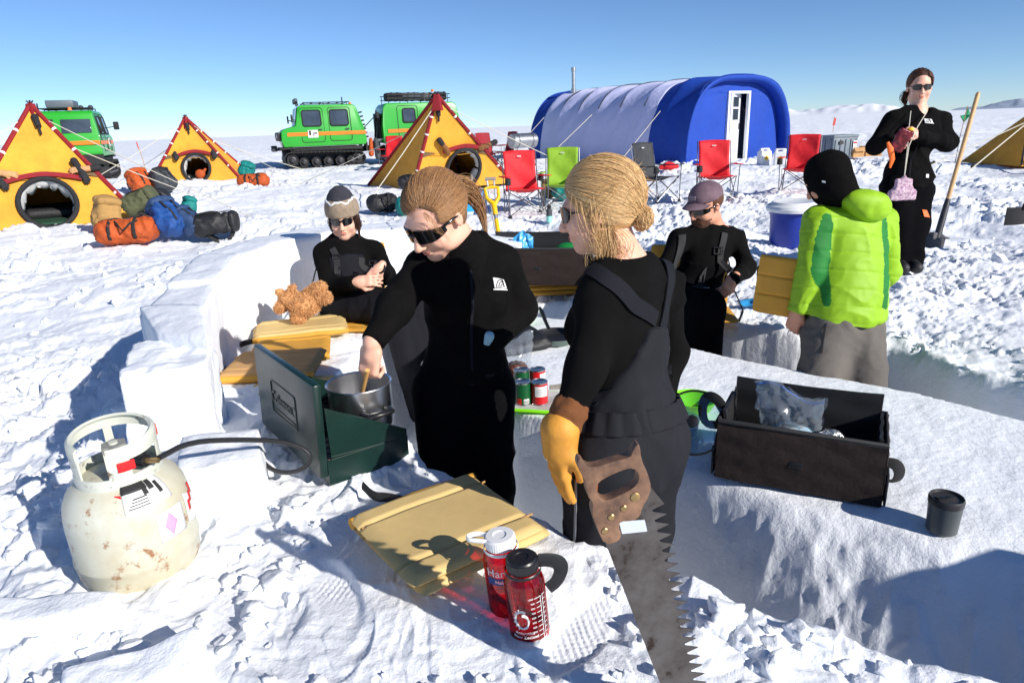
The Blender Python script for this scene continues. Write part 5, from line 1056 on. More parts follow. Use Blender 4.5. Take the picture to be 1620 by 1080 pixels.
ml = MB(); ml.lathe([(.014, 0), (.017, .002), (.020, 0)], 20, rotm(PI/2, 0, 0), (.098, -.0145, LH/2-.008)); ml.box((0, -.015, LH/2-.052), (.20, .003, .004)); mb.add([lp(*q) for q in np.concatenate(ml.v)], ml.f); mb.build('embossed_name', M['stove'], ld)
for s in (-1, 1):
    mb = smb(); x = s*(W2-.012); q = [lp(x, .02, LH*.70), (x+s*.010, D2-.002, BH+.028), (x+s*.010, D2-.002, BH-.02), (x-s*.004, -D2+.02, BH-.012)]
    q = [A_(k) for k in q]; n = np.array([s*.003, 0, 0]); v = [k+n for k in q]+[k-n for k in q]; mb.add(v, [(0, 1, 2, 3), (7, 6, 5, 4)]+[(i, i+4, (i+1) % 4+4, (i+1) % 4) for i in range(4)]); mb.build('windshield', M['stove'], st)
mb = smb(); mb.box((0, D2+.006, .05), (.05, .012, .022)); mb.build('latch', M['steel'], st)
# --- pot on the right burner with a wooden spoon
pc = A_(st.location)+SMx@np.array([W2*.46, .055, BH]); t = thing('cooking_pot', 'stainless steel pot of food on the green camp stove', 'pot', pc); PR, PH = .106, .168
mb = MB(); mb.lathe([(0, .004), (PR*.9, .004), (PR*.97, .012), (PR, .03), (PR, PH), (PR+.006, PH+.003), (PR+.004, PH+.006), (PR-.002, PH+.002), (PR-.003, .03), (PR*.92, .012), (0, .010)], 48); mb.build('pot_body', M['pot'], t)
for a in (-52, 128):
    q = np.array([math.cos(R_(a)), math.sin(R_(a)), 0]); e = np.array([-q[1], q[0], 0]); mb = MB(); mb.tube([q*PR+e*-.045+[0, 0, .095], q*(PR+.032)+e*-.04+[0, 0, .098], q*(PR+.040)+[0, 0, .099], q*(PR+.032)+e*.04+[0, 0, .098], q*PR+e*.045+[0, 0, .095]], .011, 8, True, 1.3); mb.build('handle', M['black_plastic'], t, 60)
mb = MB(); k = 20; G = [[(.097*r_*math.cos(a), .097*r_*math.sin(a), .055+.008*float(noise2(np.array([r_*math.cos(a)*6]), np.array([r_*math.sin(a)*6]), 4)[0])) for a in np.linspace(0, 2*PI, 33)] for r_ in np.linspace(0.02, 1, 9)]; mb.sheet(G); mb.build('stew', mat('brown_stew', srgb(96, 54, 30), .3, 0, .5, 30, .6, 50, .01), t, 180)
SPOON0, SPOON1 = pc+np.array([-.015, .0, .06]), P(566, 575, 2.13)
# --- gas hose
hp = [A_(TANK.location)+np.array([.118, -.036, .350]), P(300, 698, 1.78), P(380, 695, 1.92), P(440, 697, 2.04), P(478, 707, 2.10), P(493, 722, 2.11), P(486, 738, 2.12), P(462, 748, 2.15), P(436, 746, 2.19), P(416, 732, 2.24), P(407, 712, 2.32), P(409, 684, 2.40)]
for _ in range(2): hp = [hp[0]]+[q for i in range(len(hp)-1) for q in (hp[i]*.75+hp[i+1]*.25, hp[i]*.25+hp[i+1]*.75)]+[hp[-1]]
t = thing('gas_hose', 'black rubber hose looping from the gas bottle to the camp stove', 'hose', hp[0]); mb = MB(); mb.tube([q-hp[0] for q in hp], .0075, 10); mb.build('hose_line', M['hose'], t, 60)
# --- folding seats (yellow quilted canvas)
def leaf(mb, w, l, th, fold=0, bulge=.006, seams=(.2, .8), n=18):
    xs = np.linspace(-.5, .5, n+1); ys = np.linspace(0, 1, 73); top = []; bot = []
    for y in ys:
        tr = []; br = []
        for x in xs:
            e = min(.5-abs(x), y, 1-y); ed = min(1, e/.05)**.5; g = min(abs(y-s) for s in seams)/.022; gr_ = .25+.75*min(1, g*.8)
            z = th/2*ed*gr_+bulge*.3*math.sin(x*9+y*4)*ed; cr_ = .03*(max(0, abs(x)-.42)/.08)**2*(1 if (y < .08 or y > .92) else 0)
            X = x*w*(1-.04*(max(0, abs(y-.5)-.42)/.08)); Y = y*l; tr.append((X, Y, z)); br.append((X, Y, -th/2*ed))
        top.append(tr); bot.append(br)
    mb.sheet(top); mb.sheet([r[::-1] for r in bot])
def seat(label, p, ex, ey, w=.42, l=.42, m='pad', folded=True, openang=None, strap_=True, group='yellow quilted folding seats', layers=2, sag=0):
    """p: middle of the hinge edge, ex: along the hinge, ey: along the leaf"""
    t = thing('folding_seat', label, 'folding seat', p, 0, group); ex = A_(ex)/np.linalg.norm(ex); ey = A_(ey); ey = ey-ex*(ey@ex); ey /= np.linalg.norm(ey); ex = ex if np.cross(ex, ey)[2] > 0 or not folded else -ex; ez = np.cross(ex, ey); Q = np.stack([ex, ey, ez], 1)
    if folded:
        for k in range(layers):
            mb = MB(); mb.M = Q@rotm(0, 0, .02*(-1)**k); mb.T = ez*(.012+.024*k)+ex*.006*(k % 2); leaf(mb, w*(1-.02*k), l*(1-.015*k), .030); mb.build('seat_panel' if k == 0 else 'back_panel', M[m], t, 60)
        for sv in (.2, .8):
            mb = MB(); mb.M = Q; zz = .012+.024*(layers-1)+.0045; mb.tube([(u_*w*.49, l*sv, zz) for u_ in np.linspace(-1, 1, 9)], .0028, 5); mb.build('seam', M['pad_tan'], t, 60)
        mb = MB(); mb.M = Q; mb.tube([(-w/2, .01, .024), (0, -.004, .024), (w/2, .01, .024)], .017, 8); mb.build('hinge', M['pad_gold'], t, 60)
    else:
        mb = MB(); mb.M = Q; leaf(mb, w, l, .022); mb.build('seat_panel', M[m], t, 60); a = R_(openang); Q2 = np.stack([ex, ey*math.cos(a)+ez*math.sin(a), -ey*math.sin(a)+ez*math.cos(a)], 1)
        mb = MB(); mb.M = Q2; leaf(mb, w, l*1.02, .022, 0, .006, (.33, .66) if sag else (.2, .8)); mb.build('back_panel', M[m], t, 60)
        for s in (-1, 1):
            mb = MB(); mb.M = Q; b_ = Q.T@(Q2@np.array([s*w*.5, l*.8, 0])); mb.tube([(s*w*.5, l*.92, 0), A_(((s*w*.56, l*.8, .05))), (b_+A_((s*w*.57, l*.75, .0)))/2+[0, 0, -.03], b_], .014, 6, True, .3); mb.build('strap', M['webbing'], t, 60)
    if strap_ and folded:
        mb = MB(); mb.M = Q; mb.tube(chaikin([(-w/2+.02, l*.12, .02), (-w/2-.05, l*.10, .015), (-w/2-.07, l*.02, .012), (-w/2-.15, -.02, .010), (-w/2-.20, .03, .008)]), .016, 8, True, .35); sb_ = mb.build('strap', M['webbing'], t, 60); mb = MB(); mb.M = Q; mb.box((-w/2-.085, l*.0+.005, .018), (.045, .036, .016), rotm(0, 0, .5), .005); mb.build('buckle', M['black_plastic'], sb_)
    return t
zf = .345
a, b, c, d_ = Z(567, 850, zf), Z(740, 782, zf), Z(866, 872, zf), Z(682, 950, zf)
seat('faded yellow folding seat lying on the snow behind the red bottles', (a+b)/2+[0, 0, .030], a-b if False else b-a, d_-a, .395, .375, 'pad', strap_=False)
fs = bpy.data.objects['folding_seat']; o3 = A_(fs.location); sp_ = chaikin([Z(704, 796, .375), Z(690, 792, .375), Z(668, 797, .352), Z(640, 792, .356), Z(612, 786, .352), Z(592, 786, .350), Z(574, 768, .362)])
mb = MB(); mb.tube(sp_[:6], [.024, .022, .02, .018, .017, .016], 8, True, .3); mb.build('strap_anchor', M['pad'], fs, 60, True); mb = MB(); mb.tube(sp_[5:], .016, 8, True, .3); s9 = mb.build('strap', M['webbing'], fs, 60, True); mb = MB(); mb.box(Z(646, 791, .360), (.05, .034, .016), rotm(0, 0, -.15), .005); mb.build('buckle', M['black_plastic'], s9, 60, True)
def flat_seat(label, px, py, z, rz, **k):
    p = Z(px, py, z); q = R_(rz); seat(label, p, (math.cos(q), math.sin(q), 0), (-math.sin(q), math.cos(q), 0), **k)
flat_seat('pale yellow folding seat at the bottom of the pile behind the stove', 420, 652, .285, -8, w=.46, l=.34, m='pad')
flat_seat('orange-tan folding seat on top of the pile behind the stove', 418, 606, .330, 4, w=.44, l=.36, m='pad_tan')
flat_seat('folded yellow seat under the far edge of the pile behind the stove', 458, 578, .290, 14, w=.40, l=.36, m='pad_gold')
flat_seat('pale yellow folding seat lying apart on the bench by the teddy bear', 478, 538, .290, 18, w=.52, l=.34, m='pad')
for k in range(4):
    p = Z(872, 467, .2)+np.array([.01*(-1)**k, .0, .035*k]); q = R_(-3+2*k)
    seat(['lowest seat of the stack under the back food box', 'second seat up in the stack under the back food box', 'third seat up in the stack under the back food box', 'topmost golden seat of the stack under the back food box'][k], p+np.array([0, -.02, 0]), (math.cos(q), math.sin(q), 0), (-math.sin(q), math.cos(q), 0), w=.62, l=.40, m=['pad_tan', 'pad', 'pad_tan', 'pad_gold'][k], strap_=False, group='seats stacked under the back food box', layers=2 if k == 3 else 1)
# --- bottles
def nalgene(label, p, rz, lidm, logo, lean):
    t = thing('water_bottle', label, 'bottle', p, 0, None, (R_(lean[0]), R_(lean[1]), R_(rz))); r = .0445
    pr = [(0, .003), (r-.006, .0), (r-.001, .006), (r, .012), (r, .150), (r-.004, .163), (r-.011, .171), (r-.013, .176), (r-.013, .186)]
    mb = MB(); mb.lathe(pr+[(r-.015, .186), (r-.015, .176), (r-.0065, .162), (r-.0025, .150), (r-.0025, .012), (0, .006)], 40); bd = mb.build('bottle_body', M['red_clear'], t)
    mb = MB(); mb.lathe([(0, .007), (r-.003, .008), (r-.003, .10), (0, .10)], 32); mb.build('water', M['water'], t)
    mb = MB(); rr = []
    for k in range(80): a = 2*PI*k/80; rr.append(((.0345+.0009*(k % 2))*math.cos(a), (.0345+.0009*(k % 2))*math.sin(a)))
    mb.prism(rr, .022, None, (0, 0, .196)); mb.lathe([(.0335, .207), (.031, .211), (.016, .2115), (.015, .209), (0, .209)], 36); lo = mb.build('lid', M[lidm], t, 40)
    mb = MB(); mb.lathe([(.0385, .176), (.040, .178), (.040, .182), (.0385, .184)], 36); mb.build('retainer_ring', M[lidm], lo)
    cyl = lambda rad: (lambda x, y, z: (rad*math.sin(x/rad)+z*math.sin(x/rad), -(rad+z)*math.cos(x/rad), y))
    if logo == 'name':
        mb = MB(); mb.tube(chaikin([(-.03, -.012, .205), (-.055, -.006, .208), (-.073, .0, .208), (-.073, .018, .206), (-.05, .024, .205), (-.03, .016, .204)]), .006, 8, True, .5); mb.build('tether', M[lidm], lo, 60)
        mb = MB(); mb.text('Hann', .029, None, (0, 0, 0), .0003, lambda x, y, z: cyl(r+.0006)(x-.012, y+.138, z)); mb.build('name_print', M['winter_white'], t)
        mb = MB(); mb.text('Nalgene', .013, None, (0, 0, 0), .0003, lambda x, y, z: cyl(r+.0012)(x-.002, y+.116, z)); lg = mb.build('label_print', M['winter_white'], t); mb = MB(); mb.sheet([[cyl(r+.0004)(x, z, 0) for x in np.linspace(-.042, .026, 14)] for z in (.107, .125)], .0006); mb.build('label_band', mat('navy_label', srgb(30, 56, 120), .5), t, 60)
    else:
        mb = MB(); cy = cyl(r+.0006); ring = []
        for k in range(19): a = R_(60+14*k); ring.append(cy(-.014+.016*math.cos(a), .082+.022*math.sin(a), 0))
        mb.tube(ring, .0024, 6); ring = [cy(-.012+.011*math.cos(R_(100-16*k)), .078+.016*math.sin(R_(100-16*k)), 0) for k in range(13)]; mb.tube(ring, [.0035, .0040, .0034, .0028, .0026, .0024, .0022, .002, .002, .0018, .0016, .0014, .001], 6)
        for k in range(7): a = R_(110+22*k); mb.tube([cy(-.014+.017*math.cos(a), .082+.023*math.sin(a), 0), cy(-.014+.0215*math.cos(a), .082+.0285*math.sin(a), 0)], .0014, 5)
        mb.build('emblem', M['winter_white'], t)
        mb = MB(); mb.text('Antarctica', .0105, None, (0, 0, 0), .0003, lambda x, y, z: cyl(r+.0006)(x-.012, y+.047, z)); mb.text('New Zealand', .0105, None, (0, 0, 0), .0003, lambda x, y, z: cyl(r+.0006)(x-.010, y+.036, z)); mb.build('name_print', M['winter_white'], t)
        mb = MB(); x0 = .032
        for k in range(10):
            z = .022+.0122*k; mb.sheet([[cy(x, z+h_, 0) for x in (x0-.011, x0-.005, x0)] for h_ in (0, .0012)], .0006); mb.text(str(100*(k+1)) if k < 9 else '1000 ml', .0062, None, (0, 0, 0), .0002, lambda x, y, zz, z=z: cyl(r+.0006)(x+x0-.020, y+z+.001, zz))
            mb.sheet([[cy(x, z+h_, 0) for x in (x0+.006, x0+.010, x0+.015)] for h_ in (0, .001)], .0006)
        for xx in (x0, x0+.006): mb.sheet([[cy(xx+h_, z, 0) for z in np.linspace(.02, .134, 6)] for h_ in (0, .0012)], .0006)
        mb.build('scale_print', M['winter_white'], t)
        mb = MB(); mb.tube(chaikin([(.034, .0, .196), (.058, .004, .192), (.080, .01, .178), (.085, .012, .155), (.070, .008, .128), (.050, .004, .118)]), .017, 8, True, .18); mb.build('tether', M['black_plastic'], lo, 60)
    return t
p = Z(805, 955, .335); nalgene('red clear water bottle with a white screw lid and name print', (p[0], p[1], .318), 4, 'plast_white', 'name', (2, -4))
p = Z(839, 992, .335); nalgene('red clear water bottle with a black lid and white scale marks', (p[0], p[1], .312), 3, 'black_plastic', 'scale', (1, -4))
# --- old handsaw planted in the snow
so_ = P(1005, 850, 1.12); sax = CR*1.0; sax = np.array([sax[0], sax[1]+.10, 0]); sax /= np.linalg.norm(sax); saz = np.array([0, .03, 1.]); saz -= sax*(saz@sax); saz /= np.linalg.norm(saz); sn = np.cross(sax, saz)
def onsaw(px, py):
    r = ray(px, py); tt = ((so_-CPOS)@sn)/(r@sn); q = CPOS+r*tt-so_; return (q@sax, q@saz)
zs = lambda pts: [onsaw(820+x/2.456, 640+y/2.456) for x, y in pts]
SQ = np.stack([sax, saz, sn], 1)                            # local x,y in the plane of the blade, z towards the camera side
t = thing('handsaw', 'old wooden-handled handsaw planted upright in the snow', 'saw', so_)
def plate(outer, holes, th, name, m, parent, zc=0, bevel=0):
    bm = bmesh.new(); loops = [outer]+holes; es = []
    for lp_ in loops:
        vs = [bm.verts.new((x, y, -th/2+zc)) for x, y in lp_]; es += [bm.edges.new((vs[i], vs[(i+1) % len(vs)])) for i in range(len(vs))]
    bmesh.ops.triangle_fill(bm, use_beauty=True, edges=es); r_ = bmesh.ops.extrude_face_region(bm, geom=bm.faces[:]); vs = [q for q in r_['geom'] if isinstance(q, bmesh.types.BMVert)]; bmesh.ops.translate(bm, vec=(0, 0, th), verts=vs); bmesh.ops.recalc_face_normals(bm, faces=bm.faces[:])
    if bevel:
        ee = [e for e in bm.edges if len(e.link_faces) == 2 and abs(e.link_faces[0].normal.z-e.link_faces[1].normal.z) > .5]; bmesh.ops.bevel(bm, geom=ee, offset=bevel, segments=3, affect='EDGES', profile=.5, clamp_overlap=True)
    bm.verts.index_update(); mb = MB(); mb.M = SQ; mb.add([q.co[:] for q in bm.verts], [tuple(q.index for q in k.verts) for k in bm.faces]); bm.free(); return mb.build(name, m, parent, 40)
def smooth_loop(pts, n=3):
    pts = [np.array(p_) for p_ in pts]; 
    for _ in range(n-1): pts = [q for i in range(len(pts)) for q in (pts[i]*.75+pts[(i+1) % len(pts)]*.25, pts[i]*.25+pts[(i+1) % len(pts)]*.75)]
    return pts
L0, L1 = zs([(335, 528)])[0], zs([(560, 1105)])[0]; L0, L1 = np.array(L0), np.array(L1); heel = np.array(zs([(567, 384)])[0]); tp = np.array(zs([(512, 316)])[0])
T1 = np.array(zs([(728, 1062)])[0]); tdir = (T1-heel); tl = np.linalg.norm(tdir); tdir /= tl; tn = np.array([-tdir[1], tdir[0]]); tn = tn if tn[0] < 0 else -tn
pitch = tl/18.6; outl = [L0, np.array(zs([(420, 330)])[0]), tp, heel]; kk = 27
for k in range(kk):
    b0 = heel+tdir*pitch*k; outl += [b0+tn*.022+tdir*pitch*.20, b0+tn*.021+tdir*pitch*.42, heel+tdir*pitch*(k+1)]
endp = heel+tdir*pitch*kk; bd = (L1-L0)/np.linalg.norm(L1-L0); outl += [L0+bd*np.linalg.norm(endp-L0)*.98]
plate(outl, [], .0016, 'blade', M['saw_steel'], t)
H_ = smooth_loop(zs([(228, 200), (240, 199), (262, 232), (300, 230), (370, 207), (428, 194), (440, 165), (455, 142), (466, 150), (470, 200), (497, 258), (510, 310), (497, 350), (474, 385), (466, 420), (440, 438), (390, 440), (384, 462), (395, 492), (384, 516), (331, 532), (300, 470), (278, 400), (286, 372), (262, 340), (255, 290), (236, 250), (222, 224)]), 2)
Hh = smooth_loop(zs([(380+(a_-380)*1.14, 299+(b_-299)*1.2) for a_, b_ in [(308, 300), (330, 280), (400, 250), (432, 245), (450, 262), (452, 285), (430, 312), (370, 340), (335, 352), (312, 334)]]), 2)
plate(H_, [Hh], .022, 'handle', M['saw_wood'], t, 0, .0022)
for x, y, r in ((447, 345, .0078), (403, 388, .0055), (355, 422, .0055), (330, 475, .0055)):
    q = zs([(x, y)])[0]; mb = MB(); mb.M = SQ; mb.lathe([(r, .010), (r, .0125), (r*.75, .0135), (0, .0135)], 18, None, (q[0], q[1], 0)); mb.build('rivet', M['brass'], t)
q = zs([(385, 442), (398, 490), (495, 480), (485, 436)]); plate(q, [], .001, 'paper_label', mat('silver_label', srgb(196, 202, 212), .4), t, .0085)
# --- food boxes
def food_box(label, A0, A1, depth, h, liner=True):
    A0, A1 = A_(A0), A_(A1); ex = A1-A0; w_ = np.linalg.norm(ex[:2]); ex = np.array([ex[0], ex[1], 0])/w_; ey = np.array([-ex[1], ex[0], 0]); Q = np.stack([ex, ey, [0, 0, 1]], 1); c = (A0+A1)/2+ey*depth/2
    t = thing('food_box', label, 'food box', c); th = .014
    def wall_(p0, p1, z0, z1, name, m, b=.008, par=t, n=14, off=0):
        p0, p1 = A_(p0), A_(p1); d = p1-p0; nn = np.array([d[1], -d[0]]); nn /= np.linalg.norm(nn); G = []
        for j in range(n+1):
            v = j/n; row = []
            for i in range(n+1):
                u = i/n; q = p0+d*u+nn*(off+b*math.sin(PI*u)*math.sin(PI*v)+.0035*math.sin(v*17+u*6)*math.sin(u*11)); row.append((q[0], q[1], z0+(z1-z0)*v-.006*math.sin(PI*u)*(v > .9)))
            G.append(row)
        mb = MB(); mb.M = Q; mb.sheet(G, th*.7); return mb.build(name, m, par, 60)
    x, y = w_/2, depth/2; wall_((-x, -y), (x, -y), 0.004, h, 'front_side', M['brown']); wall_((x, y), (-x, y), 0.004, h, 'rear_side', M['brown']); wall_((x, -y), (x, y), 0.004, h, 'end_side', M['brown']); wall_((-x, y), (-x, -y), 0.004, h, 'end_side', M['brown'])
    mb = MB(); mb.M = Q; mb.box((0, 0, .012), (w_-.012, depth-.012, .014)); mb.build('base', M['liner'], t)
    mb = MB(); mb.M = Q; mb.tube([(-x, -y, h), (x, -y, h), (x, y, h), (-x, y, h), (-x, -y, h)], .0095, 8, False); mb.build('rim_tape', M['webbing'], t, 60)
    wall_((x-.016, y-.016), (-x+.016, y-.016), .02, h+.075, 'liner_panel', M['liner'], -.004); wall_((-x+.016, y-.02), (-x+.016, -y+.02), .02, h+.035, 'liner_panel', M['liner'], -.004); wall_((x-.016, -y+.02), (x-.016, y-.02), .02, h+.01, 'liner_panel', M['liner'], -.004); wall_((-x+.02, -y+.018), (x-.02, -y+.018), .02, h-.01, 'liner_panel', M['liner'], -.004)
    for s in (-1, 1):
        mb = MB(); mb.M = Q; z = h*.42 if s > 0 else h*1.0; mb.tube(chaikin([(s*(x+.004), -.05, z+.03), (s*(x+.035), -.045, z+.03), (s*(x+.052), -.03, z-.005), (s*(x+.045), -.02, z-.045), (s*(x+.008), -.02, z-.05)] if s > 0 else [(s*(x-.01), -.06, z), (s*(x+.02), -.06, z+.05), (s*(x+.06), -.05, z+.05), (s*(x+.075), -.05, z), (s*(x+.06), -.05, z-.06), (s*(x+.012), -.06, z-.05)]), .019, 8, True, .14 if s > 0 else .14); mb.build('carry_strap', M['webbing'], t, 60)
        mb = MB(); mb.M = Q; mb.box((s*(x+.013), 0, h*.28), (.008, depth*.97, h*.5), None, .003); mb.build('end_reinforcement', M['liner'], t)
    mb = MB(); mb.M = Q; mb.box((w_*.0, -y-.014, h*.48), (.042, .005, .020), None, .002); mb.build('brand_plate', M['black_plastic'], t)
    return t, Q, c
fb, FQ, fc = food_box('open dark brown food box on the snow table with a zip bag inside', Z(1131, 754, .203), Z(1391, 803, .203), .27, .215)
def film_bag(label, name, c, ex, ez, w, h, th, m, seed, parent_m=None, cat='bag', strip=True):
    t = thing(name, label, cat, c); ex = A_(ex)/np.linalg.norm(ex); ez = A_(ez)/np.linalg.norm(ez); ey = np.cross(ez, ex); Q = np.stack([ex, ey, ez], 1)
    for s in (-1, 1):
        G = []
        for j in range(25):
            v = j/24; row = []
            for i in range(25):
                u = i/24-.5; e = min(.5-abs(u), v*.9+.0, 1-v)*2; b = th*max(0, e)**.6*(1-.55*v); x, z = u*w*(1-.25*(1-v)**2), v*h
                n_ = float(noise2(np.array([u*7+s]), np.array([v*7.0]), seed)[0])*.014+float(noise2(np.array([u*18.+s]), np.array([v*18.]), seed+1)[0])*.007
                row.append((x+n_*.6, s*b*.5+n_*(.4+e), z+n_*.6+.02*math.sin(u*6+seed)*v))
            G.append(row)
        mb = MB(); mb.M = Q; mb.sheet(G); mb.build('film', m, t, 180)
    if strip: mb = MB(); mb.M = Q; mb.tube([(u*w, .003*s_, h*.93+.02*math.sin(u*6+seed)) for u, s_ in zip(np.linspace(-.48, .48, 12), [1, -1]*6)], .003, 6); mb.build('zip_strip', mat('blue_zip_strip', srgb(60, 110, 200), .4), t)
    return t
zc = fc+FQ@np.array([-.03, -.005, .105]); film_bag('clear zip bag slumped inside the open brown food box', 'zip_bag', zc, FQ@np.array([1, 0, -.12]), FQ@np.array([-.12, .20, 1]), .23, .20, .10, M['blue_film'], 3)
S = SDF(); t = thing('food_packet', 'bluish packet with nuts at the bottom of the zip bag', 'packet', zc); S.ell(zc+FQ@np.array([.0, 0, .05]), (.07, .03, .035), FQ); S.ell(zc+FQ@np.array([.06, 0, .035]), (.035, .025, .02), FQ); sobj('packet', S, .008, mat('pale_blue_packet', srgb(150, 196, 220), .5, 0, .4, 25, 0, 1, .01, .5, 0, srgb(160, 140, 120)), t)
S = SDF(); q0 = fc+FQ@np.array([.085, -.02, .17]); t = thing('foil_wrapper', 'crumpled silver wrapper beside the zip bag', 'wrapper', q0); S.ell(q0, (.035, .022, .022)); S.ell(q0+[.025, 0, -.01], (.02, .02, .018)); sobj('foil', S, .005, mat('crumpled_foil', (.6, .62, .62), .25, .8, .3, 40, .8, 60, .01), t, 0, (.006, 40, 2))
bb, BQ, bc = food_box('open brown food box with a blue packet, on stacked seats', Z(770, 452, .32), Z(934, 452, .32), .36, .26)
t = thing('salad_bowl', 'green bowl upside down in the back food box', 'bowl', bc+BQ@np.array([.19, .03, .17])); mb = MB(); mb.lathe([(.10, 0), (.10, .03), (.08, .07), (.04, .095), (0, .10)], 28); mb.build('bowl', mat('dark_green_plastic', srgb(20, 120, 50), .45), t)
film_bag('blue and clear packet sticking out of the back food box', 'food_packet', bc+BQ@np.array([-.10, -.02, .14]), (1, 0, 0), (-.1, .1, 1), .14, .20, .05, M['blue_wrap'], 8, strip=False, cat='packet')
# --- mug
p = Z(1489, 838, .203); t = thing('camping_mug', 'dark grey insulated mug with a lid on the snow table', 'mug', (p[0], p[1], .203)); mb = MB(); mb.lathe([(0, 0), (.037, 0), (.041, .004), (.0455, .085), (.0465, .093)], 44); mb.build('cup', M['mug'], t)
mb = MB(); mb.lathe([(.0472, .092), (.0478, .108), (.045, .114), (.042, .112), (.040, .1065), (0, .1065)], 44); l_ = mb.build('lid', M['mug_lid'], t); mb = MB(); mb.box((.012, 0, .109), (.030, .010, .006), None, .002); mb.box((-.01, .0, .1085), (.04, .02, .004), None, .002); mb.build('sip_slider', M['black_plastic'], l_)
# --- bowls and glass lid leaning on the food box
q0 = Z(1096, 652, .203); t = thing('salad_bowl', 'lime green plastic bowl behind the glass pot lid', 'bowl', q0); mb = MB(); mb.lathe([(0, .004), (.05, .0), (.075, .02), (.098, .062), (.104, .066), (.100, .068), (.094, .064), (.07, .026), (.045, .008), (0, .008)], 40); mb.build('bowl', M['lime'], t)
q0 = Z(1084, 688, .203); t = thing('plastic_tub', 'clear bluish tub standing behind the glass pot lid', 'tub', q0); mb = MB(); mb.lathe([(0, .0), (.042, .0), (.055, .075), (.057, .078), (.053, .074), (.04, .004)], 28); mb.build('tub', M['blue_film'], t)
lc = P(1098, 668, 2.42); t = thing('pot_lid', 'round glass pot lid leaning against the brown food box', 'pot lid', lc); nrm = np.array([-.38, -.80, .48]); Ml = frame(nrm, (1, -.3, 0)); R0 = .113
mb = MB(); mb.lathe([(.02, .021), (.06, .017), (.09, .009), (R0-.004, 0), (R0-.004, -.003), (.09, .006), (.06, .014), (.02, .018)], 44, Ml); mb.build('glass', M['glass_clear'], t)
mb = MB(); ring = [Ml@np.array([R0*math.cos(a), R0*math.sin(a), 0]) for a in np.linspace(0, 2*PI, 49)]; mb.tube(ring, .0042, 8, False); mb.build('rim', M['black_plastic'], t, 60); mb = MB(); mb.lathe([(.012, .018), (.012, .032), (.022, .038), (.022, .050), (.012, .054), (0, .054)], 20, Ml); mb.build('knob', M['black_plastic'], t)
# --- cans on a cutting board
cbz = .2; q0 = Z(838, 638, cbz); t = thing('cutting_board', 'lime edged cutting board under the food cans', 'cutting board', (q0[0]-.03, q0[1]+.02, .203), R_(-14)); mb = MB(); mb.box((0, 0, .006), (.34, .25, .010), None, .004); bo = mb.build('board', M['lime'], t); mb = MB(); mb.box((0, 0, .0125), (.31, .22, .003)); mb.build('inlay', mat('white_board', (.62, .62, .58), .5, 0, .3, 12), bo)
def can(label, px, py, z, m, h=.105, r=.0365, white=False, group='food cans', turn=0):
    q0 = Z(px, py, z); t = thing('food_can', label, 'can', (q0[0], q0[1], z+.003), R_(turn), group); mb = MB(); mb.lathe([(0, .003), (r*.9, .003), (r, 0), (r+.001, .002), (r, .006)], 30); mb.lathe([(r, h-.006), (r+.001, h-.002), (r-.001, h), (r-.004, h-.004), (r*.7, h-.004), (r*.65, h-.005), (0, h-.005)], 30); mb.lathe([(r-.001, .004), (r-.001, h-.004)], 30); mb.build('tin', M['canlid'], t)
    mb = MB(); mb.lathe([(r+.0003, .006), (r+.0003, h-.006)], 36); lb = mb.build('label', M[m], t)
    if white: mb = MB(); mb.lathe([(r+.0012, h*.40), (r+.0012, h*.86)], 16, None, (0, 0, 0), R_(-125), R_(-30)); w_ = mb.build('label_panel', M['paper'], lb); mb = MB(); [mb.lathe([(r+.002, h*(.5+.07*k)), (r+.002, h*(.52+.07*k))], 8, None, (0, 0, 0), R_(-110), R_(-50)) for k in range(4)]; mb.build('print', mat('grey_print', (.3, .3, .32), .6), w_)
    else: mb = MB(); mb.lathe([(r+.0012, h*.08), (r+.0012, h*.30)], 8, None, (0, 0, 0), R_(-95), R_(-55)); w_ = mb.build('barcode', M['paper'], lb); mb = MB(); [mb.lathe([(r+.002, h*.1), (r+.002, h*.24)], 1, None, (0, 0, 0), R_(-92+6*k), R_(-90+6*k)) for k in range(6)]; mb.build('barcode_bars', M['ink'], w_); mb = MB(); mb.lathe([(r+.0013, h*.06), (r+.0013, h*.32)], 6, None, (0, 0, 0), R_(-150), R_(-110)); mb.build('red_corner', M['can_red'], lb)
    return t
cz = .214
can('green labelled can at the front of the cutting board', 828, 638, cz, 'can_green', turn=8); can('red can with a white panel at the front of the cutting board', 854, 638, cz, 'can_red', white=True)
can('can behind the green labelled one on the board', 826, 618, cz, 'can_green', turn=-40); can('can behind the red one on the board', 851, 617, cz, 'can_red', white=True, turn=50)
can('lone red and white can standing near the frying pan', 905, 532, .2, 'can_red', white=True, group=None)
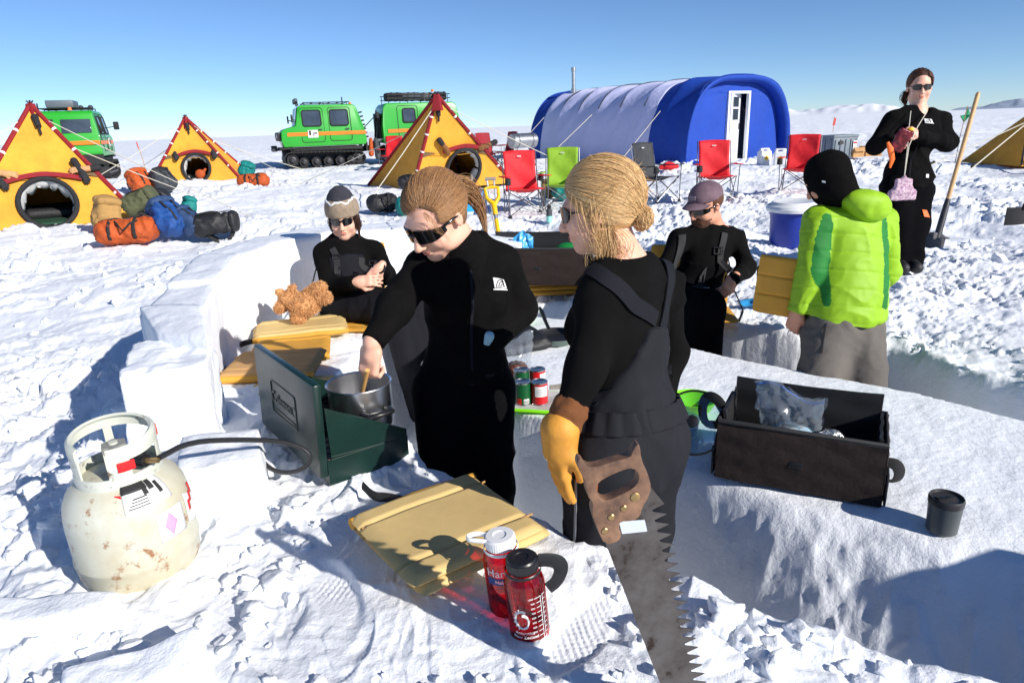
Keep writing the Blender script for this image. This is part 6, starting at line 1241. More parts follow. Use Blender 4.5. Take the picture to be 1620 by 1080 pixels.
# --- frying pan, griddle bag, slip, film bag, bucket
q0 = Z(880, 541, .2); t = thing('frying_pan', 'frying pan with grey-green outside on the snow table', 'frying pan', (q0[0], q0[1], .203)); mb = MB(); mb.lathe([(0, 0), (.095, 0), (.115, .010), (.135, .042), (.138, .045)], 40); mb.build('outer_wall', M['pan_out'], t); mb = MB(); mb.lathe([(.138, .046), (.134, .046), (.112, .014), (.095, .006), (0, .006)], 40); mb.build('inner_wall', M['pan'], t)
mb = MB(); hd = np.array([-.25, .97, 0]); mb.tube([hd*.13+[0, 0, .036], hd*.18+[0, 0, .06], hd*.26+[0, 0, .105], hd*.31+[0, 0, .125]], [.012, .011, .014, .010], 8); mb.build('handle', M['black_plastic'], t, 60)
q0 = Z(832, 560, .2); t = thing('griddle_bag', 'black padded pouch lying beside the frying pan', 'pouch', q0); S = SDF(); Mq = rotm(R_(10), R_(-8), R_(24)); S.box(q0+[-.05, .09, .055], (.15, .10, .014), .012, Mq, .02); S.box(q0+[.0, .02, .03], (.16, .035, .022), .018, rotm(0, 0, R_(28)), .02); sobj('pouch', S, .012, M['black_nylon'], t, 0, (.006, 10, 3))
q0 = Z(818, 600, .2); film_bag('crinkled clear plastic bag of dried food beside the cook', 'plastic_bag', q0+A_([0, .02, .0]), (1, 0, 0), (.05, .1, 1), .15, .22, .10, M['film'], 12, strip=False); t = thing('dried_food', 'brown dried food inside the crinkled clear bag', 'dried food', q0); S = SDF(); S.ell(q0+[0, .02, .045], (.06, .045, .045)); sobj('contents', S, .008, mat('brown_food', srgb(90, 44, 30), .6, 0, .4, 40, .6, 60, .01), t, 0, (.006, 30, 1))
q0 = Z(884, 613, .2); t = thing('paper_slip', 'small printed paper slip on the snow table', 'paper', q0+A_([0, 0, .003])); mb = MB(); mb.sheet([[(x, y, .002+.003*math.sin(x*40+y*20)) for x in np.linspace(-.045, .045, 6)] for y in np.linspace(-.03, .03, 5)], .001); mb.build('slip', mat('printed_paper', (.5, .46, .36), .7, 0, .5, 60), t)
q0 = Z(806, 510, .2); t = thing('plastic_bucket', 'bright green plastic bowl standing behind the cook', 'bowl', q0); mb = MB(); mb.lathe([(0, 0), (.08, 0), (.10, .02), (.125, .085), (.13, .088), (.122, .088), (.095, .024), (0, .01)], 32); mb.build('bowl', M['lime'], t)
q0 = Z(1196, 490, .2); t = thing('plastic_wrapper', 'crumpled blue and clear wrapper lying on the far snow bank', 'wrapper', q0+A_([0, 0, .02])); mb = MB(); mb.sheet([[(x, y, .03+.02*float(noise2(np.array([x*22.]), np.array([y*22.]), 5)[0])) for x in np.linspace(-.12, .12, 14)] for y in np.linspace(-.06, .06, 9)], .001); mb.build('film', M['blue_wrap'], t, 180)
# --- teddy bear lying face down on the bench
tp0 = Z(480, 497, .275); t = thing('teddy_bear', 'fluffy brown teddy bear lying face down on the snow bench', 'teddy bear', tp0); S = SDF(); k = 1.0
B_ = lambda x, z, y=0: P(x, z, 4.02+y)
S.ell(B_(482, 481), (.092, .10, .066), None, .02); S.ell(B_(459, 472), (.058, .065, .050), None, .02); S.cap(B_(484, 466), B_(506, 454, -.03), .028, .034, .012); S.cap(B_(497, 476), B_(516, 470, -.03), .030, .035, .012); S.cap(B_(470, 488), B_(472, 501, -.03), .036, .042, .012); S.cap(B_(453, 476), B_(443, 487, -.03), .028, .033, .012); S.ell(B_(461, 456, -.03), (.026, .016, .024), None, .008); S.ell(B_(442, 462, -.03), (.024, .016, .022), None, .008)
v, q = S.mesh(.012, 0, (.005, 16, 3)); raw_obj('plush_body', v, q, M['fur'], t, 180, None, True)
def fibres(v, q, n, ln, wd, sd, droop=.3):
    nr = vnormals(v, q); ids = RNG.integers(0, len(q), n); bw = RNG.dirichlet((1, 1, 1, 1), n); V = []; F = []
    p0 = (v[q[ids]]*bw[:, :, None]).sum(1); n0 = (nr[q[ids]]*bw[:, :, None]).sum(1); d = n0+RNG.normal(0, .5, (n, 3)); d[:, 2] -= droop; d /= np.linalg.norm(d, axis=1)[:, None]; e = np.cross(d, RNG.normal(0, 1, (n, 3))); e /= np.linalg.norm(e, axis=1)[:, None]
    L_ = ln*RNG.uniform(.5, 1, n)[:, None]; V = np.stack([p0-e*wd, p0+e*wd, p0+d*L_*.6+e*wd*.7, p0+d*L_+RNG.normal(0, .3, (n, 3))*L_*.5], 1).reshape(-1, 3); i = np.arange(n)*4
    F = np.stack([i, i+1, i+2, i+3], 1); return V, F
fv, ff = fibres(v, q, 16000, .017, .0009, 1); raw_obj('fur', fv, ff, mat('teddy_fibre', srgb(236, 188, 134), .8, 0, 0, 1, 0, 1, .01, .2, 1, srgb(196, 142, 92)), t, None, None, True)
q0 = Z(487, 512, .29); t = thing('buckle_strap', 'small black strap end lying on the pale seat', 'strap', q0); S = SDF(); S.cap(q0+[-.04, 0, .012], q0+[.02, .03, .025], .016, .02); S.cap(q0+[.02, .03, .02], q0+[.06, .02, .01], .012); sobj('strap', S, .007, M['webbing'], t)
# ------------------------------------------------------------------ people: one continuous body each, clothes and hair over it
M.update(skin=mat('skin', srgb(232, 178, 152), .5, 0, .06, 9, .08, 160, .001, .4, 0, None, 0, .12), skin_m=mat('ruddy_skin', srgb(214, 152, 124), .5, 0, .1, 9, .08, 160, .001, .4, 0, None, 0, .12), fleece=mat('black_fleece', (.0065, .0060, .0060), 1, 0, .25, 14, .5, 240, .002, .06, 0, None, 0), knit=mat('black_knit_top', (.0062, .0058, .0058), 1, 0, .2, 10, .3, 300, .001, .08), trouser=mat('black_trousers', (.0042, .0042, .005), .95, 0, .2, 8, .3, 40, .004, .05), bib=mat('charcoal_bib_fabric', (.0150, .0155, .0190), .85, 0, .15, 7, .35, 36, .004, .2), bib_dark=mat('navy_black_bib_fabric', (.0085, .009, .0125), .85, 0, .15, 7, .35, 36, .004, .2),
         shades=mat('sunglass_black', (.006, .006, .007), .12, 0, 0, 1, 0, 1, .01, .6), leather=mat('yellow_work_leather', srgb(214, 148, 52), .65, 0, .2, 12, .35, 70, .002), cuff_knit=mat('brown_knit_cuff', srgb(112, 66, 30), .9, 0, .2, 16, .5, 120, .002), boot=mat('black_boot', (.012, .012, .012), .6, 0, .2, 10), lip=mat('lip', srgb(208, 128, 114), .5), grey_trouser=mat('grey_trousers', srgb(98, 92, 86), .85, 0, .12, 5, .35, 26, .008), limejacket=mat('lime_jacket_nylon', srgb(142, 186, 26), .6, 0, .08, 5, .25, 26, .006, .4), greenpanel=mat('green_stretch_panel', srgb(16, 118, 36), .75, 0, .15, 6, .2, 40, .003), capm=mat('faded_mauve_cap', srgb(112, 88, 98), .85, 0, .25, 14, .2, 90, .002), beanie=mat('brown_beanie_cuff', srgb(150, 132, 112), .95, 0, .2, 20, .6, 150, .004), beanie_top=mat('dark_beanie_top', srgb(52, 52, 60), .95, 0, .25, 20, .6, 150, .004), beard=mat('brown_beard', srgb(92, 58, 40), .9, 0, .35, 60, .8, 140, .004), pinkband=mat('pink_hair_tie', srgb(240, 190, 205), .7), orange_cord=mat('orange_cord', srgb(240, 104, 20), .6), grey_piping=mat('grey_piping', srgb(120, 122, 126), .7), patterned=mat('patterned_pouch_cloth', srgb(226, 200, 206), .8, 0, 0, 55, .2, 40, .004, .4, 0, srgb(140, 96, 130)), snackred=mat('dark_red_packet', srgb(120, 24, 36), .3, 0, .5, 60, .3, 60, .002))
def hair_mat(name, c1, c2):
    m = mat(name, c1, .5, 0, 0, 1, 0, 1, .01, .45, 1, c2); return m
HB, HC, HF = hair_mat('golden_brown_hair', srgb(182, 138, 94), srgb(142, 102, 66)), hair_mat('blonde_hair', srgb(236, 200, 144), srgb(196, 154, 102)), hair_mat('chestnut_hair', srgb(112, 70, 48), srgb(70, 42, 30))
HBs, HCs, HFs = mat('golden_brown_scalp', srgb(124, 90, 60), .6), mat('blonde_scalp', srgb(176, 134, 86), .6), mat('chestnut_scalp', srgb(72, 44, 32), .7)
class Head:
    def __init__(s, c, f, up=(0, 0, 1), sc=1.0):
        s.c = A_(c); f = A_(f)/np.linalg.norm(f); up = A_(up); up = up-f*(up@f); up /= np.linalg.norm(up); s.Q = np.stack([np.cross(f, up), f, up], 1); s.s = sc
    def w(s, *p): return s.c+s.Q@(A_(p)*s.s)
    def add(s, S, neck, man=False):
        e = lambda c, r, k=.012, op='u': S.ell(s.w(*c), A_(r)*s.s, s.Q, k, op)
        e((0, -.014, .034), (.076, .096, .088), .02); e((0, .024, -.028), (.060 if not man else .064, .070, .086), .03); e((0, .066, -.094), (.026 if not man else .03, .022, .020), .03)
        for x in (-1, 1):
            e((x*.040, .058, -.034), (.027, .030, .030), .02); e((x*.032, .100, .006), (.017, .012, .010), .012, 's'); e((x*.080, -.010, -.008), (.009, .016, .027), .008); e((x*.090, -.004, -.006), (.006, .008, .014), .006, 's'); e((x*.046, -.0, -.075), (.022, .05, .022), .03)
        e((0, .080, .024), (.052, .018, .012), .02); S.cap(s.w(0, .092, .004), s.w(0, .113, -.036), .0085*s.s, .0125*s.s, .012); 
        for x in (-1, 1): e((x*.010, .101, -.040), (.009, .009, .008), .006)
        e((0, .088, -.061), (.023, .012, .0055), .006); e((0, .087, -.071), (.020, .012, .006), .006); e((0, .102, -.0655), (.024, .008, .0016), .003, 's')
        S.cap(s.w(0, -.025, -.07), neck, .052*s.s, .058*s.s, .03)
    def shades(s, parent, wrap=True, m='shades', h=.021, rr=.060):
        nm = thing_part = None; mb = MB(); n = 17
        for side in (-1, 1):
            G = []
            for j in range(7):
                v = j/6*2-1; row = []
                for i in range(n):
                    a = R_(7+ (66 if wrap else 46)*i/(n-1)); u = i/(n-1); hh = h*(1-.10*u-(.55*u**4 if wrap else .5*max(0, u-.8)*5*u))*(1 if wrap else (min(1, .55+8*u)))
                    z = .006+v*hh-(.010*u if wrap else .003)-(.25*hh*(1-u)*(v < 0)*(-v) if wrap else 0); row.append(s.w(side*(.078*math.sin(a)), .108*math.cos(a)**.8 if math.cos(a) > 0 else 0, z))
                G.append(row)
            mb.sheet(G, .003)
        mb.tube([s.w(-.012, .112, .012), s.w(0, .114, .013), s.w(.012, .112, .012)], .004*s.s, 6); o = mb.build('sunglasses', M[m], parent, 60, True)
        for side in (-1, 1):
            mb = MB(); a = R_(70 if wrap else 52); mb.tube([s.w(side*.078*math.sin(a), .108*max(.05, math.cos(a))**.8, .006), s.w(side*.083, .015, .008), s.w(side*.083, -.02, .002)], .0042*s.s if wrap else .003*s.s, 6, True, 1); mb.build('temple_arm', M[m], o, 60, True)
    def lips(s, S, parent):
        mb = decal(S, s.w(0, .105, -.066), s.Q[:, 0], s.Q[:, 2], .040*s.s, .018*s.s, .0008, 8, 5, .0006); mb.build('lips', M['lip'], parent, 180, True)
    def scalp(s, m, name, parent, infl=.006, h=.007, cutf=None):
        S = SDF(); S.ell(s.w(0, -.014, .036), A_((.080, .100, .092))*s.s, s.Q, .02); S.ell(s.w(0, -.030, -.025), A_((.068, .066, .060))*s.s, s.Q, .03)
        q = s.Q; c = s.c; ss_ = s.s
        S.cuts.append(cutf or (lambda p: np.maximum(((p-c)@q[:, 1])/ss_-.034-.62*np.maximum(0, ((p-c)@q[:, 2])/ss_-.036), np.maximum(np.minimum(((p-c)@q[:, 1])/ss_+.032, .014+.25*((p-c)@q[:, 1])/ss_-((p-c)@q[:, 2])/ss_), -.058-((p-c)@q[:, 2])/ss_))))
        return sobj(name, S, h, m, parent, infl-.006)
def strands(paths, r, name, m, parent, taper=True):
    paths = np.asarray(paths, float); n, k = paths.shape[:2]; rr = (np.asarray(r)*np.ones(n))[:, None, None]
    T = np.gradient(paths, axis=1); T /= np.linalg.norm(T, axis=2)[:, :, None]+1e-9; ref = RNG.normal(0, 1, (n, 1, 3)); e = np.cross(T, ref); e /= np.linalg.norm(e, axis=2)[:, :, None]+1e-9; g = np.cross(T, e)
    tp_ = (1-.85*np.linspace(0, 1, k)**4)[None, :, None] if taper else 1.0
    V = np.stack([paths+rr*tp_*(math.cos(2.094*j)*e+math.sin(2.094*j)*g) for j in range(3)], 2).reshape(-1, 3)
    b = (np.arange(n)*k*3)[:, None, None]; i = (np.arange(k-1)*3)[None, :, None]; j = np.arange(3)[None, None, :]; a0 = b+i+j; a1 = b+i+(j+1) % 3; F = np.stack([a0, a1, a1+3, a0+3], -1).reshape(-1, 4)
    return raw_obj(name, V, F, m, parent, 180, None, True)
def swept(H, n, target, keep, steps=14, lift=.06, k0=1.03, sd=0, jitter=.05, part=0.0, low=False, droop=None):
    """strands laid over the skull from random roots to a gathering point (directions in the head frame)"""
    t = A_(target)/np.linalg.norm(target); out = []
    rad = np.array([.082, .102, .095]); cen = np.array([0, -.014, .036])
    while len(out) < n:
        d = RNG.normal(0, 1, 3); d /= np.linalg.norm(d)
        if not keep(d): continue
        if len(out) % 5 < 2:
            pp = cen+d*rad; yb = .034+.62*max(0, pp[2]-.036)
            if abs(pp[1]-yb) > .018: continue
        elif low and len(out) % 5 == 2 and not (d[2] < -.35 and d[1] < .1): continue
        tj = t+RNG.normal(0, jitter, 3); tj /= np.linalg.norm(tj); om = math.acos(np.clip(d@tj, -1, 1)); 
        if om > 2.7: continue
        u = np.linspace(0, 1, steps); so = math.sin(om)+1e-6; q = (np.sin((1-u)*om)/so)[:, None]*d+(np.sin(u*om)/so)[:, None]*tj
        side = np.sign(d[0]) if abs(d[0]) > .02 else RNG.choice([-1, 1]); q[:, 0] += side*part*np.sin(PI*u)*(1-abs(d[0])); q[:, 2] -= (.5*part if droop is None else droop)*np.sin(PI*u)*abs(d[0]); q /= np.linalg.norm(q, axis=1)[:, None]
        amp = k0+lift*RNG.uniform(.2, 1)*np.sin(PI*np.minimum(1, u*1.05))**.8; amp = amp+.008*np.sin(u*9+RNG.uniform(0, 6)); p = cen+q*rad*amp[:, None]
        out.append(H.c+(p*H.s)@H.Q.T)
    return out
def limbs(S, J, which, ra, k=.04):
    if 'armR' in which: S.chain([J['shR'], J['elR'], J['wrR']], ra, k)
    if 'armL' in which: S.chain([J['shL'], J['elL'], J['wrL']], ra, k)
def tframe(J): return frame(J['neck']-J['pel'], J['shR']-J['shL'])
def torso(S, J, g=1.0, k=.08, hips=True, low=0, bust=0):
    Q = tframe(J); ax = J['neck']-J['pel']; at_ = lambda t, x=0, y=0: J['pel']+ax*t+Q[:, 0]*x+Q[:, 1]*y
    S.ell(at_(.74), np.array([.160, .108, .19])*g, Q, k); S.ell(at_(.42), np.array([.132, .104, .20])*g, Q, k)
    if hips: S.ell(at_(.06, 0, -.01), np.array([.166, .122, .16])*g, Q, k)
    if bust:
        for x in (-1, 1): S.ell(at_(.66, x*.07, .075), np.array([.07, .05, .07])*g, Q, .06)
    S.cap(J['shR']*.85+J['shL']*.15, J['shL']*.85+J['shR']*.15, .054*g, None, .06)
    for s_ in ('shR', 'shL'): S.cap(at_(.97), J[s_], .050*g, .052*g, .05)
    return Q, at_
def legs(S, J, r=(.098, .070, .058), k=.05):
    for s_ in 'RL': S.chain([J['hip'+s_], J['kn'+s_], J['an'+s_]], r, k)
def finish(J):
    Q = tframe(J)
    for s_, x in (('R', 1), ('L', -1)): J.setdefault('hip'+s_, J['pel']+Q[:, 0]*x*.088-Q[:, 2]*.03)
    return J
def body_mesh(J, H, parent, h, skin='skin', man=False, hands=(), g=.76, feet=False):
    S = SDF(); torso(S, J, g); limbs(S, J, ('armR', 'armL'), (.038, .032, .0265)); legs(S, J, (.080, .055, .042)); H.add(S, J['neck']+tframe(J)[:, 2]*-.01, man)
    for hd in hands: hand_sdf(S, **hd)
    if feet:
        for s_ in 'RL': S.cap(J['an'+s_], J['an'+s_]+J.get('toe', np.array([0, -.14, -.06])), .042, .036, .03)
    sobj('body', S, h, M[skin], parent); return S
def boots(J, parent, toe):
    for s_ in 'RL':
        S = SDF(); a = J['an'+s_]; S.cap(a+[0, 0, .1], a, .062, .06, .03); S.cap(a+[0, 0, -.02], a+toe+[0, 0, -.025], .055, .045, .03); zb = a[2]-.075; S.cuts.append(lambda p, zb=zb: zb-p[:, 2]); sobj('boot', S, .012, M['boot'], parent)
def garment(name, S, h, m, parent, infl=0, amp=.005, sc=7, seed=0, st=(1, 1, .6), quilt=None):
    v, q = S.mesh(h, infl); v = wrinkle(v, q, amp, sc, seed, st); return raw_obj(name, v, q, m, parent, 180, None, True)
def ground_pt(p): return np.array([p[0], p[1], gh(p[0], p[1])])
def emblem(S, c, right, up, w_, h_, parent, off=.004):
    o = decal(S, c, right, up, w_, h_, off, 8, 6, .0015).build('logo_patch', M['winter_white'], parent, 180, True); mb = MB(); c = A_(c); r_ = A_(right)/np.linalg.norm(right); u_ = A_(up)/np.linalg.norm(up)
    for rad in (.48, .34, .20):
        pts = [c+r_*(.12*w_-rad*w_*math.cos(R_(a)))+u_*(-.46*h_+rad*1.7*h_*math.sin(R_(a))) for a in range(0, 100, 12)]; q, _ = S.snap(np.array(pts), off+.002, 5); mb.tube(list(q), .045*h_, 5)
    for a, b in (((.20, -.4), (.22, .25)), ((.22, .25), (.16, .33))): q, _ = S.snap(np.array([c+r_*a[0]*w_+u_*a[1]*h_, c+r_*b[0]*w_+u_*b[1]*h_]), off+.002, 5); mb.tube(list(q), .07*h_, 6)
    mb.build('emblem', M['ink'], o, 180, True); mb = decal(S, c-u_*h_*.62, r_, u_, w_*1.15, h_*.12, off, 6, 2, .0015); mb.build('logo_lettering', M['winter_white'], o, 180, True)

# ---- the cook, bending over the stove
J = finish(dict(neck=P(735, 390, 2.38), pel=P(737, 606, 2.48), shR=P(668, 424, 2.37), shL=P(797, 414, 2.44), elR=P(622, 490, 2.20), wrR=P(589, 541, 2.13), elL=P(828, 488, 2.54), wrL=P(788, 532, 2.40),
                knR=P(708, 765, 2.52), knL=P(765, 768, 2.50)))
for s_ in 'RL': J['an'+s_] = np.array([J['kn'+s_][0]+(-.01 if s_ == 'R' else .03), J['kn'+s_][1]+.03, -.34])
base = np.array([J['pel'][0], J['pel'][1], -.42]); t = thing('person', 'cook in a black fleece bending over the pot, stirring with a wooden spoon', 'person', base)
H = Head(P(690, 341, 2.26), (-.55, -.60, -.50), (-.10, -.2, 1), 1.10)
hw = SPOON1; hdir = (SPOON0-J['wrR']); hdir = A_([-.10, .02, -.9])
hands = [dict(w=J['wrR']+A_([-.004, .006, -.02]), dr=A_([-.22, -.06, -.95]), nrm=A_([-.45, -.85, .1]), side=1, curls=[.75, .95, 1.05, 1.1], curl=.9, sc=.96, thumb=1.0), dict(w=P(784, 534, 2.47), dr=A_([-.55, .1, -.8]), nrm=A_([.3, -.9, .3]), side=-1, curl=.4, sc=.9)]
BS = body_mesh(J, H, t, .0045, hands=hands)
H.lips(BS, t); H.shades(t, True, h=.022)
S = SDF(); torso(S, J, .98, bust=1); legs(S, J, (.112, .094, .088)); Sc = SDF(); 
S = SDF(); Q, at_ = torso(S, J, .90); S.p = S.p[:3]; legs(S, J, (.106, .095, .088)); zc = J['pel'][2]+.16; S.cuts.append(lambda p: p[:, 2]-zc); garment('trousers', S, .012, M['trouser'], t, 0, .012, 5, 3, (1, 1, .8))
for s_, x in (('L', 1),):
    p0, p1 = J['hipL']+Q[:, 0]*-.1-[0, 0, .1], J['anL']+Q[:, 0]*-.09; mb = strap(S, [p0, (p0+p1)/2, p1], .007, .002, .003, 26); mb.build('side_zip', M['grey_piping'], t, 60, True)
S = SDF(); Q, at_ = torso(S, J, .95, bust=1); limbs(S, J, ('armR', 'armL'), (.060, .055, .043)); zh = J['pel'][2]+.03
S.cap(at_(.96), at_(1.07, 0, .005), .072, .066, .03); S.cuts.append(lambda p: zh-p[:, 2]); nk, nu = at_(1.10), Q[:, 2]; S.cuts.append(lambda p: (p-nk)@nu); hc = H.c; S.ell(at_(1.12, 0, .055), (.045, .05, .085), Q, .02, 's')
wd = (J['wrR']-J['elR']); wd /= np.linalg.norm(wd); wr0 = J['wrR']+wd*.006; S.cuts.append(lambda p: np.where(np.linalg.norm(p-wr0, axis=1) < .14, (p-wr0)@wd, -1)); garment('fleece_jacket', S, .0105, M['fleece'], t, 0, .011, 6.0, 11); JS = S
f_ = Q[:, 1]; ch = lambda x, z: at_(z, x, .12)
mb = strap(S, [ch(0, .02), ch(0, .35), ch(0, .70), at_(.97, 0, .1)], .010, .002, .003, 30); mb.build('zip', M['bib_dark'], t, 60, True); emblem(S, ch(-.105, .77), -Q[:, 0], Q[:, 2], .058, .040, t)
mb = decal(S, at_(.10, -.12, .12), -Q[:, 0], Q[:, 2], .13, .012, .002, 8, 2); mb.build('pocket_welt', M['bib_dark'], t, 60, True)
S2 = SDF(); S2.ell(at_(.99, 0, .02), (.085, .085, .05), Q); S2.cap(at_(.92, 0, .03), at_(1.0, 0, .03), .08, .062); sobj('undershirt', S2, .01, M['knit'], t)
for x in (-.035, .05): mb = MB(); mb.tube([at_(1.06, x, .062), at_(1.0, x*.8, .092), at_(.94, x*.5, .10)], .0028, 5); mb.build('orange_cord', M['orange_cord'], t, 60, True)
p0 = P(772, 537, 2.28); S2 = SDF(); S2.box(p0, (.010, .008, .020), .004, rotm(.2, .3, .2)); S2.ell(p0+[.007, 0, .012], (.007, .007, .010)); sobj('tissue', S2, .004, mat('pale_blue_tissue', srgb(160, 205, 220), .8), t)
H.scalp(HBs, 'hair_base', t)
keepB = lambda d: not (d[1] > .60 and d[2] < .30) and not (d[1] > .15 and d[2] < -.15) and d[2] > -.55 and not (abs(d[0]) > .80 and d[2] < -.16 and d[1] > -.30)
ap = P(709, 285, 2.37); anchor = H.Q.T@(ap-H.c)/H.s-np.array([0, -.014, .036]); anchor = anchor/np.array([.082, .102, .095]); ap = H.w(*(np.array([0, -.014, .036])+anchor/np.linalg.norm(anchor)*np.array([.082, .102, .095])*1.08)); pth = swept(H, 7000, anchor, keepB, 14, .07, 1.03, 1, .06)
strands(pth, .00065, 'hair', HB, t)
tail = [ap, ap*.5+P(738, 292, 2.40)*.5+A_([0, 0, .006]), P(740, 297, 2.41), P(757, 320, 2.44), P(767, 355, 2.45), P(771, 398, 2.44)]
def lock(cp, n, spread, steps=16, r=.0011, thin=.35, wav=.006):
    cp = np.array(cp); u = np.linspace(0, 1, steps); L_ = np.r_[0, np.cumsum(np.linalg.norm(np.diff(cp, axis=0), axis=1))]; L_ /= L_[-1]; base_ = np.stack([np.interp(u, L_, cp[:, i]) for i in range(3)], 1)
    for _ in range(3): base_[1:-1] = (base_[:-2]+2*base_[1:-1]+base_[2:])/4
    o = RNG.normal(0, 1, (n, 1, 3)); o = o@spread if hasattr(spread, 'shape') else o*spread; env = (.35+1.3*np.sin(PI*np.minimum(1, u*1.1+.08)))*(1-(1-thin)*u); P_ = base_[None]+o*env[None, :, None]; ph = RNG.uniform(0, 6, (n, 1, 3)); ln_ = RNG.uniform(.6, 1, n); uu = ln_[:, None]*u[None, :]; bi = np.stack([np.interp(uu, u, base_[:, i]) for i in range(3)], 2); P_ = P_-base_[None]+bi; P_ += wav*np.sin(u[None, :, None]*7+ph)*u[None, :, None]; return P_
tl_ = lock(tail, 1100, .0105, wav=.003); strands(tl_, .0009, 'ponytail', HB, t)
mb = MB(); ring = [ap+(tail[1]-ap)*.22+(H.Q[:, 0]*math.cos(a)+np.cross(H.Q[:, 0], (tail[1]-ap)/np.linalg.norm(tail[1]-ap))*math.sin(a))*.017 for a in np.linspace(0, 2*PI, 21)]; mb.tube(ring, .0055, 6, False); mb.build('hair_tie', M['pinkband'], t, 60, True)
strands(lock([H.w(-.06, .075, .075), H.w(-.088, .075, .01), H.w(-.092, .06, -.05)], 16, .004, 12, thin=1), .0005, 'loose_strands', HB, t)
strands(lock([H.w(.07, -.06, -.03), H.w(.062, -.085, -.09), H.w(.05, -.08, -.15)], 40, .006, 12, thin=.8), .0006, 'loose_strands', HB, t)
# spoon held in her hand
hp_ = J['wrR']+A_([-.03, -.014, -.115]); sd_ = hp_-SPOON0; sd_ /= np.linalg.norm(sd_); t2 = thing('wooden_spoon', 'wooden spoon in the cook\'s hand, dipping into the steel pot', 'spoon', SPOON0); mb = MB(); mb.tube([A_([0, 0, 0]), sd_*.05, sd_*.12, sd_*.30], [.010, .0085, .0062, .0065], 10, True, 1.15); mb.build('spoon', M['spoonwood'], t2, 60)

# ---- blonde woman in front, seen from behind
J = finish(dict(neck=P(986, 412, 1.80), pel=P(988, 700, 1.88), shR=P(1048, 452, 1.92), shL=P(950, 462, 1.74), elR=P(1062, 560, 2.00), wrR=P(1036, 672, 1.93), elL=P(925, 580, 1.70), wrL=P(886, 690, 1.70)))
Q = tframe(J); fw = Q[:, 1].copy(); fw[2] = 0
for s_, x in (('R', .09), ('L', -.09)): J['kn'+s_] = J['pel']+Q[:, 0]*x+fw*.03-[0, 0, .46]; J['an'+s_] = np.array([*(J['kn'+s_][:2]), -.34])
J['toe'] = fw*.15+A_([0, 0, -.04]); base = np.array([J['pel'][0], J['pel'][1], -.42]); t = thing('person', 'blonde woman in charcoal bib overalls seen from behind, wearing yellow work gloves', 'person', base)
H = Head(P(949, 331, 1.79), (-.92, .36, -.17), (-.12, .05, 1), .96)
BS = body_mesh(J, H, t, .0045, hands=[dict(w=J['wrL'], dr=A_([-.02, .04, -1]), nrm=A_([-.8, -.5, 0]), side=-1, curl=.16, sc=.76, thumb=.5), dict(w=J['wrR'], dr=A_([-.1, .1, -1]), nrm=A_([.8, .3, 0]), side=1, curl=.16, sc=.76, thumb=.5)])
H.lips(BS, t); H.shades(t, False, h=.024)
S = SDF(); Q, at_ = torso(S, J, .86, bust=1); limbs(S, J, ('armR', 'armL'), (.053, .047, .039)); S.cap(at_(.93), at_(1.0), .078, .066, .03); nk = at_(1.025); S.cuts.append(lambda p: (p-nk)@Q[:, 2]); zb = J['pel'][2]+.02; S.cuts.append(lambda p: np.where(np.linalg.norm(p-J['pel'], axis=1) < .24, zb-p[:, 2], -1)); garment('knit_top', S, .0105, M['knit'], t, 0, .008, 7, 21); TS = S
S = SDF(); torso(S, J, .95); legs(S, J, (.108, .096, .088), .06); S.ell(at_(.03, 0, -.02), (.165, .130, .16), Q, .06)
c0 = at_(0); ax_ = Q[:, 2]; Lt = np.linalg.norm(J['neck']-J['pel'])
def bibcut(p):                                               # back panel rises to a narrow top between the straps
    w_ = (p-c0)@ax_/Lt; x = (p-c0)@Q[:, 0]; y = (p-c0)@Q[:, 1]; lim = np.where(np.abs(x-.02) < .045, .66, np.where(y < .05, .66-(np.abs(x-.02)-.045)*3.1, .62-np.maximum(0, np.abs(x)-.12)*4)); return (w_-np.maximum(lim, .26))*Lt
S.cuts.append(bibcut); S.cuts.append(lambda p: np.where(np.abs((p-c0)@Q[:, 0]) > .215, 1.0, -1.0)*.01+np.where(np.abs((p-c0)@Q[:, 0]) > .215, .0, 0)); garment('bib_overalls', S, .0105, M['bib'], t, .003, .016, 8, 23); OS = S
bp = lambda px, py, d=1.7: P(px, py, d)
mb = strap(TS, [bp(1032, 505, 1.76), bp(1000, 482, 1.72), bp(958, 440, 1.68), bp(932, 424, 1.72)], .042, .005, .004, 26); mb.build('shoulder_strap', M['bib_dark'], t, 60, True)
mb = strap(TS, [bp(1040, 520, 1.78), bp(1052, 482, 1.80), bp(1056, 430, 1.84), bp(1046, 400, 1.92)], .038, .006, .004, 26); mb.build('shoulder_strap', M['bib_dark'], t, 60, True)
mb = MB(); wz = .22
ringp = [at_(wz, .2*math.cos(a), .17*math.sin(a)-.01) for a in np.linspace(0, 2*PI, 64)]; q, nn = OS.snap(np.array(ringp), .003); G = []
for k in range(9):
    pp, _ = OS.snap(np.array(ringp)+Q[:, 2]*(k-4)*.0085, .004, 4); G.append(pp+nn*(.0065*np.sin(np.arange(64)*1.9+k*.1))[:, None])
mb.sheet(G, .003); mb.build('elastic_waist', M['bib'], t, 180, True)
mb = decal(OS, bp(930, 592, 1.72), CR, A_([0, 0, 1]), .085, .045, .006); mb.build('waist_tab', M['bib_dark'], t, 60, True); mb = decal(OS, bp(1062, 585, 1.86), CR, A_([0, 0, 1]), .07, .030, .008); mb.build('waist_tab', M['bib_dark'], t, 60, True)
for x_, nm in ((-1, 'L'), (1, 'R')):
    p0, p1 = J['hip'+nm]+Q[:, 0]*x_*.1-[0, 0, .02], J['kn'+nm]+Q[:, 0]*x_*.1-[0, 0, .1]; mb = strap(OS, [p0, (p0+p1)/2, p1], .007, .003, .003, 20); mb.build('side_zip', M['grey_piping'], t, 60, True)
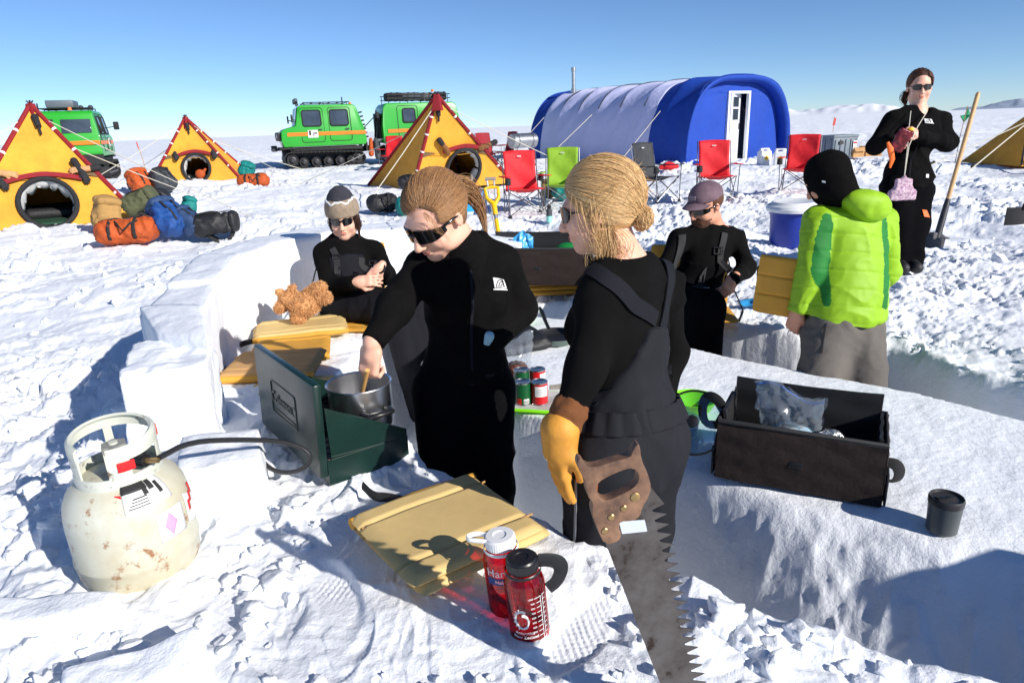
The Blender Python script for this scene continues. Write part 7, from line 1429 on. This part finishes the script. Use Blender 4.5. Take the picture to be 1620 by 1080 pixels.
mb = decal(OS, bp(917, 828, 1.62), CR, A_([0, 0, 1]), .030, .075, .006); mb.build('orange_patch', M['cuff_knit'] if False else mat('orange_knee_patch', srgb(196, 96, 34), .7), t, 60, True)
for nm, w0, dr, nrm, sd_ in (('L', J['wrL'], A_([-.02, .02, -1]), A_([-.9, -.42, 0]), -1), ('R', J['wrR'], A_([-.10, .1, -1]), A_([.8, .3, 0]), 1)):
    S = SDF(); dr = dr/np.linalg.norm(dr); S.cap(w0-dr*.02, w0+dr*.03, .050, .042, .02); hand_sdf(S, w0+dr*.015, dr, nrm, sd_, .16, 1.04, 1.32, .03, None, .5); gl = garment('work_glove', S, .0055, M['leather'], t, 0, .0007, 22, 7); S = SDF(); a_ = J['el'+nm]-w0; a_ /= np.linalg.norm(a_); S.cap(w0+a_*.070, w0+a_*.022, .048, .044, .01); garment('knit_cuff', S, .008, M['cuff_knit'], t, 0, .003, 30, 3)
    mb = MB(); q0 = w0+dr*.045+nrm*.040; mb.tube([q0+dr*.012*math.cos(a)+np.cross(dr, nrm)*.006*math.sin(a) for a in np.linspace(0, 2*PI, 13)], .0018, 5, False); mb.build('cord_loop', M['winter_white'], gl, 60, True)
H.scalp(HCs, 'hair_base', t)
keepC = lambda d: not (d[1] > .60 and d[2] < .30) and not (d[1] > .30 and d[2] < -.05) and d[2] > -.80
bun_d = A_((.0, -.93, -.36)); pth = swept(H, 8500, bun_d, keepC, 18, .12, 1.07, 2, .09, .12, True, .52)
bc_ = H.w(0, -.108, -.042); bun = []
for i in range(800):
    a0 = RNG.uniform(0, 6.28); rr = RNG.uniform(.010, .030); k = np.linspace(0, 1, 14); an = a0+k*RNG.uniform(2, 4.2)*RNG.choice([1, 1, 1, -1]); dep = RNG.uniform(-.012, .016)
    loc = np.stack([rr*np.cos(an)*(1+.2*np.sin(3*an)), -dep-.006*np.cos(an*2)-(.03-rr)*.4, rr*np.sin(an)*1.15], 1)@rotm(RNG.normal(0, .55), RNG.normal(0, .5), RNG.normal(0, .5)).T; bun.append(bc_+(loc*H.s)@H.Q.T)
strands(bun, .0008, 'hair_bun', HC, t)
side_l = [H.w(-.070, .030, .085), H.w(-.094, .024, .0), H.w(-.092, .018, -.08), H.w(-.074, .022, -.15), H.w(-.055, .03, -.225)]
strands(lock([q_-H.Q[:, 1]*.020 for q_ in side_l], 60, H.Q@np.diag((.0035, .012, .006))@H.Q.T, 16, .0011, .8, .012), .0006, 'side_lock', HC, t)
strands(lock([H.w(-.07, -.03, -.05), H.w(-.078, -.03, -.10), H.w(-.060, .0, -.165), H.w(-.05, .03, -.21)], 150, H.Q@np.diag((.006, .016, .006))@H.Q.T, 14, .001, .8, .01), .0006, 'side_lock', HC, t)
wis = []
for i in range(90):
    d = RNG.normal(0, 1, 3); d[1] = -abs(d[1]); d[2] = abs(d[2]); d /= np.linalg.norm(d); p0 = H.w(*(np.array([.086, .108, .1])*d+np.array([0, -.014, .03]))); dd = H.Q@d; e_ = RNG.normal(0, 1, 3); wis.append([p0+dd*(.03*u)+e_*.012*u*u-A_([0, 0, 1])*.02*u*u for u in np.linspace(0, 1, 18)])
strands(pth+[np.array(w_) for w_ in wis], .0007, 'hair', HC, t)

# ---- man in a cap sitting on the far bank
J = finish(dict(neck=P(1130, 358, 4.30), pel=P(1097, 470, 4.42), shR=P(1074, 378, 4.25), shL=P(1166, 376, 4.36), elR=P(1048, 432, 4.22), wrR=P(1056, 474, 4.15), elL=P(1180, 424, 4.34), wrL=P(1160, 442, 4.14), knR=P(1082, 482, 3.98), knL=P(1122, 486, 4.02)))
for s_ in 'RL': J['an'+s_] = np.array([J['kn'+s_][0]+.0, J['kn'+s_][1]-.02, -.33])
base = ground_pt(J['pel']); t = thing('person', 'bearded man in a mauve cap and black overalls sitting on the far bench', 'person', base); H = Head(P(1116, 324, 4.22), (-.82, -.48, -.32), (-.05, -.1, 1), 1.08); Q = tframe(J)
BS = body_mesh(J, H, t, .007, 'skin_m', True, hands=[dict(w=J['wrL'], dr=A_([-.6, -.5, -.55]), nrm=A_([.3, -.9, .3]), side=-1, curl=.6, sc=1.02, fat=1.05), dict(w=J['wrR'], dr=A_([.6, -.4, -.5]), nrm=A_([0, -.9, .3]), side=1, curl=.5, sc=1)])
H.shades(t, True, h=.019)
S = SDF(); Q, at_ = torso(S, J, 1.0); limbs(S, J, ('armR', 'armL'), (.062, .053, .042)); S.cap(at_(.95), at_(1.01), .078, .068, .03); nk = at_(1.04); S.cuts.append(lambda p: (p-nk)@Q[:, 2]); garment('knit_top', S, .013, M['knit'], t, 0, .010, 7, 31); TS = S
S = SDF(); Q, at_ = torso(S, J, 1.06); legs(S, J, (.112, .092, .080), .06); c1 = at_(0); a1 = Q[:, 2]; l1_ = np.linalg.norm(J['neck']-J['pel']); S.cuts.append(lambda p: ((p-c1)@a1/l1_-np.where(((p-c1)@Q[:, 1]) > .02, .50, .34))*l1_); S.cuts.append(lambda p: np.where((np.abs((p-c1)@Q[:, 0]) > .23) & (((p-c1)@a1) > .16), .02, -1)); garment('bib_overalls', S, .014, M['trouser'], t, .001, .008, 6, 33); OS = S
mb = strap(TS, [P(1158, 366, 4.16), P(1153, 395, 4.16), P(1144, 425, 4.16), P(1140, 445, 4.18)], .045, .008, .005, 20); sb_ = mb.build('shoulder_strap', M['webbing'], t, 60, True)
q0, n0 = TS.snap([P(1149, 396, 4.12)], .014); mb = MB(); Mb = frame(A_([0, 0, 1]), CR); ring = [q0[0]+Mb@A_((x, 0, z)) for x, z in ((-.026, -.02), (.026, -.02), (.026, .02), (-.026, .02), (-.026, -.02))]; mb.tube(ring, .005, 6, False); mb.build('buckle', M['darksteel'], sb_, 60, True)
mb = strap(TS, [P(1082, 366, 4.12), P(1086, 395, 4.12), P(1090, 440, 4.12)], .045, .008, .005, 20); mb.build('shoulder_strap', M['webbing'], t, 60, True)
mb = decal(OS, P(1118, 424, 4.1), CR, A_([0, 0, 1]), .12, .055, .010); ra = mb.build('radio_pouch', M['black_cloth'], t, 60, True); mb = decal(OS, P(1124, 424, 4.08), CR, A_([0, 0, 1]), .045, .028, .014); mb.build('logo_patch', M['winter_white'], ra, 60, True)
S = SDF(); S.ell(H.w(0, -.012, .052), A_((.089, .107, .080))*H.s, H.Q); c2, q2, s2 = H.c, H.Q, H.s; S.cuts.append(lambda p: (.040-((p-c2)@q2[:, 2])/s2)*s2+.10*((p-c2)@q2[:, 1])*.0); cp = sobj('cap', S, .007, M['capm'], t)
G = [[H.w(.082*math.sin(a)*(1-.10*r_), .070*math.cos(a)+.020+r_*.070*max(0, math.cos(a*.9)), .052-.014*r_-.022*math.sin(a)**2) for a in np.linspace(-1.35, 1.35, 19)] for r_ in np.linspace(0, 1, 8)]; mb = MB(); mb.sheet(G, .004); mb.build('brim', M['capm'], cp, 180, True)
S_c = SDF(); S_c.ell(H.w(0, -.012, .052), A_((.089, .107, .080))*H.s, H.Q); mb = decal(S_c, H.w(0, .10, .085), H.Q[:, 0], H.Q[:, 2], .055, .03, .002); mb.build('cap_emblem', mat('faded_cap_print', srgb(150, 132, 140), .8, 0, .5, 60), cp, 180, True)
S = SDF(); S.ell(H.w(0, .030, -.062), A_((.066, .074, .058))*H.s, H.Q, .02); S.ell(H.w(0, .068, -.094), A_((.036, .034, .034))*H.s, H.Q, .03); S.cuts.append(lambda p: (((p-c2)@q2[:, 2])/s2+.036-.25*np.maximum(0, .05-((p-c2)@q2[:, 1])/s2))*s2); S.cuts.append(lambda p: (-.035-((p-c2)@q2[:, 1])/s2)*s2); sobj('beard', S, .006, M['beard'], t, 0, (.0022, 60, 3))
S = SDF(); S.ell(H.w(0, -.022, .02), A_((.084, .096, .07))*H.s, H.Q); S.cuts.append(lambda p: (((p-c2)@q2[:, 1])/s2-.015)*s2); S.cuts.append(lambda p: (-.035-((p-c2)@q2[:, 2])/s2)*s2); sobj('hair', S, .007, M['beard'], t, 0, (.002, 60, 5)); boots(J, t, A_([0, -.16, 0]))
p = P(1112, 478, 4.30); seat('yellow folding seat under the man in the cap', A_([J['pel'][0], J['pel'][1]+.10, .222]), (-1, .12, 0), (-.1, -1, 0), w=.50, l=.40, m='pad_gold', folded=False, openang=105)

# ---- person in the lime green jacket, seen from behind
J = finish(dict(neck=P(1352, 335, 3.42), pel=P(1335, 512, 3.46), shR=P(1394, 352, 3.46), shL=P(1296, 350, 3.38), elR=P(1400, 430, 3.60), wrR=P(1350, 470, 3.75), elL=P(1284, 428, 3.40), wrL=P(1264, 490, 3.46)))
Q = tframe(J); 
for s_, x, px_ in (('R', .1, 1366), ('L', -.1, 1300)): J['kn'+s_] = P(px_, 592, 3.40); J['an'+s_] = np.array([J['kn'+s_][0]+.02, J['kn'+s_][1]+.06, -.34])
J['toe'] = A_([0, .14, -.05]); base = np.array([J['pel'][0], J['pel'][1], -.42]); t = thing('person', 'person in a lime green quilted jacket and black hood, bent over a yellow seat', 'person', base); H = Head(P(1309, 283, 3.34), (-.70, .50, -.55), (-.25, .15, 1), 1.0)
BS = body_mesh(J, H, t, .008, 'skin_m', True, hands=[dict(w=J['wrL']+A_([-.005, 0, -.02]), dr=A_([-.15, .25, -.95]), nrm=A_([-.8, -.6, 0]), side=-1, curl=.8, sc=1.02, fat=1.05)])
S = SDF(); torso(S, J, 1.0); S.p = S.p[:3]; legs(S, J, (.125, .100, .095), .06); zc = J['pel'][2]+.14; S.cuts.append(lambda p: p[:, 2]-zc); garment('trousers', S, .012, M['grey_trouser'], t, 0, .012, 6.5, 41, (1, 1, 1.4)); GS = S
mb = strap(GS, [P(1301, 506, 3.25), P(1298, 530, 3.25), P(1296, 550, 3.25)], .010, .004, .003, 10); mb.build('pocket_zip', M['black_cloth'], t, 60, True)
S = SDF(); Q, at_ = torso(S, J, 1.20); S.ell(at_(.30), (.195, .145, .24), Q, .08); limbs(S, J, ('armR', 'armL'), (.080, .074, .060), .018); zh = J['pel'][2]+.02; S.cuts.append(lambda p: zh-p[:, 2]+.05*(p[:, 0]-J['pel'][0])*0); ewd = (J['wrL']-J['elL']); ewd /= np.linalg.norm(ewd); wL = J['wrL']+ewd*.01; S.cuts.append(lambda p: np.where(np.linalg.norm(p-wL, axis=1) < .15, (p-wL)@ewd, -1))
v, q = S.mesh(.0075, 0); v = wrinkle(v, q, .009, 8, 43, (1.1, 1.1, .9)); n_ = vnormals(v, q); lt = np.linalg.norm(J['neck']-J['pel'])
tv = (v-J['pel'])@Q[:, 2]/.062; arm_d = np.linalg.norm(v-(J['elL']), axis=1); fr__ = np.abs(((tv*.72+.12*vnoise(v[:, 0]*5, v[:, 1]*5, v[:, 2]*5, 2)) % 1)-.5)*2; v = v-n_*(.0035*np.exp(-((1-fr__)/.14)**2))[:, None]
cen = v[q].mean(1); cn = n_[q].mean(1); sd_ = (cen-J['pel'])@Q[:, 0]; ab = J['elL']-J['shL']; tt_ = np.clip(((cen-J['shL'])@ab)/(ab@ab), 0, 1); da = np.linalg.norm(cen-J['shL']-tt_[:, None]*ab, axis=1); ab2 = J['wrL']-J['elL']; t2_ = np.clip(((cen-J['elL'])@ab2)/(ab2@ab2), 0, 1); da2 = np.linalg.norm(cen-J['elL']-t2_[:, None]*ab2, axis=1)
inner = (cn@Q[:, 0] > .42) & (np.minimum(da, da2) < .10) & (sd_ < -.06); sidep = (np.abs(sd_) > .165) & (np.abs(cn@Q[:, 0]) > .80) & (((cen-J['pel'])@Q[:, 2]) < .42) & (np.minimum(da, da2) > .09)
LS = S; cen = v[q].mean(1); green = np.zeros(len(q), bool)
for pts_, ws_ in (([(1322, 334, 3.2), (1319, 380, 3.2), (1311, 425, 3.2), (1292, 478, 3.2)], (.022, .046, .044, .020)), ([(1408, 316, 3.3), (1424, 370, 3.3), (1427, 430, 3.3), (1420, 480, 3.3)], (.012, .030, .036, .03))):
    cl, _ = S.snap(np.array([P(*p_) for p_ in pts_])); uu = np.linspace(0, 3, 40); cl = np.stack([np.interp(uu, np.arange(4), cl[:, i]) for i in range(3)], 1); wl = np.interp(uu, np.arange(4), ws_)
    for c_, w_ in zip(cl, wl): green |= np.linalg.norm(cen-c_, axis=1) < w_
raw_obj('quilted_jacket', v, q, [M['limejacket'], M['greenpanel']], t, 180, green.astype(np.int32), True)
S = SDF(); hx = P(1371, 314, 3.30); hx = hx-A_([0, 0, .018]); S.ell(hx, (.128, .080, .064), Q, .05); S.cap(at_(.98, -.10, .02), at_(.97, .10, .02), .06, .06, .07); S.ell(hx+Q[:, 0]*.01-Q[:, 1]*.02+A_([0, 0, -.045]), (.095, .05, .05), Q, .04); S.cap(hx+A_([.01, -.10, .07]), hx+A_([.01, -.11, -.05]), .010, .008, .02, 's'); v, q = S.mesh(.009); v = wrinkle(v, q, .007, 12, 47); raw_obj('jacket_hood', v, q, M['limejacket'], t, 180, None, True)
mb = MB(); mb.tube([hx+A_([-.02+.105*math.cos(a), .03+.04*math.sin(a), .046+.012*math.sin(a)-.035*abs(math.cos(a))]) for a in np.linspace(R_(190), R_(10), 18)], .010, 8); mb.build('hood_rim', M['greenpanel'], t, 180, True)
S = SDF(); S.ell(H.w(0, -.018, .03), A_((.088, .112, .102))*H.s, H.Q, .03); S.ell(H.w(0, .02, -.04), A_((.076, .085, .092))*H.s, H.Q, .04); S.cap(H.w(0, -.03, -.06), at_(1.0), .070, .075, .05); garment('black_hood', S, .010, M['fleece'], t, 0, .005, 9, 3)
mb = decal(S, P(1293, 292, 3.2), CR, A_([0, 0, 1]), .03, .012, .003); mb.build('hood_print', M['winter_white'], t, 60, True); boots(J, t, A_([0, .15, 0]))
# the seat this person is holding open
a, b = P(1197, 492, 3.62), P(1276, 506, 3.50); seat('open yellow folding seat held by the person in lime green', (a+b)/2, b-a, A_([.10, .55, .10]), w=.30, l=.30, m='pad_gold', folded=False, openang=82, sag=1)

# ---- woman standing at the right with a snack packet
fp = zsolve(1436, 428); dF = (fp-CPOS)@_f0; J = finish(dict(neck=P(1453, 172, dF), pel=P(1436, 292, dF+.02), shR=P(1412, 190, dF-.02), shL=P(1488, 190, dF+.02), elR=P(1384, 232, dF-.02), wrR=P(1407, 221, dF-.22), elL=P(1500, 226, dF-.02), wrL=P(1452, 213, dF-.24)))
J['knR'], J['knL'] = P(1424, 355, dF-.04), P(1446, 352, dF-.03); J['anR'] = A_([P(1420, 412, dF)[0], P(1420, 412, dF)[1], fp[2]+.10]); J['anL'] = A_([P(1440, 414, dF)[0], P(1440, 414, dF)[1], fp[2]+.10])
t = thing('person', 'woman in sunglasses and black fleece standing on the snow, opening a snack packet', 'person', fp); H = Head(P(1455, 138, dF-.02), (-.30, -.95, -.06), (0, 0, 1), 1.04); Q = tframe(J)
BS = body_mesh(J, H, t, .007, hands=[dict(w=J['wrR'], dr=A_([.8, -.35, -.1]), nrm=A_([-.1, -.8, .5]), side=1, curl=.5, sc=.96), dict(w=J['wrL'], dr=A_([-.75, -.3, .35]), nrm=A_([0, -.75, .6]), side=-1, curl=.8, sc=.96)]); H.lips(BS, t); H.shades(t, False, h=.022)
S = SDF(); torso(S, J, .98); S.p = S.p[:3]; legs(S, J, (.125, .105, .09), .05); zc = J['pel'][2]+.14; S.cuts.append(lambda p: p[:, 2]-zc); garment('trousers', S, .014, M['trouser'], t, 0, .013, 6, 51, (1, 1, 1.4)); mb = decal(S, P(1458, 341, dF-.1), CR, A_([0, 0, 1]), .03, .06, .006); mb.build('orange_patch', M['orange_cord'], t, 60, True)
S = SDF(); Q, at_ = torso(S, J, 1.06, bust=1); limbs(S, J, ('armR', 'armL'), (.070, .062, .048)); S.cap(at_(.94), at_(1.02), .072, .064, .03); S.ell(at_(.12), (.18, .14, .15), Q, .08); zh = J['pel'][2]-.02; S.cuts.append(lambda p: zh-p[:, 2]); nk = at_(1.005); S.cuts.append(lambda p: (p-nk)@Q[:, 2]); S.ell(at_(1.03, 0, .07), (.05, .06, .09), Q, .02, 's'); garment('fleece_jacket', S, .012, M['fleece'], t, 0, .010, 6, 53); emblem(S, P(1474, 187, dF-.15), CR, A_([0, 0, 1]), .07, .042, t); mb = decal(S, P(1472, 278, dF-.15), CR, A_([0, 0, 1]), .03, .03, .004); mb.build('hem_tag', M['winter_white'], t, 60, True)
mb = strap(S, [P(1447, 195, dF-.2), P(1446, 240, dF-.2), P(1443, 285, dF-.2)], .012, .003, .003, 20); mb.build('zip', M['bib_dark'], t, 60, True)
H.scalp(HFs, 'hair_base', t); keepF = lambda d: not (d[1] > .62 and d[2] < .42) and not (d[1] > .25 and d[2] < .0) and d[2] > -.6; strands(swept(H, 1500, (.1, -.9, -.42), keepF, 12, .07, 1.05, 3, .06, .10), .0016, 'hair', HF, t); strands(lock([H.w(.07, -.07, -.03), H.w(.075, -.085, -.09), H.w(.06, -.06, -.16)], 140, .012, 12), .0015, 'hair_tail', HF, t)
boots(J, t, A_([-.03, -.15, 0]))
hc_ = P(1430, 222, dF-.36); t2 = thing('snack_packet', 'dark red snack packet held by the standing woman', 'packet', hc_); S = SDF(); Mq = rotm(R_(20), R_(20), 0); S.box(hc_+[-.01, .02, 0], (.055, .018, .085), .012, Mq, .02); sobj('wrapper', S, .007, M['snackred'], t2, 0, (.006, 22, 4)); S = SDF(); S.ell(hc_+[.045, .01, .075], (.025, .018, .014)); sobj('yellow_seal', S, .006, M['yellow_label'], t2)
pc_ = P(1428, 300, dF-.32); t2 = thing('drawstring_pouch', 'patterned drawstring pouch hanging on a cord from the standing woman\'s neck', 'pouch', pc_); S = SDF(); S.box(pc_+[0, 0, -.045], (.100, .024, .035), .012, None, .02); S.box(pc_+[0, .0, .03], (.060, .022, .05), .012, None, .06); S.ell(pc_+[0, 0, .085], (.016, .016, .02), None, .02); sobj('pouch', S, .009, M['patterned'], t2, 0, (.005, 18, 4))
mb = MB(); k_ = pc_+A_([0, 0, .095]); mb.tube([P(1441, 176, dF-.12), P(1437, 212, dF-.24), k_+A_([.005, .02, .22]), k_], .0035, 5); mb.tube([P(1467, 176, dF-.12), P(1452, 200, dF-.22), k_+A_([.015, .02, .22]), k_], .0035, 5); mb.build('neck_cord', M['rope'], t2, 60, True)
p0 = P(1407, 240, dF-.30); t2 = thing('orange_strap', 'orange strap hanging from the standing woman\'s hand', 'strap', p0); mb = MB(); mb.tube([p0+[-.02, 0, .07], p0+[.0, -.01, .02], p0+[.03, 0, -.06], p0+[.02, .0, -.12]], [.012, .026, .022, .008], 8, True, .5); mb.build('strap', M['orange_cord'], t2, 60, True)

# ---- person in a beanie sitting against the wall
J = finish(dict(neck=P(543, 384, 4.36), pel=P(556, 482, 4.32), shR=P(511, 402, 4.32), shL=P(593, 397, 4.42), elR=P(521, 456, 4.22), wrR=P(566, 446, 4.02), elL=P(610, 436, 4.28), wrL=P(600, 424, 4.05), knR=P(622, 482, 4.02), knL=P(652, 470, 4.12)))
J['anR'] = A_([J['knR'][0]+.12, J['knR'][1]-.02, -.25]); J['anL'] = A_([J['knL'][0]+.10, J['knL'][1]-.03, -.22]); J['toe'] = A_([.10, -.08, -.05]); t = thing('person', 'smiling person in a brown cuffed beanie and sunglasses sitting against the snow wall', 'person', ground_pt(J['pel'])); H = Head(P(543, 346, 4.30), (.10, -.98, -.12), (-.05, 0, 1), 1.04); Q = tframe(J)
BS = body_mesh(J, H, t, .007, hands=[dict(w=J['wrR'], dr=A_([.9, -.2, .12]), nrm=A_([0, -.85, .5]), side=1, curl=.35, sc=.94), dict(w=J['wrL'], dr=A_([-.55, -.25, -.6]), nrm=A_([.2, -.9, .4]), side=-1, curl=.4, sc=.94)]); H.lips(BS, t); H.shades(t, False, h=.021)
S = SDF(); Q, at_ = torso(S, J, .98); limbs(S, J, ('armR', 'armL'), (.062, .055, .043)); S.cap(at_(.95), at_(1.12), .078, .062, .03); nk = at_(1.16); S.cuts.append(lambda p: (p-nk)@Q[:, 2])
for nm in 'RL':
    dd = J['wr'+nm]-J['el'+nm]; dd = dd/np.linalg.norm(dd); w0 = J['wr'+nm]+dd*.0; S.cuts.append(lambda p, w0=w0, dd=dd: np.where(np.linalg.norm(p-w0, axis=1) < .10, (p-w0)@dd, -1))
garment('fleece_jacket', S, .012, M['fleece'], t, 0, .010, 7, 61); TS = S
S = SDF(); Q, at_ = torso(S, J, 1.04); legs(S, J, (.108, .088, .078), .06); c3 = at_(0); a3 = Q[:, 2]; l3 = np.linalg.norm(J['neck']-J['pel']); Q3 = Q.copy(); S.cuts.append(lambda p: ((p-c3)@a3/l3-np.where(((p-c3)@Q3[:, 1]) > .0, np.where(np.abs((p-c3)@Q3[:, 0]) < .115, .74, .30), .40))*l3); S.cuts.append(lambda p: np.where(np.abs((p-c3)@Q3[:, 0]) > .21, .02, -1)*(((p-c3)@a3/l3) > .25)-.5*(((p-c3)@a3/l3) <= .25)); garment('bib_overalls', S, .013, M['bib_dark'], t, .001, .007, 7, 63); OS = S
for x_, pts in ((1, [(519, 383), (526, 396), (533, 420)]), (-1, [(577, 381), (571, 396), (567, 414)])):
    mb = strap(TS, [P(a_, b_, 4.15) for a_, b_ in pts], .040, .008, .004, 14); sb_ = mb.build('shoulder_strap', M['webbing'], t, 60, True); q0, _ = TS.snap([P(*pts[1], 4.1)], .016); mb = MB(); ring = [q0[0]+A_((x, 0, z)) for x, z in ((-.022, -.012), (.022, -.012), (.022, .012), (-.022, .012), (-.022, -.012))]; mb.tube(ring, .004, 6, False); mb.build('buckle', M['darksteel'], sb_, 60, True)
mb = decal(OS, P(552, 424, 4.1), CR, A_([0, 0, 1]), .12, .045, .008); mb.build('chest_pocket', M['bib_dark'], t, 60, True)
mb = MB(); dd = J['wrL']-J['elL']; dd = dd/np.linalg.norm(dd); e1 = np.cross(dd, [0, 0, 1.]); e1 /= np.linalg.norm(e1); e2 = np.cross(dd, e1); wc = J['wrL']+dd*.012; mb.tube([wc+(e1*math.cos(a)+e2*math.sin(a))*.033 for a in np.linspace(0, 2*PI, 17)], .008, 6, False); mb.build('wristwatch', M['shades'], t, 60, True)
S = SDF(); S.ell(H.w(0, -.012, .085), A_((.086, .104, .112))*H.s, H.Q); c4, q4, s4 = H.c, H.Q, H.s; S.cuts.append(lambda p: (.055-((p-c4)@q4[:, 2])/s4)*s4); be = sobj('beanie', S, .009, M['beanie_top'], t, 0, (.003, 30, 2))
S = SDF(); S.ell(H.w(0, -.012, .055), A_((.102, .122, .13))*H.s, H.Q); S.cuts.append(lambda p: (.022-((p-c4)@q4[:, 2])/s4)*s4); S.cuts.append(lambda p: (((p-c4)@q4[:, 2])/s4-.128)*s4); sobj('beanie_cuff', S, .009, M['beanie'], be, 0, (.003, 26, 5))
S = SDF(); S.ell(H.w(0, -.012, .046), A_((.1, .12, .125))*H.s, H.Q); mb = MB(); ring, _ = S.snap(np.array([H.w(.1*math.cos(a), .12*math.sin(a), .128+.010*math.sin(a*5)+.006*math.sin(a*11)) for a in np.linspace(0, 2*PI, 40)]), .002, 3); mb.tube(list(ring), .008, 6, False); mb.build('white_band', M['winter_white'], be, 60, True)
strands(lock([H.w(-.075, .03, .02), H.w(-.085, .02, -.05), H.w(-.082, .03, -.12)], 160, .010, 12), .0014, 'hair', HFs, t); strands(lock([H.w(.075, .02, .02), H.w(.08, .01, -.05), H.w(.07, .02, -.09)], 60, .006, 12), .0012, 'hair', HFs, t); boots(J, t, A_([.10, -.10, 0]))
seat('orange-yellow folding seat under the person in the beanie', A_([J['pel'][0]-.02, J['pel'][1]+.10, .285]), (-1, .05, 0), (.30, -1, 0), w=.44, l=.44, m='pad_gold', folded=False, openang=108)
